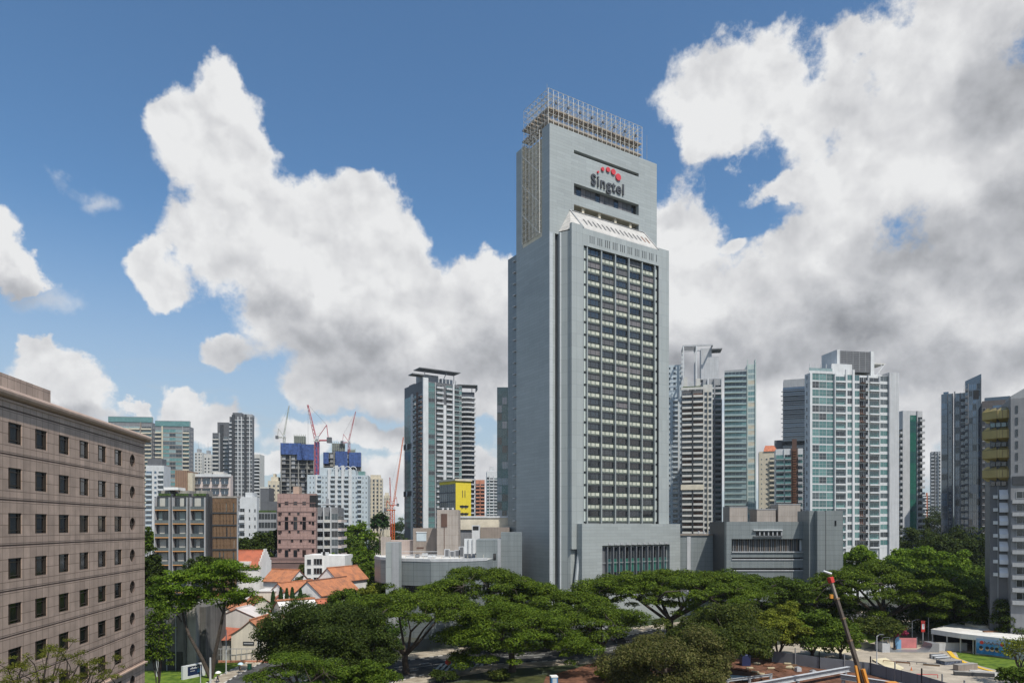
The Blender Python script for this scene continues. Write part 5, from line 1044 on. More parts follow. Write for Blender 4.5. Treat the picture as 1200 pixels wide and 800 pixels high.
b.part('roof_box', MB().box(b.W - .8, b.W + 1.4, 1, 3, b.zt, b.zt + .9, 'white').tube((b.W + .3, .8, b.zt), (b.W + .3, .8, b.zt + 1.2), .4, .4, 'black', 8)); b.flush()
gable_house('terrace_house', 'narrow red roofed house tucked left behind the pale hall', 'house', Xo(252, 182), 182, 70, 7, 9, 8.5, 11, 'cream_white', 'tile_red', HS)
gable_house('terrace_house', 'grey roofed small house between the pale hall and the stepped party walls', 'house', Xo(283, 178), 178, 60, 6, 8, 9.2, 11.4, 'white_bright', 'roof_pink', HS, tile2='tile_orange')
gable_house('terrace_house', 'tiny terracotta roof just right of the upright trunk crown', 'house', Xo(322, 186), 186, 20, 5, 7, 9.6, 11.6, 'white_bright', 'tile_red', HS)
# fills between: low blocks half hidden by trees
b = boxthing('flat_roof_block', 'flat roofed cream block low between the houses and the stepped house', 'building', 300, 322, 693, 190, 'cream_white', 8); b.box('roof_slab', -.2, b.W + .2, -.2, 8, b.zt, b.zt + .3, 'roof_white')
# concrete service block beside the office, tree shade put into its dark colour
D = 141
b = boxthing('concrete_block', 'streaked concrete service block, its shade put into the colour, with a black vehicle opening behind the leaning trunk', 'service building', 160, 218, 711, D, 'concrete_shaded', 16)
x0 = hit(183, b.x, b.y, 1, 0); x1 = hit(214, b.x, b.y, 1, 0)
b.part('opening', MB().box(x0, x1, -.12, 0, 0, 3.9, 'black')); b.part('pale_column', MB().box(b.W, b.W + 1.9, .3, 12, 0, b.zt + .7, 'concrete')); b.part('rear_wall', MB().box(b.W + 1.9, b.W + 3.2, 2, 12, 0, b.zt - .2, 'concrete_shaded'))
for q in (.45, .62, .8): b.part('drain_pipe', MB().tube((b.W * q, -.15, 0), (b.W * q, -.15, b.zt), .09, .09, 'grey', 6))

# plant and pipes on the flat roofs round the podium
for k, (px, D, w, hh, mt) in enumerate(((498, 203, 1.6, 1.1, 'grey_light'), (506, 196, 2.2, .8, 'white'), (548, 196, 1.8, 1.2, 'grey'), (489, 198, 1.2, .9, 'grey_mid'), (556, 202, 2.4, 1.0, 'grey_light'))):
    o = MB().box(-w / 2, w / 2, -.6, .6, .15, hh, mt).box(-w / 2 + .1, w / 2 - .1, -.5, .5, 0, .15, 'charcoal').tube((0, 0, hh), (0, 0, hh + .12), .4, .4, 'charcoal', 12).obj('roof_fan'); o.location = (Xo(px, D), D, 20.6)
    tag(o, 'boxed fan unit on the flat roof of the rounded annex', 'fan unit', 'fan units on the rounded annex')
o = MB().tube((Xo(475, 202), 202, 20.9), (Xo(560, 204), 204, 20.9), .16, .16, 'grey_light', 8).tube((Xo(560, 204), 204, 20.9), (Xo(560, 196), 196, 20.9), .16, .16, 'grey_light', 8).obj('roof_pipe'); tag(o, 'long grey pipe running along the flat roof of the rounded annex', 'pipe')
# ------------------------------------------------------------------ trees
def leaf_mat(name, col, col2, tr=.35):
    m = bpy.data.materials.new(name); m.use_nodes = True; N, L = m.node_tree.nodes, m.node_tree.links; b = N['Principled BSDF']; out = N['Material Output']
    g = N.new('ShaderNodeNewGeometry'); r = N.new('ShaderNodeValToRGB'); L.new(g.outputs['Random Per Island'], r.inputs[0]); e = r.color_ramp.elements
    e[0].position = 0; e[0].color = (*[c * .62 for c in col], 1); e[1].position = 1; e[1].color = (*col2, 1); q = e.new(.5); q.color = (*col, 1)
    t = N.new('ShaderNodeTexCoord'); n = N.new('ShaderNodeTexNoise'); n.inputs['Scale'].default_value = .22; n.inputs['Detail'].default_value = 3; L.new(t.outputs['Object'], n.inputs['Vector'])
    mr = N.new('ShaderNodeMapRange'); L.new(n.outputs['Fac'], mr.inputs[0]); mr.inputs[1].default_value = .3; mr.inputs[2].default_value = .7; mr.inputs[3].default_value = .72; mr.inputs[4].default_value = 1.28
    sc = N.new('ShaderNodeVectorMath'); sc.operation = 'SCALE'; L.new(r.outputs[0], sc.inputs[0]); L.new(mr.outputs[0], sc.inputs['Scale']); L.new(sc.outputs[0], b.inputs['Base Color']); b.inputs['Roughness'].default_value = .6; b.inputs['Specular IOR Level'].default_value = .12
    tb = N.new('ShaderNodeBsdfTranslucent'); L.new(sc.outputs[0], tb.inputs[0]); mx = N.new('ShaderNodeMixShader'); mx.inputs[0].default_value = tr; L.new(b.outputs[0], mx.inputs[1]); L.new(tb.outputs[0], mx.inputs[2]); L.new(mx.outputs[0], out.inputs[0]); MATS[name] = m
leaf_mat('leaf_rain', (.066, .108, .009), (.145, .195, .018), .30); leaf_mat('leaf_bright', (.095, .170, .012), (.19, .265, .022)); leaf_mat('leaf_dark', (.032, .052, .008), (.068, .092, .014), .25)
leaf_mat('leaf_olive', (.085, .095, .022), (.18, .16, .055)); leaf_mat('leaf_mid', (.064, .110, .010), (.135, .19, .018), .28); leaf_mat('leaf_yellow', (.14, .17, .018), (.25, .26, .03)); leaf_mat('leaf_conifer', (.022, .055, .014), (.045, .09, .022), .15)
leaf_mat('leaf_dark_rain', (.048, .082, .007), (.10, .145, .014), .28); leaf_mat('leaf_bright2', (.070, .118, .009), (.15, .205, .018), .30); leaf_mat('leaf_olive2', (.06, .085, .014), (.115, .13, .022)); leaf_mat('leaf_mid2', (.045, .085, .012), (.085, .14, .018))
leaf_mat('leaf_feather', (.10, .12, .015), (.20, .19, .03))
leaf_mat('leaf_pink', (.30, .04, .09), (.42, .09, .12))
mat('bark', (.055, .042, .032), .95, var=.25, vscale=1.5, bump=.5, bscale=8)
def leaf_mesh(name, pts, nrm, size, mname, ratio=.6):
    n = len(pts); a = rng.normal(size=(n, 3)); a -= (a * nrm).sum(1, keepdims=True) * nrm; a /= np.linalg.norm(a, axis=1, keepdims=True) + 1e-9; b = np.cross(nrm, a)
    s = size * rng.uniform(.65, 1.35, (n, 1)); u = a * s * .5; v = b * s * .5 * ratio
    V = np.empty((n, 4, 3)); V[:, 0] = pts - u; V[:, 1] = pts - v * 1.0 + u * .1; V[:, 2] = pts + u; V[:, 3] = pts + v
    V = V.reshape(-1, 3).astype(np.float32); me = bpy.data.meshes.new(name); me.vertices.add(4 * n); me.vertices.foreach_set('co', V.ravel()); me.loops.add(4 * n); me.loops.foreach_set('vertex_index', np.arange(4 * n, dtype=np.int32))
    me.polygons.add(n); me.polygons.foreach_set('loop_start', np.arange(0, 4 * n, 4, dtype=np.int32)); me.update(calc_edges=True); me.materials.append(MATS[mname]); return me
def rnd_dirs(n):
    d = rng.normal(size=(n, 3)); return d / np.linalg.norm(d, axis=1, keepdims=True)
def clump_points(cs, ra, rb, per, up=.8, shell=.75):
    """leaves over the tops of flattened clumps"""
    P, Nn = [], []
    for c, a, b_ in zip(cs, ra, rb):
        n = max(6, int(per * a * a)); d = rnd_dirs(n); d[:, 2] = np.abs(d[:, 2]) * np.where(rng.random(n) < .82, 1, -.6)
        r = shell + (1 - shell) * rng.random((n, 1)) * 1.15; p = d * r * np.array([a, a, b_]) + c
        p += rng.normal(size=(n, 3)) * .12 * a * np.array([1, 1, .5])
        nn = d * np.array([.8, .8, 1]) + np.array([0, 0, up]) + rng.normal(size=(n, 3)) * .55; nn /= np.linalg.norm(nn, axis=1, keepdims=True); P.append(p); Nn.append(nn)
    return np.vstack(P), np.vstack(Nn)
def limbs(tr, base, tips, r0, fork, n=6, lean=(0, 0), bend=.5, main=6):
    """trunk, a few crooked main limbs, and thinner branches leaving them for the crown"""
    f = Vector((lean[0], lean[1], fork)); b0 = Vector(base); top = max(t[2] for t in tips)
    tr.path([b0 - Vector((0, 0, .3)), b0.lerp(f, .3) + Vector((.12, 0, 0)), b0.lerp(f, .7) - Vector((.1, .1, 0)), f], [r0 * 1.4, r0, r0 * .92, r0 * .85], 'bark', 9)
    Rm = max(math.hypot(t[0], t[1]) for t in tips); nodes = []; a0 = random.uniform(0, 6.28)
    for k in range(main):
        a = a0 + 6.283 * k / main + random.uniform(-.35, .35); q = random.uniform(.3, .5) * Rm; zt = f.z + (top - f.z) * random.uniform(.42, .6)
        e_ = Vector((f.x + q * math.cos(a), f.y + q * math.sin(a), zt)); e2 = Vector((f.x + q * 1.55 * math.cos(a + .25), f.y + q * 1.55 * math.sin(a + .25), f.z + (top - f.z) * random.uniform(.66, .8)))
        m1 = f.lerp(e_, .45) + Vector((random.uniform(-.4, .4), random.uniform(-.4, .4), -(zt - f.z) * .08)); rr = r0 * random.uniform(.42, .6)
        tr.path([f - Vector((0, 0, .2 * k * r0)), m1, e_, e2], [rr, rr * .8, rr * .58, rr * .36], 'bark', n); nodes += [(m1, rr * .5), (e_, rr * .42), (e2, rr * .3)]
    for t in tips:
        t = Vector(t); nd, rr = min(nodes, key=lambda q: (q[0] - t).length + random.uniform(0, 2)); m = nd.lerp(t, .5); j = (t - nd).length * .13; m += Vector((random.uniform(-j, j), random.uniform(-j, j), random.uniform(0, j)))
        tr.path([nd, m, t], [rr, rr * .6, rr * .18], 'bark', 5)
def rain_mesh(R, top, thick=6.0, per=26, ls=.5, tiers=3, flat=.35, mname='leaf_rain', fork=None, asp=1.0, droop=5.0, skirt=.45):
    npad = int(R * R * .34) + 8; cs, ra, rb = [], [], []
    k = 0; ga = math.pi * (3 - math.sqrt(5))
    for i in range(npad):
        rr = R * math.sqrt((i + .5) / npad) * random.uniform(.88, 1.06); a = i * ga + random.uniform(-.25, .25); wob = 1 + .14 * math.sin(3 * a + R) + .09 * math.sin(5 * a + 2 * R)
        x, y = rr * wob * math.cos(a), rr * wob * math.sin(a) * asp; t = min(1, rr / R)
        z = top - droop * t ** 2.4 - random.choice([0, 0, .5, 1.2, 2.0][:tiers + 2]) - .8 * math.sin(x * .35) * math.cos(y * .3)
        s = random.uniform(1.2, 3.0) * (1 if R > 9 else .7); cs.append((x, y, z - 1 + random.gauss(0, .35))); ra.append(s); rb.append(s * flat * random.uniform(.7, 1.5))
        if random.random() < skirt and t > .3: cs.append((x * .95, y * .95, z - 1 - random.uniform(1.8, thick * .8))); ra.append(s * .8); rb.append(s * .3)
    P, Nn = clump_points(np.array(cs), ra, rb, per)
    crown = leaf_mesh('crown', P, Nn, ls, mname)
    tr = MB(); fk = fork or top * .35; idx = sorted(random.sample(range(len(cs)), min(len(cs), 46)), key=lambda i: cs[i][0]); limbs(tr, (0, 0, 0), [(cs[i][0], cs[i][1], cs[i][2] + .1) for i in idx], max(.5, R * .045), fk)
    return crown, tr.mesh('trunk')
def round_mesh(R, top, hgt, per=26, ls=.5, mname='leaf_mid', cl=1.5, nlim=14, r0=None, sq=1.0):
    cz = top - hgt / 2; ncl = int(7 * (R * R) / (cl * cl) * 1.0 * max(.6, hgt / (2 * R))) + 10; d = rnd_dirs(ncl); cs = []; ra = []
    ph = random.uniform(0, 6)
    for v in d:
        if v[2] < -.55: continue
        bump = 1 + .24 * math.sin(3 * v[0] + ph) * math.cos(4 * v[1] + ph) + random.uniform(-.16, .08); q = random.uniform(.6, 1.02) * bump
        cs.append((v[0] * R * q * .88, v[1] * R * q * .88 * sq, cz + v[2] * hgt / 2 * q * .9)); ra.append(cl * random.uniform(.5, 1.25))
    P, Nn = clump_points(np.array(cs), ra, [a * .75 for a in ra], per, up=.45, shell=.7); crown = leaf_mesh('crown', P, Nn, ls, mname)
    tr = MB(); idx = random.sample(range(len(cs)), min(nlim, len(cs))); limbs(tr, (0, 0, 0), [cs[i] for i in idx], r0 or max(.22, R * .06), max(1.5, (top - hgt) * .9))
    return crown, tr.mesh('trunk')
def plant_tree(name, label, cat, px, D, meshes, group=None, rot=None, sc=1.0, lm=None, z=0):
    r = empty(name, (Xo(px, D), D, z), rot if rot is not None else random.uniform(0, 6.28), label, cat, group); r.scale = (sc, sc, sc)
    for nm, me in zip(('crown', 'trunk'), meshes):
        o = bpy.data.objects.new(nm, me); C.objects.link(o); o.parent = r
        if nm == 'crown' and lm: o.material_slots[0].link = 'OBJECT'; o.material_slots[0].material = MATS[lm]
    return r
def rt(label, px, top, half, D, thick=6, lm='leaf_rain', asp=.8, droop=5, fork=None, ls=None, per=None, flat=.42, skirt=.4, g='spreading rain trees in front of the headquarters'):
    R = half / F * D; zt = Zo(top, D); lsz = ls or .0027 * D
    return plant_tree('rain_tree', label, 'tree', px, D, rain_mesh(R, zt, thick, per or 10 / (lsz * lsz * .55), lsz, mname=lm, asp=asp, droop=droop, fork=fork, flat=flat, skirt=skirt), g, rot=0)
rt('broad umbrella crowned rain tree directly below the headquarters tower podium window', 785, 668, 108, 172, 6, droop=4.5)
rt('rain tree with a domed crown below the slotted grey block', 878, 671, 62, 186, 6, lm='leaf_dark_rain', droop=4)
rt('flat rain tree crown at the foot of the tall clad fin tower', 950, 685, 50, 186, 5, lm='leaf_dark_rain', droop=3.5)
rt('rain tree crown rising in front of the rounded grey annex', 566, 665, 78, 166, 6, droop=6)
rt('dense rain tree between the annex crown and the headquarters base', 640, 684, 62, 168, 5, droop=4)
rt('large rain tree with thick dark forking trunk above the road', 475, 689, 88, 138, 6, droop=4.5, fork=4.0, skirt=.12)
rt('leafy rain tree in the middle of the photo before the road bend', 600, 704, 84, 140, 7, lm='leaf_bright2', droop=7, fork=5)
rt('smaller rain tree with bare forked limbs beside the parked dark car', 706, 706, 52, 150, 3, droop=3, fork=3.5, skirt=.1)
rt('huge flat crowned rain tree behind the skate park', 1040, 660, 98, 186, 6, lm='leaf_rain', droop=6, fork=5)
rt('rain tree at the right of the skate park near the pavilion', 1120, 690, 55, 182, 6, lm='leaf_rain', droop=5)
G2 = 'park trees round the skate park'
def bt(label, px, top, half, D, hpx, lm='leaf_mid', cl=1.5, g=G2, name='broadleaf_tree', sq=1.0, per=None, z=0):
    R = half / F * D; zt = Zo(top, D); hg = hpx / F * D; ls = max(.2, .0032 * D); clr = max(.6, cl * R / 6)
    return plant_tree(name, label, 'tree', px, D, round_mesh(R, zt, hg, per or 13 / (ls * ls * .55), ls, lm, clr, sq=sq), g, rot=0)
bt('dark olive green tree left of centre standing before the white gable house', 372, 703, 74, 122, 92, 'leaf_dark', 1.3, None)  # dark olive green foliage
bt('dark low tree filling the gap right of the dark olive green tree', 432, 735, 40, 120, 60, 'leaf_dark', 1.3, None)
rt('bright leafy spreading tree at the bottom edge left of centre', 355, 762, 66, 106, 6, lm='leaf_mid', droop=4, g=G2)
bt('low green tree at the bottom edge under the forking trunk', 425, 772, 40, 104, 60, 'leaf_mid', 1.2, None)
bt('big olive brown tree in the middle foreground', 784, 737, 78, 124, 85, 'leaf_olive', 1.2)
bt('darker green tree just behind the olive brown tree', 845, 712, 68, 136, 75, 'leaf_olive2', 1.3)
bt('yellow green tree standing right of the olive brown tree', 912, 709, 36, 150, 62, 'leaf_yellow', 1.3)
bt('round green tree left of the black crane boom', 952, 717, 38, 152, 56, 'leaf_mid', 1.3)
bt('round green tree touching the black crane boom', 985, 721, 30, 154, 52, 'leaf_mid', 1.3)
bt('low spreading tree beside the pink bougainvillea', 1030, 724, 32, 166, 22, 'leaf_olive2', 1.2)
bt('bright round tree at the foot of the clad fin tower', 1005, 639, 29, 232, 52, 'leaf_bright', 1.3)
bt('bright tree between two round crowns below the largest white condominium', 1068, 641, 38, 236, 52, 'leaf_bright', 1.3)
bt('tall round bright tree left of the dark tree at the right edge', 1116, 644, 30, 226, 60, 'leaf_bright', 1.3)
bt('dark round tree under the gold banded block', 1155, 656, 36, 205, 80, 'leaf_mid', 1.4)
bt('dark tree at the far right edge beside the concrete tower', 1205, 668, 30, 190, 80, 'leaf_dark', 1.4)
bt('thin leafed tree overhanging the mural at the right edge', 1196, 742, 26, 128, 40, 'leaf_yellow', 1.1, per=30)
bt('small bush tree at the bottom right corner', 1192, 780, 22, 122, 26, 'leaf_mid', 1.1)
bt('thin bushy tree growing close against the granite office corner', 184, 690, 16, 112, 120, 'leaf_mid', .8, None, per=60)
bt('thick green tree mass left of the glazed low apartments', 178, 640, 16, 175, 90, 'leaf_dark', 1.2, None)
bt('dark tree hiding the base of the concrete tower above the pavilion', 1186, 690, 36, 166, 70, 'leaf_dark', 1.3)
# the two-trunk tree on the lawn
def lawn_tree():
    D = 134; r = empty('lawn_tree', (Xo(250, D), D, 0), 0, 'tall tree with a leaning and an upright trunk on the lawn beside the road', 'tree')
    cs, ra = [], []; s = D / F
    for (px, py, rx, rz_, n) in ((262, 668, 34, 9, 26), (212, 682, 30, 12, 24), (190, 700, 20, 10, 12), (272, 690, 30, 12, 22), (240, 700, 30, 10, 18), (225, 672, 22, 8, 10), (285, 703, 18, 6, 10), (205, 708, 26, 8, 12)):
        for i in range(int(n * 1.5)): 
            a = random.uniform(0, 6.28); q = math.sqrt(random.random()); cs.append(((px - 250) * s + rx * s * q * math.cos(a), random.uniform(-1, 1) * rx * s * .9 * math.sin(a) * q, Zo(py, D) + rz_ * s * random.uniform(-1, 1))); ra.append(random.uniform(.9, 1.7))
    P, Nn = clump_points(np.array(cs), ra, [a * .5 for a in ra], 75, up=.7, shell=.5); o = bpy.data.objects.new('crown', leaf_mesh('crown', P, Nn, .42, 'leaf_bright')); C.objects.link(o); o.parent = r
    tr = MB(); Pp = lambda px, py, dy=0: Vector(((px - 250) * s, dy, Zo(py, D)))
    tr.path([Pp(247, 795), Pp(251, 770), Pp(257, 742), Pp(262, 717), Pp(264, 702)], [.5, .42, .34, .26, .2], 'bark', 8)
    tr.path([Pp(246, 792), Pp(236, 770), Pp(222, 745), Pp(213, 728, 1), Pp(208, 705, 1.4)], [.45, .36, .28, .22, .14], 'bark', 8)
    for a, bq in (((261, 717), (248, 700)), ((261, 716), (279, 708)), ((279, 708), (290, 698)), ((264, 704), (275, 685)), ((264, 702), (255, 680)), ((213, 728), (196, 708)), ((208, 705), (218, 690)), ((208, 705), (200, 690)), ((264, 702), (262, 672))):
        tr.tube(Pp(*a), Pp(*bq, random.uniform(-1.5, 1.5)), .17, .07, 'bark', 6)
    o = tr.obj('trunk', r)
lawn_tree()
# feathery tops in the near left corner
nr = empty('feathery_tree', (Xo(45, 46), 46, 0), 0, 'sparse feathery tree tops rising against the lower granite wall', 'tree')
cs, ra = [], []; s = 46 / F; tr = MB()
for (px, py, rx, rz_, n) in ((15, 780, 22, 14, 16), (50, 765, 14, 12, 10), (40, 790, 22, 12, 16), (85, 765, 12, 9, 7), (78, 785, 20, 14, 13), (112, 782, 16, 8, 7), (122, 775, 9, 4, 4), (135, 790, 14, 6, 6), (62, 757, 8, 5, 4), (95, 795, 26, 12, 12)):
    for i in range(n):
        c = ((px - 45 + random.uniform(-rx, rx)) * s, random.uniform(-2, 2), Zo(py + random.uniform(-rz_, rz_), 46)); cs.append(c); ra.append(random.uniform(.25, .5))
        if i % 3 == 0: tr.path([((px - 45) * s * .8, 0, Zo(810, 46)), ((px - 45) * s, c[1] * .5, c[2] - .8), c], [.06, .035, .012], 'bark', 5)
P, Nn = clump_points(np.array(cs), ra, [a * .55 for a in ra], 620, up=.8, shell=.3); o = bpy.data.objects.new('crown', leaf_mesh('crown', P, Nn, .13, 'leaf_feather', .45)); C.objects.link(o); o.parent = nr
tr.path([(0, 0, 0), (.3, 0, 12), (0, 0, Zo(805, 46))], [.3, .2, .12], 'bark'); tr.obj('trunk', nr)
# boulevard and background greenery
G3 = 'street trees between houses and annex'
for (px, top, half, D, h, lm, lab) in ((420, 612, 20, 380, 34, 'leaf_bright', 'bright tree high on the boulevard above the white office block'), (408, 628, 22, 330, 34, 'leaf_mid', 'green boulevard tree right of the frame block'), (425, 640, 16, 300, 34, 'leaf_bright', 'boulevard tree just left of the annex top'),
        (402, 650, 22, 250, 38, 'leaf_mid', 'boulevard tree right behind the white office block'), (415, 668, 26, 215, 40, 'leaf_mid', 'green tree right of the orange roofs'), (430, 656, 14, 240, 40, 'leaf_mid', 'tree squeezed against the rounded annex left end'), (405, 690, 28, 180, 40, 'leaf_mid', 'leafy tree below the last orange roof'),
        (440, 684, 22, 186, 30, 'leaf_yellow', 'low yellow green tree at the base of the annex fin'), (445, 600, 12, 420, 26, 'leaf_conifer', 'dark pointed tree beside the orange crane foot'), (395, 618, 22, 420, 26, 'leaf_dark', 'dark boulevard trees before the arched block'),
        (300, 625, 22, 255, 40, 'leaf_dark', 'dark tree between white flats and pink office'), (318, 618, 16, 262, 40, 'leaf_dark', 'dark tree touching the left side of the pink office'), (285, 632, 14, 245, 34, 'leaf_dark', 'dark tree right of the timber screened block'),
        (240, 652, 24, 186, 30, 'leaf_dark', 'dark green tree before the glazed low apartments'), (365, 662, 18, 245, 14, 'leaf_olive2', 'small tree on the pink office podium'), (345, 674, 14, 205, 16, 'leaf_dark', 'small round tree above the orange roofs'), (330, 668, 10, 228, 16, 'leaf_mid', 'small tree below the pink office podium'),
        (385, 648, 16, 262, 20, 'leaf_bright', 'bright low trees behind the white office block roof'), (175, 618, 12, 230, 40, 'leaf_mid', 'pale green tree seen past the office corner')):
    bt(lab, px, top, half, D, h, lm, 1.5, G3)
def conifer(px, top, D, base_py, w, lab):
    h = Zo(top, D) - Zo(base_py, D); n = 1500; t = rng.random(n) ** .8; a = rng.random(n) * 6.28; rr = w / 2 * np.sin(np.clip((1 - t) * 1.15 + .12, 0, 1) * math.pi / 2) * rng.uniform(.6, 1.05, n)
    P = np.stack([rr * np.cos(a), rr * np.sin(a), t * h], 1); Nn = np.stack([np.cos(a), np.sin(a), .6 + 0 * a], 1) + rng.normal(size=(n, 3)) * .4; Nn /= np.linalg.norm(Nn, axis=1, keepdims=True)
    plant_tree('conifer', lab, 'tree', px, D, (leaf_mesh('crown', P, Nn, .5, 'leaf_conifer'), MB().tube((0, 0, -Zo(base_py, D)), (0, 0, h * .7), .15, .05, 'bark').mesh('trunk')), 'row of narrow conifers by the white gables', z=Zo(base_py, D))
for px, top, w, lab in ((320, 692, 1.1, 'shortest narrow conifer, leftmost of the row'), (329, 688, 1.1, 'narrow conifer second from the left of the row'), (336, 689, 1.0, 'narrow conifer in the middle of the row'), (342.5, 688, 1.3, 'narrow conifer fourth from the left'), (352, 689, 1.3, 'rightmost conifer against the white gable')): conifer(px, top, 181, 708, w, lab)
# one mass of far woodland (nobody could count its trees)
def wood(name, specs, lm, cl=3.0, ls=1.0):
    cs, ra = [], []
    for (p0, p1, top, D, zb) in specs:
        x0, x1, zt = Xo(p0, D), Xo(p1, D), Zo(top, D); n = int((x1 - x0) * (zt - zb) / (cl * cl) * 1.5)
        for i in range(n):
            x = random.uniform(x0, x1); env = 1 - .22 * abs(math.sin(x * .16 + D)) - .1 * abs(math.sin(x * .41)); z = zb + (zt - zb) * env * random.random() ** .6; cs.append((x, D + random.uniform(-6, 6), z)); ra.append(cl * random.uniform(.6, 1.2))
    P, Nn = clump_points(np.array(cs), ra, [a * .8 for a in ra], 5.5 / (ls * ls * .5), up=.5, shell=.7); o = bpy.data.objects.new(name, leaf_mesh(name, P, Nn, ls, lm)); C.objects.link(o); return tag(o, kind='stuff')
wood('distant_woodland', [(990, 1190, 612, 330, 2), (975, 1060, 628, 290, 2), (1080, 1180, 618, 300, 2), (1045, 1110, 590, 520, 4)], 'leaf_dark', 2.6, .9)
wood('background_greenery', [(180, 330, 640, 300, 2), (280, 480, 625, 440, 2), (440, 600, 632, 320, 2), (100, 300, 600, 700, 2), (300, 600, 605, 800, 2), (780, 1000, 640, 300, 2), (1080, 1250, 600, 700, 2)], 'leaf_mid2', 3.0, 1.1)
wood('hedge_undergrowth', [(300, 450, 700, 172, 0), (380, 470, 720, 160, 0), (960, 1240, 705, 192, 0), (560, 700, 735, 165, 0), (1080, 1240, 716, 185, 0), (880, 990, 705, 190, 0)], 'leaf_mid2', 1.6, .5)
# ------------------------------------------------------------------ ground surfaces, roads and the lawn
def surf_mat(name, c1, c2, sc=.6, lo=.4, hi=.6, rough=.95, det=9):
    m = bpy.data.materials.new(name); m.use_nodes = True; N, L = m.node_tree.nodes, m.node_tree.links; b = N['Principled BSDF']; b.inputs['Roughness'].default_value = rough; b.inputs['Specular IOR Level'].default_value = .2
    t = N.new('ShaderNodeTexCoord'); n = N.new('ShaderNodeTexNoise'); n.inputs['Scale'].default_value = sc; n.inputs['Detail'].default_value = det; n.inputs['Roughness'].default_value = .65; L.new(t.outputs['Object'], n.inputs['Vector'])
    r = N.new('ShaderNodeValToRGB'); L.new(n.outputs['Fac'], r.inputs[0]); e = r.color_ramp.elements; e[0].position = lo; e[0].color = (*c1, 1); e[1].position = hi; e[1].color = (*c2, 1); L.new(r.outputs[0], b.inputs['Base Color']); MATS[name] = m
surf_mat('asphalt', (.055, .055, .056), (.10, .10, .098), .5); surf_mat('lawn_green', (.055, .10, .012), (.13, .19, .022), .5); surf_mat('paving', (.26, .22, .17), (.42, .37, .29), .35); surf_mat('plaza', (.27, .235, .19), (.46, .40, .32), .22, .35, .65)
surf_mat('red_earth', (.07, .035, .022), (.19, .09, .055), .5); surf_mat('sand_ramp', (.50, .43, .28), (.66, .58, .40), .4); surf_mat('dark_shrub_soil', (.03, .035, .012), (.07, .075, .025), .4)
mat('road_paint', (.62, .62, .58), .8, var=.1); mat('kerb_black', (.06, .06, .06), .8); mat('kerb_white', (.6, .58, .54), .8); mat('yellow_line', (.68, .42, .03), .7, var=.08)
def patch(name, pts, mt, z, thick=0.0, kind='structure'):
    P3 = [gnd(*p, z) for p in pts]; m = MB()
    if thick: m.prism([(p.x, p.y) for p in P3], z - thick, z, mt)
    else: m.quad(P3, mt)
    return tag(m.obj(name), kind=kind)
def strip(name, line, w, mt, z, thick=0):
    pts = [Vector((a, b_, 0)) for a, b_ in line]; m = MB(); L_, R2 = [], []
    for i, p in enumerate(pts):
        d = (pts[min(i + 1, len(pts) - 1)] - pts[max(i - 1, 0)]).normalized(); n_ = Vector((-d.y, d.x, 0)) * w / 2; L_.append(p + n_); R2.append(p - n_)
    for i in range(len(pts) - 1):
        if thick: m.prism([(R2[i].x, R2[i].y), (R2[i + 1].x, R2[i + 1].y), (L_[i + 1].x, L_[i + 1].y), (L_[i].x, L_[i].y)], z - thick, z, mt)
        else: m.quad([R2[i] + Vector((0, 0, z)), R2[i + 1] + Vector((0, 0, z)), L_[i + 1] + Vector((0, 0, z)), L_[i] + Vector((0, 0, z))], mt)
    return tag(m.obj(name), kind='structure')
patch('lawn', [(150, 830), (232, 812), (262, 797), (312, 778), (318, 768), (200, 768), (120, 790)], 'lawn_green', .012)
gx_ = lambda a: (gnd(*a).x, gnd(*a).y)
rd = [gx_((224, 845)), gx_((274, 812)), gx_((307, 790)), gx_((354, 764)), gx_((386, 748))]
strip('side_road', rd, 9, 'asphalt', .016)
def off_line(line, o):
    pts = [Vector((a, b_, 0)) for a, b_ in line]; out = []
    for i, p in enumerate(pts):
        d = (pts[min(i + 1, len(pts) - 1)] - pts[max(i - 1, 0)]).normalized(); out.append((p.x - d.y * o, p.y + d.x * o))
    return out
strip('footpath', off_line(rd, 6.3), 3.2, 'paving', .12, .12)
def kerb(line, o, w=.3, step=1.2, z=.135):
    pts = [Vector(p + (0,)) for p in off_line(line, o)]; m = MB(); k = 0
    for a, b_ in zip(pts[:-1], pts[1:]):
        n = max(1, int((b_ - a).length / step)); d = (b_ - a).normalized(); nn = Vector((-d.y, d.x, 0)) * w / 2
        for i in range(n):
            p, q = a.lerp(b_, i / n), a.lerp(b_, (i + 1) / n); m.prism([((p - nn).x, (p - nn).y), ((q - nn).x, (q - nn).y), ((q + nn).x, (q + nn).y), ((p + nn).x, (p + nn).y)], 0, z, 'kerb_black' if k % 2 else 'kerb_white'); k += 1
    return tag(m.obj('kerb'), kind='structure')
kerb(rd, 4.65); kerb(rd, 8.0)
main = [gx_((250, 870)), gx_((400, 800)), gx_((470, 784)), gx_((560, 771)), gx_((660, 765)), gx_((730, 757)), gx_((790, 742)), gx_((900, 727)), gx_((1010, 722)), gx_((1230, 722))]
strip('main_road', main, 15, 'asphalt', .02); kerb(main, 7.7); kerb(main, -7.7)
strip('verge', off_line(main, 11.2), 6.4, 'paving', .11, .11); strip('verge', off_line(main, -10.4), 5, 'paving', .11, .11)
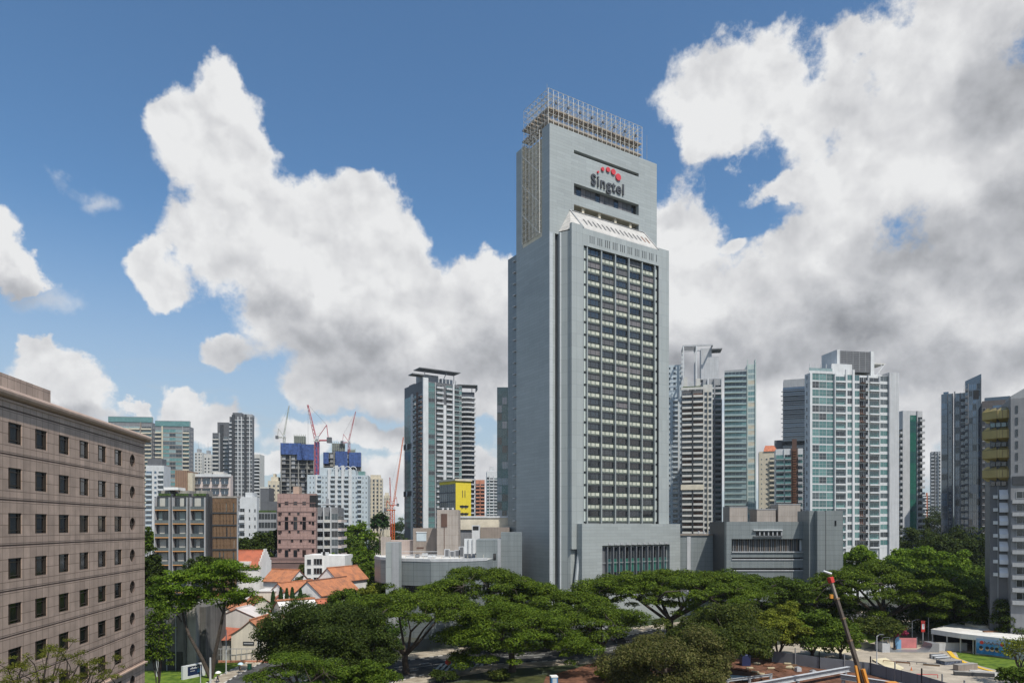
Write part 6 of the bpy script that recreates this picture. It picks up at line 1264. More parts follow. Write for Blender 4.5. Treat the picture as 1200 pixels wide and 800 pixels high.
def dashes(line, o, w, ln, gap, mt='road_paint', z=.026, name='road_marking'):
    pts = [Vector(p + (0,)) for p in off_line(line, o)]; m = MB()
    for a, b_ in zip(pts[:-1], pts[1:]):
        L_ = (b_ - a).length; d = (b_ - a).normalized(); nn = Vector((-d.y, d.x, 0)) * w / 2; s = 0
        while s < L_ - ln: p, q = a + d * s, a + d * (s + ln); m.quad([p - nn + Vector((0, 0, z)), q - nn + Vector((0, 0, z)), q + nn + Vector((0, 0, z)), p + nn + Vector((0, 0, z))], mt); s += ln + gap
    return tag(m.obj(name), kind='structure')
dashes(main, 2.5, .2, 2.5, 3.5); dashes(main, -2.5, .2, 2.5, 3.5); dashes(main, 0, .18, 8, .05)
m = MB(); c = gnd(508, 783)
for i in range(9): x = c.x + i * 1.1; m.quad([(x, c.y - 4.5, .03), (x + .55, c.y - 4.5, .03), (x + .55 + 1, c.y + 5.2, .03), (x + 1, c.y + 5.2, .03)], 'road_paint')
tag(m.obj('crosswalk_marking'), kind='structure')
patch('shrub_bed', [(400, 815), (520, 800), (640, 790), (700, 788), (850, 790), (860, 840), (400, 840)], 'dark_shrub_soil', .012)
patch('plaza', [(890, 800), (905, 757), (960, 742), (1010, 733), (1110, 737), (1160, 760), (1260, 775), (1260, 830), (1120, 815), (1000, 830)], 'plaza', .02)
patch('earth_ground', [(640, 792), (700, 775), (860, 772), (915, 768), (1110, 803), (1140, 830), (620, 840)], 'red_earth', .028)
patch('grass_lawn', [(1120, 763), (1150, 766), (1184, 771), (1260, 782), (1250, 800), (1190, 790), (1150, 780), (1124, 771)], 'lawn_green', .032)
strip('yellow_edge', [gx_((1112, 763)), gx_((1118, 770)), gx_((1130, 776)), gx_((1150, 783)), gx_((1175, 790)), gx_((1210, 799))], .9, 'yellow_line', .16, .16)
patch('grass_lawn', [(1008, 742), (1040, 741), (1046, 747), (1012, 755)], 'lawn_green', .032)

# ---- skate park furniture
def put(mb, name, label, cat, loc=(0, 0, 0), rz=0, group=None):
    o = mb.obj(name); o.location = loc; o.rotation_euler = (0, 0, math.radians(rz)); return tag(o, label, cat, group)
SK = 'ramps and blocks of the skate park'
for (pts, h, lab) in (([(940, 757), (965, 752), (975, 762), (955, 768)], .7, 'pale yellow sloping ramp slab at the left end of the skate park'), ([(968, 750), (986, 747), (1003, 763), (980, 767)], .9, 'pale yellow ramp slab between two dark gaps'), ([(988, 745), (1010, 748), (1022, 757), (1004, 763)], 1.0, 'largest pale yellow ramp slab left of the crane boom'), ([(1022, 774), (1038, 772), (1060, 783), (1050, 788)], .4, 'low pale yellow slab right of the crane boom')):
    P3 = [gnd(*p) for p in pts]; m = MB(); m.quad([P3[0] + Vector((0, 0, h)), P3[1] + Vector((0, 0, h)), P3[2] + Vector((0, 0, .12)), P3[3] + Vector((0, 0, .12))], 'sand_ramp')
    m.quad([P3[0], P3[3], P3[3] + Vector((0, 0, .12)), P3[0] + Vector((0, 0, h))], 'concrete'); m.quad([P3[0], P3[1], P3[1] + Vector((0, 0, h)), P3[0] + Vector((0, 0, h))], 'concrete'); m.quad([P3[1], P3[2], P3[2] + Vector((0, 0, .12)), P3[1] + Vector((0, 0, h))], 'concrete_shaded'); m.quad([P3[3], P3[2], P3[2] + Vector((0, 0, .12)), P3[3] + Vector((0, 0, .12))], 'concrete')  # one side takes the darker concrete, its shade put into the colour
    tag(m.obj('ramp'), lab, 'ramp', SK)
c = gnd(1042, 764); h = empty('half_pipe', c, 0, 'grey half pipe with curved ends beside the pink banner', 'half pipe', SK)
m = MB(); n = 8
for i in range(n):
    for sg, x0 in ((1, 2.2), (-1, 8.2)):
        a0, a1 = math.pi / 2 * i / n, math.pi / 2 * (i + 1) / n; f = lambda a: (x0 - sg * 2.0 * math.sin(a), 2.0 * (1 - math.cos(a)) + .1)
        (xa, za), (xb, zb_) = f(a0), f(a1); m.quad([(xa, 0, za), (xb, 0, zb_), (xb, 3.4, zb_), (xa, 3.4, za)], 'steel'); m.quad([(xa, 0, 0), (xb, 0, 0), (xb, 0, zb_), (xa, 0, za)], 'grey_mid')
m.box(2.2, 8.2, 0, 3.4, .02, .12, 'steel'); m.obj('curved_deck', h); MB().box(-1.6, .2, 0, 3.4, 0, 2.1, 'grey_light').obj('platform', h); MB().box(10.2, 11.8, 0, 3.4, 0, 2.1, 'grey_mid').obj('platform', h)
MB().box(-1.6, -1.5, 0, .1, 2.1, 3.6, 'steel').box(.1, .2, 0, .1, 2.1, 3.6, 'steel').box(-1.6, .2, 0, .1, 3.5, 3.6, 'steel').obj('rail', h)
put(MB().box(0, 4.2, 0, .12, 0, 2.5, 'banner_pink').box(-.1, .02, -.05, .17, 0, 2.7, 'steel').box(4.2, 4.32, -.05, .17, 0, 2.7, 'steel'), 'banner', 'faded pink banner hung on a frame behind the half pipe', 'banner', gnd(1054, 759))
put(MB().box(0, 1.9, 0, .1, 0, 2.3, 'banner_blue').box(.5, 1.3, -.05, 0, 2.3, 3.2, 'banner_blue'), 'banner', 'small light blue board left of the pink banner', 'board', gnd(1047, 760))
def ledge(px, py, L_, w, hh, rz, mt, lab): put(MB().box(0, L_, 0, w, 0, hh, mt).box(-.03, L_ + .03, -.03, w + .03, hh, hh + .08, 'concrete'), 'ledge', lab, 'ledge', gnd(px, py), rz, SK)
ledge(1119, 791, 7.0, .9, .75, -14, 'charcoal', 'long L shaped skate ledge with shade-coloured dark sides in front of the steps'); ledge(1123, 786, 5.4, 1.2, 1.2, 18, 'tan_dark', 'raised concrete block with pale top behind the long dark ledge'); ledge(1107, 779, 4.6, 2.2, .8, 14, 'painted_dark', 'graffiti painted dark manual block under the sloping steps')  # charcoal ledge: front-face shade put into its sides under a paler top
ledge(1082, 779, 3.0, .6, .35, -28, 'wood_brown', 'short brown wooden skate bench in the middle of the plaza'); ledge(1050, 776, 2.6, .6, .35, -28, 'wood_brown', 'brown wooden skate bench close to the first rail')
ledge(1097, 762, 7.2, .5, 1.9, -3, 'grey_light', 'curved pale concrete wall before the pavilion')
def rail(px, py, L_, rz, lab, mt='red_paint', hh=.7):
    m = MB(); m.tube((0, 0, hh), (L_, 0, hh), .07, m=mt)
    for x in (0, L_ / 2, L_): m.tube((x, 0, 0), (x, 0, hh), .06, m=mt)
    put(m, 'grind_rail', lab, 'rail', gnd(px, py), rz, 'grind rails of the skate park')
rail(1035, 777, 5.0, -30, 'dark red grind rail nearest the crane boom', 'rust'); rail(1063, 777, 3.6, -30, 'thin dark grind rail behind the wooden benches', 'dark_steel', .5); rail(1058, 793, 6.4, -8, 'bright red low grind rail at the bottom of the plaza'); rail(1100, 777, 4.0, 24, 'dark handrail beside the sloping steps', 'dark_steel', 1.0)
m = MB()
for i in range(7): m.box(0, 3.6, i * .45, i * .45 + .45, 0, .14 * (i + 1), 'white' if i % 2 else 'grey_dark')
put(m, 'steps', 'sloping striped steps between handrail and painted block', 'steps', gnd(1103, 774), 14)
m = MB()
for i in range(4): m.box(0, 13, i * .8, i * .8 + .35, 0, .16 * (i + 1), 'kerb_white'); m.box(0, 13, i * .8 + .35, i * .8 + .8, 0, .12 * (i + 1), 'grey_mid')
put(m, 'steps', 'long low steps following the yellow edged lawn', 'steps', gnd(1140, 791), -22)

# ---- pavilion with the blue mural
pv = empty('pavilion', (0, 0, 0), 0, 'low pavilion with a broad pale flat roof open on its left side', 'pavilion')
rp = px_poly([(1091, 167), (1127, 160), (1200, 150.5), (1262, 143), (1262, 168), (1172, 176), (1130, 182)])
MB().prism(rp, 3.45, 4.6, 'white', 'roof_white').obj('roof', pv)
MB().box(Xo(1140, 170), Xo(1180, 170), 168, 173, 4.6, 5.2, 'roof_cream').obj('roof_patch', pv); MB().box(Xo(1150, 163), Xo(1172, 163), 162, 162.6, 4.6, 4.9, 'rust').obj('roof_beam', pv)
def wallseg(a, b_, z0_, z1_, mt, nm, t=.25, off=0.0):
    a, b_ = Vector((Xo(*a), a[1], 0)), Vector((Xo(*b_), b_[1], 0)); d = (b_ - a).normalized(); n_ = Vector((d.y, -d.x, 0)); a, b_ = a + n_ * off, b_ + n_ * off; m = MB()
    m.prism([(a.x, a.y), (b_.x, b_.y), ((b_ - n_ * t).x, (b_ - n_ * t).y), ((a - n_ * t).x, (a - n_ * t).y)], z0_, z1_, mt); return m.obj(nm, pv)
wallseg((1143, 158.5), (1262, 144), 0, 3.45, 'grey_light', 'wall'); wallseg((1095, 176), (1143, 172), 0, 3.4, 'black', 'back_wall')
for p, d in ((1094, 167.5), (1111, 163.5), (1127, 160.8), (1142, 158.8)): MB().tube((Xo(p, d), d + .4, 0), (Xo(p, d), d + .4, 3.45), .16, .16, 'grey_light', 8).obj('post', pv)
a, b_ = Vector((Xo(1144.5, 157.3), 157.3, 0)), Vector((Xo(1184, 152.2), 152.2, 0)); mr_ = empty('mural_board', a, math.atan2((b_ - a).y, (b_ - a).x), 'blue mural board with four cartoon faces fixed to the pavilion wall', 'mural'); Lm = (b_ - a).length
MB().box(0, Lm, -.3, -.14, .6, 4.0, 'mural_blue').obj('board', mr_); MB().box(0, Lm, -.32, -.3, .6, 1.7, 'mural_deep').obj('water_band', mr_); MB().box(0, Lm, -.31, -.3, 3.1, 4.0, 'mural_pale').obj('sky_band', mr_)
for i, x in enumerate((.15, .34, .48, .62)):
    f = MB().tube((Lm * x, -.36, 1.75), (Lm * x, -.32, 1.75), .38, .38, 'skin_paint', 16).obj('painted_face', mr_); MB().tube((Lm * x, -.38, 2.1), (Lm * x, -.33, 2.1), .36, .36, 'black', 16).obj('painted_hair', f)
for x in (.17, .78): MB().tube((Lm * x, -.36, 3.2), (Lm * x, -.32, 3.2), .4, .4, 'red_paint', 12).obj('red_emblem', mr_)
m = MB()
for i in range(14): x = Lm * (.24 + i * .034); m.box(x, x + .2, -.35, -.32, 3.0 + .15 * math.sin(i * 2), 3.4 + .2 * math.cos(i * 1.7), 'glass_navy')
m.obj('painted_script', mr_)

# ---- hoarding, steel beams, crane
def fence_run(pts, hh, mt, label, name='hoarding', cat='fence', z=0.0, post=None):
    r = empty(name, (0, 0, 0), 0, label, cat)
    P3 = [gnd(*p) for p in pts]
    for a, b_ in zip(P3[:-1], P3[1:]):
        d = (b_ - a).normalized(); n_ = Vector((-d.y, d.x, 0)) * .05; m = MB(); m.prism([((a - n_).x, (a - n_).y), ((b_ - n_).x, (b_ - n_).y), ((b_ + n_).x, (b_ + n_).y), ((a + n_).x, (a + n_).y)], z, hh, mt); m.obj('panel', r)
        n = max(1, int((b_ - a).length / 4))
        for i in range(n + 1): p = a.lerp(b_, i / n); MB().box(p.x - .07, p.x + .07, p.y - .15, p.y + .1, 0, hh + (1.3 if post else .1), 'steel').obj('post', r)
    return r
fence_run([(905, 775), (960, 783), (1020, 790), (1080, 806), (1130, 822)], 2.4, 'hoarding_grey', 'long grey hoarding between the earthworks and the skate park', post=True)
for (x, y) in ((935, 786), (953, 790), (931, 776)): 
    put(MB().box(-.5, .5, -.5, .5, 0, .8, 'grey_light').box(-.3, .3, -.3, .3, .8, .95, 'grey'), 'concrete_footing', 'pale square concrete footing on the dark ground before the hoarding', 'concrete block', gnd(x, y), 10, 'pale footings before the hoarding')
def hbeam(p, q, hgt, lab, s=.45):
    r = empty('steel_beam', (0, 0, 0), 0, lab, 'steel beam', 'pale steel beams of the works'); a, b_ = gnd(*p, hgt), gnd(*q, hgt); m = MB()
    d = (b_ - a).normalized(); up = Vector((0, 0, 1)); sd = d.cross(up).normalized()
    for du, w_, t_ in ((s, s * .9, .05), (-s, s * .9, .05)): m.quad([a + up * du - sd * w_, b_ + up * du - sd * w_, b_ + up * du + sd * w_, a + up * du + sd * w_], 'grey_light'); m.quad([a + up * (du - .08) - sd * w_, b_ + up * (du - .08) - sd * w_, b_ + up * du - sd * w_, a + up * du - sd * w_], 'grey')
    m.quad([a + up * s, b_ + up * s, b_ - up * s, a - up * s], 'grey'); m.obj('beam', r)
    for t in (.04, .5, .96): c = a.lerp(b_, t); MB().box(c.x - .25, c.x + .25, c.y - .25, c.y + .25, 0, c.z - s, 'grey').obj('post', r)
hbeam((866, 806), (995, 783), 1.6, 'long pale steel beam climbing right across the earthworks'); hbeam((985, 792), (1075, 806), 1.6, 'pale steel beam passing behind the crane foot'); hbeam((850, 797), (905, 790), 1.0, 'short pale steel beam lying over the red earth', .2)
for k in range(9):
    a = random.uniform(870, 935); put(MB().box(0, random.uniform(1.5, 3.5), 0, .3, 0, .25, 'wood_brown').box(.2, 1.6, .1, .6, .25, .45, 'sand_ramp'), 'plank_pile', 'small heap of brown timber planks on the red earth', 'timber', gnd(a, random.uniform(777, 792)), random.uniform(-40, 40), 'timber heaps on the earthworks')
put(MB().box(-.9, .9, -.9, .9, 0, 2.2, 'blue_tank').tube((0, 0, 2.2), (0, 0, 2.5), .8, .5, 'blue_tank', 12), 'water_tank', 'dark blue tank under the olive brown tree beside the earthworks', 'tank', gnd(873, 779))
# portable toilet
pt = empty('portable_toilet', gnd(649, 806), .2, 'blue portable toilet with a white roof at the bottom edge', 'portable toilet'); MB().box(-.6, .6, -.6, .6, .1, 2.1, 'blue_bright').obj('wall', pt); MB().prism([(-.65, -.65), (.65, -.65), (.65, .65), (-.65, .65)], 2.1, lambda x, y: 2.35, 'white_bright').obj('roof', pt); MB().box(-.4, .4, -.66, -.6, .2, 1.95, 'blue_white').obj('door', pt)
put(MB().tube((0, 0, 0), (0, 0, 1.5), .05, .05, 'steel').tube((0, -.1, 1.9), (0, .0, 1.9), .62, .62, 'red_paint', 8), 'red_sign', 'small red octagonal sign on a short post beside the crossing', 'sign', gnd(525, 786))
# truck crane: its boom leans up into the picture
cr_ = empty('mobile_crane', (61.5, 118, 0), 0, 'mobile crane with a long black telescopic boom, red head and orange base', 'crane')
tip = Vector((Xo(979, 118) - 61.5, 2.0, Zo(677, 118))); bs = Vector((Xo(1013, 118) - 61.5, 0, 2.0)); d = tip - bs
def seg(t0, t1, w, mt, nm): 
    MB().bar(bs + d * t0, bs + d * t1, w, mt).obj(nm, cr_)
seg(0, .42, .62, 'boom_brown', 'boom_section'); seg(.42, .80, .50, 'boom_brown', 'boom_section'); seg(.80, .97, .40, 'tan_dark', 'boom_section'); seg(.95, 1.0, .75, 'red_paint', 'boom_head')
for t in (.42, .62, .80): seg(t - .006, t + .008, .72, 'wood_brown', 'boom_collar')
MB().bar(bs + Vector((-.9, -.6, -1)), bs + d * .20 + Vector((-.6, -.5, 0)), .38, 'orange_machine').obj('lift_cylinder', cr_); MB().bar(bs + Vector((.7, -.6, -1)), bs + d * .17 + Vector((.5, -.5, 0)), .5, 'orange_machine').obj('lift_cylinder', cr_)
MB().bar(tip + Vector((.2, 0, -.4)), tip + Vector((.2, 0, -3)), .06, 'dark_steel').obj('hook_rope', cr_); MB().box(tip.x - .05, tip.x + .45, -.3 + tip.y, .2 + tip.y, tip.z - 3.7, tip.z - 3, 'orange_machine').obj('hook_block', cr_)
MB().tube(tip + Vector((-1.2, 0, 1.1)), tip + Vector((.2, 0, .6)), .18, .25, 'white', 6).obj('fly_sheave', cr_)
MB().box(-1.5, 5.5, -1.3, 1.3, .7, 1.5, 'orange_machine').box(-1.2, 1.2, -1.2, 1.2, 1.5, 2.4, 'orange_machine').obj('chassis', cr_); MB().box(3.6, 5.4, -1.2, 1.2, 1.5, 2.8, 'orange_machine').obj('cab', cr_)
for x in (-.8, .6, 3.2, 4.6):
    for y in (-1.35, 1.0): MB().tube((x, y, .55), (x, y + .35, .55), .55, .55, 'black', 14).obj('wheel', cr_)

# ---- lamps, poles, signs
def pole(px, py, hh, lab, name='street_lamp', cat='street lamp', arm=0, g=None, r_=.09):
    r = empty(name, gnd(px, py), 0, lab, cat, g); MB().tube((0, 0, 0), (0, 0, hh), r_ * 1.4, r_, 'grey_light', 8).obj('pole', r)
    if arm: MB().bar((0, 0, hh), (arm, 0, hh + .4), .1, 'grey_light').obj('arm', r); MB().box(arm - .2, arm + .8, -.2, .2, hh + .35, hh + .5, 'grey_dark').obj('lamp_head', r)
    return r
pole(265, 790, 9, 'plain tall grey lamp pole on the lawn edge before the front white house', arm=.0, g=None)
pole(246.5, 801, 5.0, 'short thick pale pole between the sign board and footpath', 'bollard_pole', 'pole', r_=.16)
pole(235, 806, 4.2, 'thin pale pole in front of the blue sign board', 'thin_pole', 'pole', r_=.06)
pole(221, 778, 9, 'thin grey lamp pole standing against the dark concrete block', arm=.5)
pole(184.5, 792, 3.4, 'white post beside the dark vehicle opening', 'white_post', 'post', r_=.2)
pole(1027.5, 782, 6.6, 'tall thin lamp pole in front of the skate park', arm=.6); pole(1088, 751, 6.0, 'lamp pole rising left of the pavilion', arm=.6); pole(1069, 752, 5.4, 'lamp pole with a short arm behind the pink banner', arm=1.0)
rs = empty('signal_board', gnd(1081.5, 757), 0, 'red and white board high on a grey pole left of the pavilion', 'sign'); MB().tube((0, 0, 0), (0, 0, 6), .12, .1, 'grey', 8).obj('pole', rs); MB().box(-.45, .45, -.12, .0, 3.6, 6.4, 'red_paint').obj('board', rs); MB().box(-.3, .3, -.15, -.12, 4.3, 5.6, 'white').obj('white_plate', rs)
# blue sign board on the lawn
sa, sb = gnd(213.5, 796), gnd(239.5, 790.5); sg_ = empty('sign_board', sa, math.atan2((sb - sa).y, (sb - sa).x), 'dark blue sign board framed in white stone standing on the lawn', 'sign'); Ls = (sb - sa).length
MB().box(0, Ls * .2, -.3, .3, 0, 2.6, 'white').box(Ls * .85, Ls, -.3, .3, 0, 2.6, 'white').box(Ls * .2, Ls * .85, -.3, .3, 2.35, 2.6, 'white').box(Ls * .2, Ls * .85, -.3, .3, 0, .5, 'white').obj('frame', sg_)
MB().box(Ls * .2, Ls * .85, -.2, .2, .5, 2.35, 'sign_navy').obj('panel', sg_)
m = MB()
for i in range(9): x = Ls * (.33 + i * .043); m.box(x, x + Ls * .03, -.22, -.2, 1.75, 1.95 + .08 * (i % 3), 'white')
for i in range(5): x = Ls * (.33 + i * .043); m.box(x, x + Ls * .028, -.22, -.2, 1.3, 1.42, 'white')
m.obj('lettering', sg_); MB().box(Ls * .66, Ls * .82, -.215, -.2, .9, 1.6, 'blue_bright').obj('emblem', sg_)
# fence in front of the white house
fr_ = empty('wire_fence', (0, 0, 0), 0, 'grey metal fence with low wall in front of the white gable house', 'fence'); a, b_ = gnd(240, 776), gnd(312, 777); m = MB(); m.box(a.x, b_.x, a.y, a.y + .15, 0, .5, 'terracotta'); m.obj('low_wall', fr_)
for i in range(13): x = a.x + (b_.x - a.x) * i / 12; MB().box(x - .04, x + .04, a.y, a.y + .08, .5, 3.0, 'grey').obj('post', fr_)
MB().box(a.x, b_.x, a.y + .02, a.y + .07, 2.95, 3.1, 'grey').box(a.x, b_.x, a.y + .02, a.y + .07, 1.7, 1.76, 'grey').obj('rail', fr_)
put(MB().box(-.35, .35, -.3, .3, 0, 1.1, 'bin_green').box(-.4, .4, -.35, .35, 1.1, 1.2, 'bin_green').tube((-.3, .2, .15), (-.3, .35, .15), .14, m='black'), 'rubbish_bin', 'green wheeled bin at the end of the lawn', 'bin', gnd(292.5, 784))

# ---- vehicles
def car(px, py, rz, body, lab, L_=4.4, hh=1.45, van=False, z=.03):
    c = gnd(px, py); r = empty('parked_car' if not van else 'parked_van', (c.x, c.y, z), math.radians(rz), lab, 'van' if van else 'car', 'vehicles under the trees'); w = .88
    prof = [(-L_ / 2, .35), (-L_ / 2, .8), (-L_ * .47, .92), (-L_ * .30, .98), (L_ * .18, .95), (L_ * .46, .78), (L_ / 2, .62), (L_ / 2, .35)] if not van else [(-L_ / 2, .4), (-L_ / 2, 1.0), (L_ * .4, 1.0), (L_ / 2, .85), (L_ / 2, .4)]
    m = MB(); n = len(prof)
    for yy in (-w, w): m.quad([(x, yy, z_) for x, z_ in prof], body)
    for i in range(n): (xa, za), (xb, zb_) = prof[i], prof[(i + 1) % n]; m.quad([(xa, -w, za), (xb, -w, zb_), (xb, w, zb_), (xa, w, za)], body)
    m.obj('body', r)
    cp = [(-L_ * .42, .93), (-L_ * .30, hh), (L_ * .06, hh), (L_ * .24, .93)] if not van else [(-L_ * .49, 1.0), (-L_ * .48, hh + .5), (L_ * .26, hh + .5), (L_ * .42, 1.0)]
    m = MB(); wi = w * .86
    for yy in (-wi, wi): m.quad([(x, yy, z_) for x, z_ in cp], 'glass_black')
    for i in (0, 2): (xa, za), (xb, zb_) = cp[i], cp[i + 1]; m.quad([(xa, -wi, za), (xb, -wi, zb_), (xb, wi, zb_), (xa, wi, za)], 'glass_black')
    m.obj('window', r); MB().box(cp[1][0], cp[2][0], -wi, wi, cp[1][1], cp[1][1] + .05, body).obj('roof', r)
    for x in (-L_ * .31, L_ * .31):
        for yy in (-w - .02, w - .18): wh = MB().tube((x, yy, .33), (x, yy + .2, .33), .33, .33, 'black', 14).obj('wheel', r); MB().tube((x, yy - .01, .33), (x, yy + .21, .33), .19, .19, 'steel', 10).obj('rim', wh)
    for yy in (-.62, .62): MB().box(L_ / 2 - .05, L_ / 2 + .01, yy - .2, yy + .2, .55, .72, 'white').obj('headlight', r); MB().box(-L_ / 2 - .01, -L_ / 2 + .05, yy - .18, yy + .18, .62, .8, 'red_paint').obj('tail_light', r)
car(727, 752.5, 12, 'black', 'black car on the road left of the olive brown tree'); car(693, 741, 5, 'white', 'white car glimpsed under the rain tree above the road')
car(934, 721, 0, 'white', 'white van parked under the trees near the clad fin tower', 5, 1.5, True); car(944, 725, 5, 'yellow', 'yellow car parked in front of the white van'); car(960, 724, 0, 'white_bright', 'white car right of the yellow car under the trees')
car(395, 757, 20, 'white', 'white car seen through the dark left tree'); car(705, 738, 8, 'grey', 'grey car behind the white car above the road bend')

# ---- two people with pale umbrellas on the footpath
def person(px, py, lab, stride, shirt, legs, uc, z=.12, hz=0):
    c = gnd(px, py); me = bpy.data.meshes.new('person'); J = {'pel': (0, 0, .95), 'ch': (0, 0, 1.3), 'nk': (0, 0, 1.48), 'hd': (0, -.01, 1.6), 'tp': (0, -.01, 1.72), 'ls': (-.19, 0, 1.42), 'le': (-.25, .02, 1.15), 'lh': (-.24, -.08, .9), 'rs': (.19, 0, 1.42), 're': (.24, -.08, 1.2), 'rh': (.14, -.22, 1.38),
        'll': (-.1, 0, .9), 'lk': (-.11, -stride * .4, .5), 'lf': (-.11, stride * .3 - .1, .09), 'lt': (-.11, stride * .3 - .26, .04), 'rl': (.1, 0, .9), 'rk': (.11, stride * .25, .5), 'rf': (.11, stride * .6, .1), 'rt': (.11, stride * .6 - .16, .04)}
    Rr = {'pel': .15, 'ch': .17, 'nk': .06, 'hd': .1, 'tp': .08, 'ls': .07, 'le': .05, 'lh': .035, 'rs': .07, 're': .05, 'rh': .035, 'll': .1, 'lk': .065, 'lf': .045, 'lt': .035, 'rl': .1, 'rk': .065, 'rf': .045, 'rt': .035}
    ks = list(J); E = [('pel', 'ch'), ('ch', 'nk'), ('nk', 'hd'), ('hd', 'tp'), ('ch', 'ls'), ('ls', 'le'), ('le', 'lh'), ('ch', 'rs'), ('rs', 're'), ('re', 'rh'), ('pel', 'll'), ('ll', 'lk'), ('lk', 'lf'), ('lf', 'lt'), ('pel', 'rl'), ('rl', 'rk'), ('rk', 'rf'), ('rf', 'rt')]
    me.from_pydata([J[k] for k in ks], [(ks.index(a), ks.index(b)) for a, b in E], []); o = bpy.data.objects.new('person', me); C.objects.link(o); md = o.modifiers.new('s', 'SKIN'); me.skin_vertices.new() if not me.skin_vertices else None
    for i, k in enumerate(ks): v = me.skin_vertices[0].data[i]; v.radius = (Rr[k], Rr[k]); v.use_root = (k == 'pel')
    o.modifiers.new('u', 'SUBSURF').levels = 2; bpy.context.view_layer.update(); m2 = bpy.data.meshes.new_from_object(o.evaluated_get(bpy.context.evaluated_depsgraph_get())); o.modifiers.clear(); o.data = m2
    m2.materials.clear()
    for n_ in ('skin', shirt, legs, 'black'): m2.materials.append(MATS[n_])
    for p in m2.polygons: h_ = p.center.z; p.material_index = 3 if (h_ > 1.66 or h_ < .1) else 0 if (h_ > 1.47 or (abs(p.center.x) > .22 and h_ < 1.28)) else 1 if h_ > .95 else 2; p.use_smooth = True
    o.location = (c.x, c.y, z); o.rotation_euler = (0, 0, hz); tag(o, lab, 'person')
    Rz = Matrix.Rotation(hz, 3, 'Z'); hand = Rz @ Vector((.14, -.23, 1.36)); u = empty('umbrella', (c.x + hand.x, c.y + hand.y, z + hand.z), 0, ('white' if uc == 'white_bright' else 'pale blue') + ' open umbrella held by a walker on the footpath', 'umbrella')
    m = MB(); n = 12; rg = [(0, .86), (.22, .82), (.42, .70), (.58, .5)]
    for i in range(n):
        for (r0, z0_), (r1, z1_) in zip(rg[:-1], rg[1:]): a0, a1 = 6.2832 * i / n, 6.2832 * (i + 1) / n; m.quad([(r0 * math.cos(a0), r0 * math.sin(a0), z0_), (r1 * math.cos(a0), r1 * math.sin(a0), z1_), (r1 * math.cos(a1), r1 * math.sin(a1), z1_), (r0 * math.cos(a1), r0 * math.sin(a1), z0_)], uc)
    m.obj('canopy', u); MB().tube((0, 0, -.1), (0, 0, .9), .012, m='steel', n=6).obj('shaft', u)
person(255, 800.5, 'person in dark clothes walking under the white umbrella', .5, 'charcoal', 'cloth_navy', 'white_bright', hz=2.6)
person(281, 789.5, 'person in dark clothes walking under the pale blue umbrella', .55, 'black', 'charcoal', 'umbrella_blue', hz=2.4)
# pink flowering shrub
bt('pink flowering bougainvillea bush beside the banner', 1048, 733, 14, 164, 13, 'leaf_pink', 1.0, None, name='flowering_bush')

put(MB().prism([(-2.2, -1), (1.8, -1.3), (2.4, 1.1), (-1.6, 1.4)], 0, lambda x, y: .5 + .2 * math.sin(x * 2), 'umbrella_blue'), 'tarpaulin', 'crumpled light blue tarpaulin on the red earth near the tank', 'tarpaulin', gnd(866, 795))
for k, (px, py) in enumerate(((890, 790), (902, 781), (921, 787), (880, 786), (912, 796))):
    m = MB()
    for i in range(5): m.tube((0, i * .32, .15), (3.2, i * .32 + .1, .15), .14, .14, 'rust', 8)
    put(m, 'pipe_row', 'row of rusty steel pipes lying on the red earth', 'pipes', gnd(px, py), 20 + 37 * k, 'pipe rows on the earthworks')
for (px, py) in ((1000, 783), (1046, 788), (1068, 785), (1104, 768), (968, 772)):
    put(MB().prism([(-.22, -.22), (.22, -.22), (.22, .22), (-.22, .22)], 0, .06, 'orange_machine').tube((0, 0, .06), (0, 0, .7), .16, .04, 'orange_paint', 10), 'traffic_cone', 'orange traffic cone standing on the pale plaza', 'cone', gnd(px, py), 0, 'cones on the plaza')
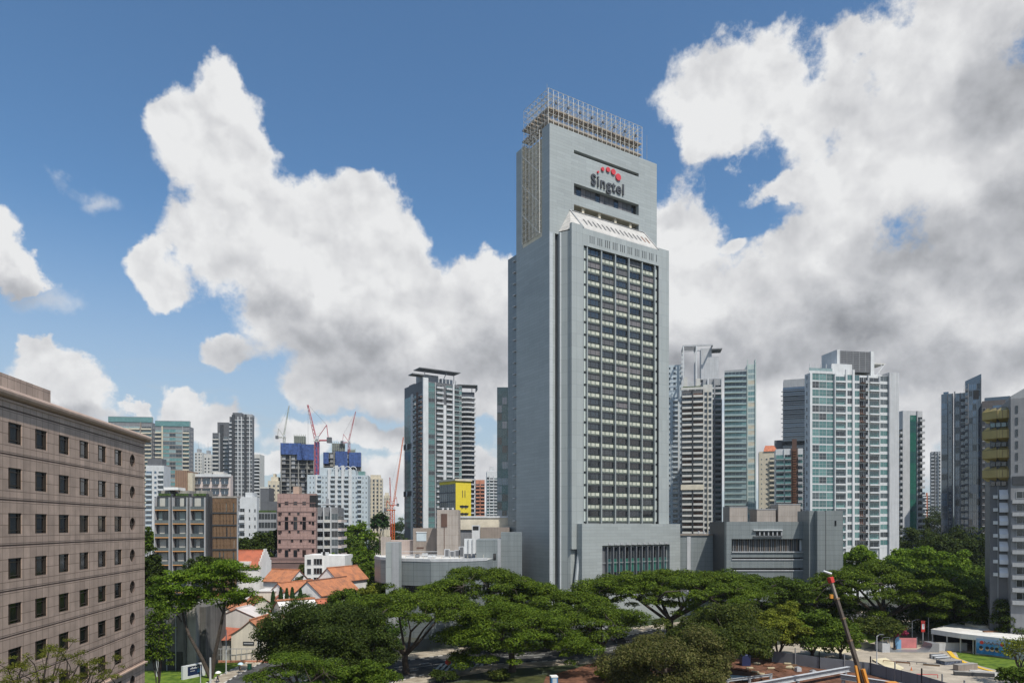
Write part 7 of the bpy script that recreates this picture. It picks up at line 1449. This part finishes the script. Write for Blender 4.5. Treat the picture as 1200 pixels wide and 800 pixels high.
for (px, py, half, lab, lm) in ((708, 796, 12, 'low yellow green shrub at the bottom edge right of the portable toilet', 'leaf_yellow'), (735, 792, 12, 'low shrub against the left side of the olive brown tree', 'leaf_mid'), (585, 797, 14, 'low dark shrub at the bottom edge left of the portable toilet', 'leaf_olive2'), (520, 798, 16, 'low shrub on the verge below the zebra crossing', 'leaf_dark')):
    c = gnd(px, py); bt(lab, px, py - 13, half, c.y, 13, lm, 1.3, 'low shrubs along the bottom edge', name='shrub')
# ------------------------------------------------------------------ ground
def ground_mat():
    m = bpy.data.materials.new('ground'); m.use_nodes = True; N, L = m.node_tree.nodes, m.node_tree.links; b = N['Principled BSDF']; b.inputs['Roughness'].default_value = .95
    t = N.new('ShaderNodeTexCoord'); n = N.new('ShaderNodeTexNoise'); n.inputs['Scale'].default_value = .03; n.inputs['Detail'].default_value = 8; L.new(t.outputs['Object'], n.inputs['Vector'])
    r = N.new('ShaderNodeValToRGB'); L.new(n.outputs['Fac'], r.inputs[0]); e = r.color_ramp.elements
    e[0].position = .42; e[0].color = (.035, .055, .015, 1); e[1].position = .6; e[1].color = (.075, .073, .07, 1)
    n2 = N.new('ShaderNodeTexNoise'); n2.inputs['Scale'].default_value = 1.2; n2.inputs['Detail'].default_value = 8; L.new(t.outputs['Object'], n2.inputs['Vector'])
    mx = N.new('ShaderNodeMix'); mx.data_type = 'RGBA'; mx.blend_type = 'MULTIPLY'; mx.inputs[0].default_value = .5; L.new(r.outputs[0], mx.inputs[6]); L.new(n2.outputs['Color'], mx.inputs[7]); L.new(mx.outputs[2], b.inputs['Base Color'])
    MATS['ground'] = m
ground_mat()
g = MB(); g.quad([(-2400, -200, 0), (2400, -200, 0), (2400, 2600, 0), (-2400, 2600, 0)], 'ground'); tag(g.obj('ground'), kind='structure')

hz = bpy.data.materials.new('haze'); hz.use_nodes = True; N, L = hz.node_tree.nodes, hz.node_tree.links
for n in list(N):
    if n.type != 'OUTPUT_MATERIAL': N.remove(n)
pvn = N.new('ShaderNodeVolumePrincipled'); pvn.inputs['Color'].default_value = (.86, .93, 1, 1); pvn.inputs['Density'].default_value = HAZE; pvn.inputs['Anisotropy'].default_value = .2
L.new(pvn.outputs[0], [n for n in N if n.type == 'OUTPUT_MATERIAL'][0].inputs['Volume']); MATS['haze'] = hz
tag(MB().box(-2500, 2500, -260, 2700, -1, 172, 'haze').obj('haze'), kind='stuff')
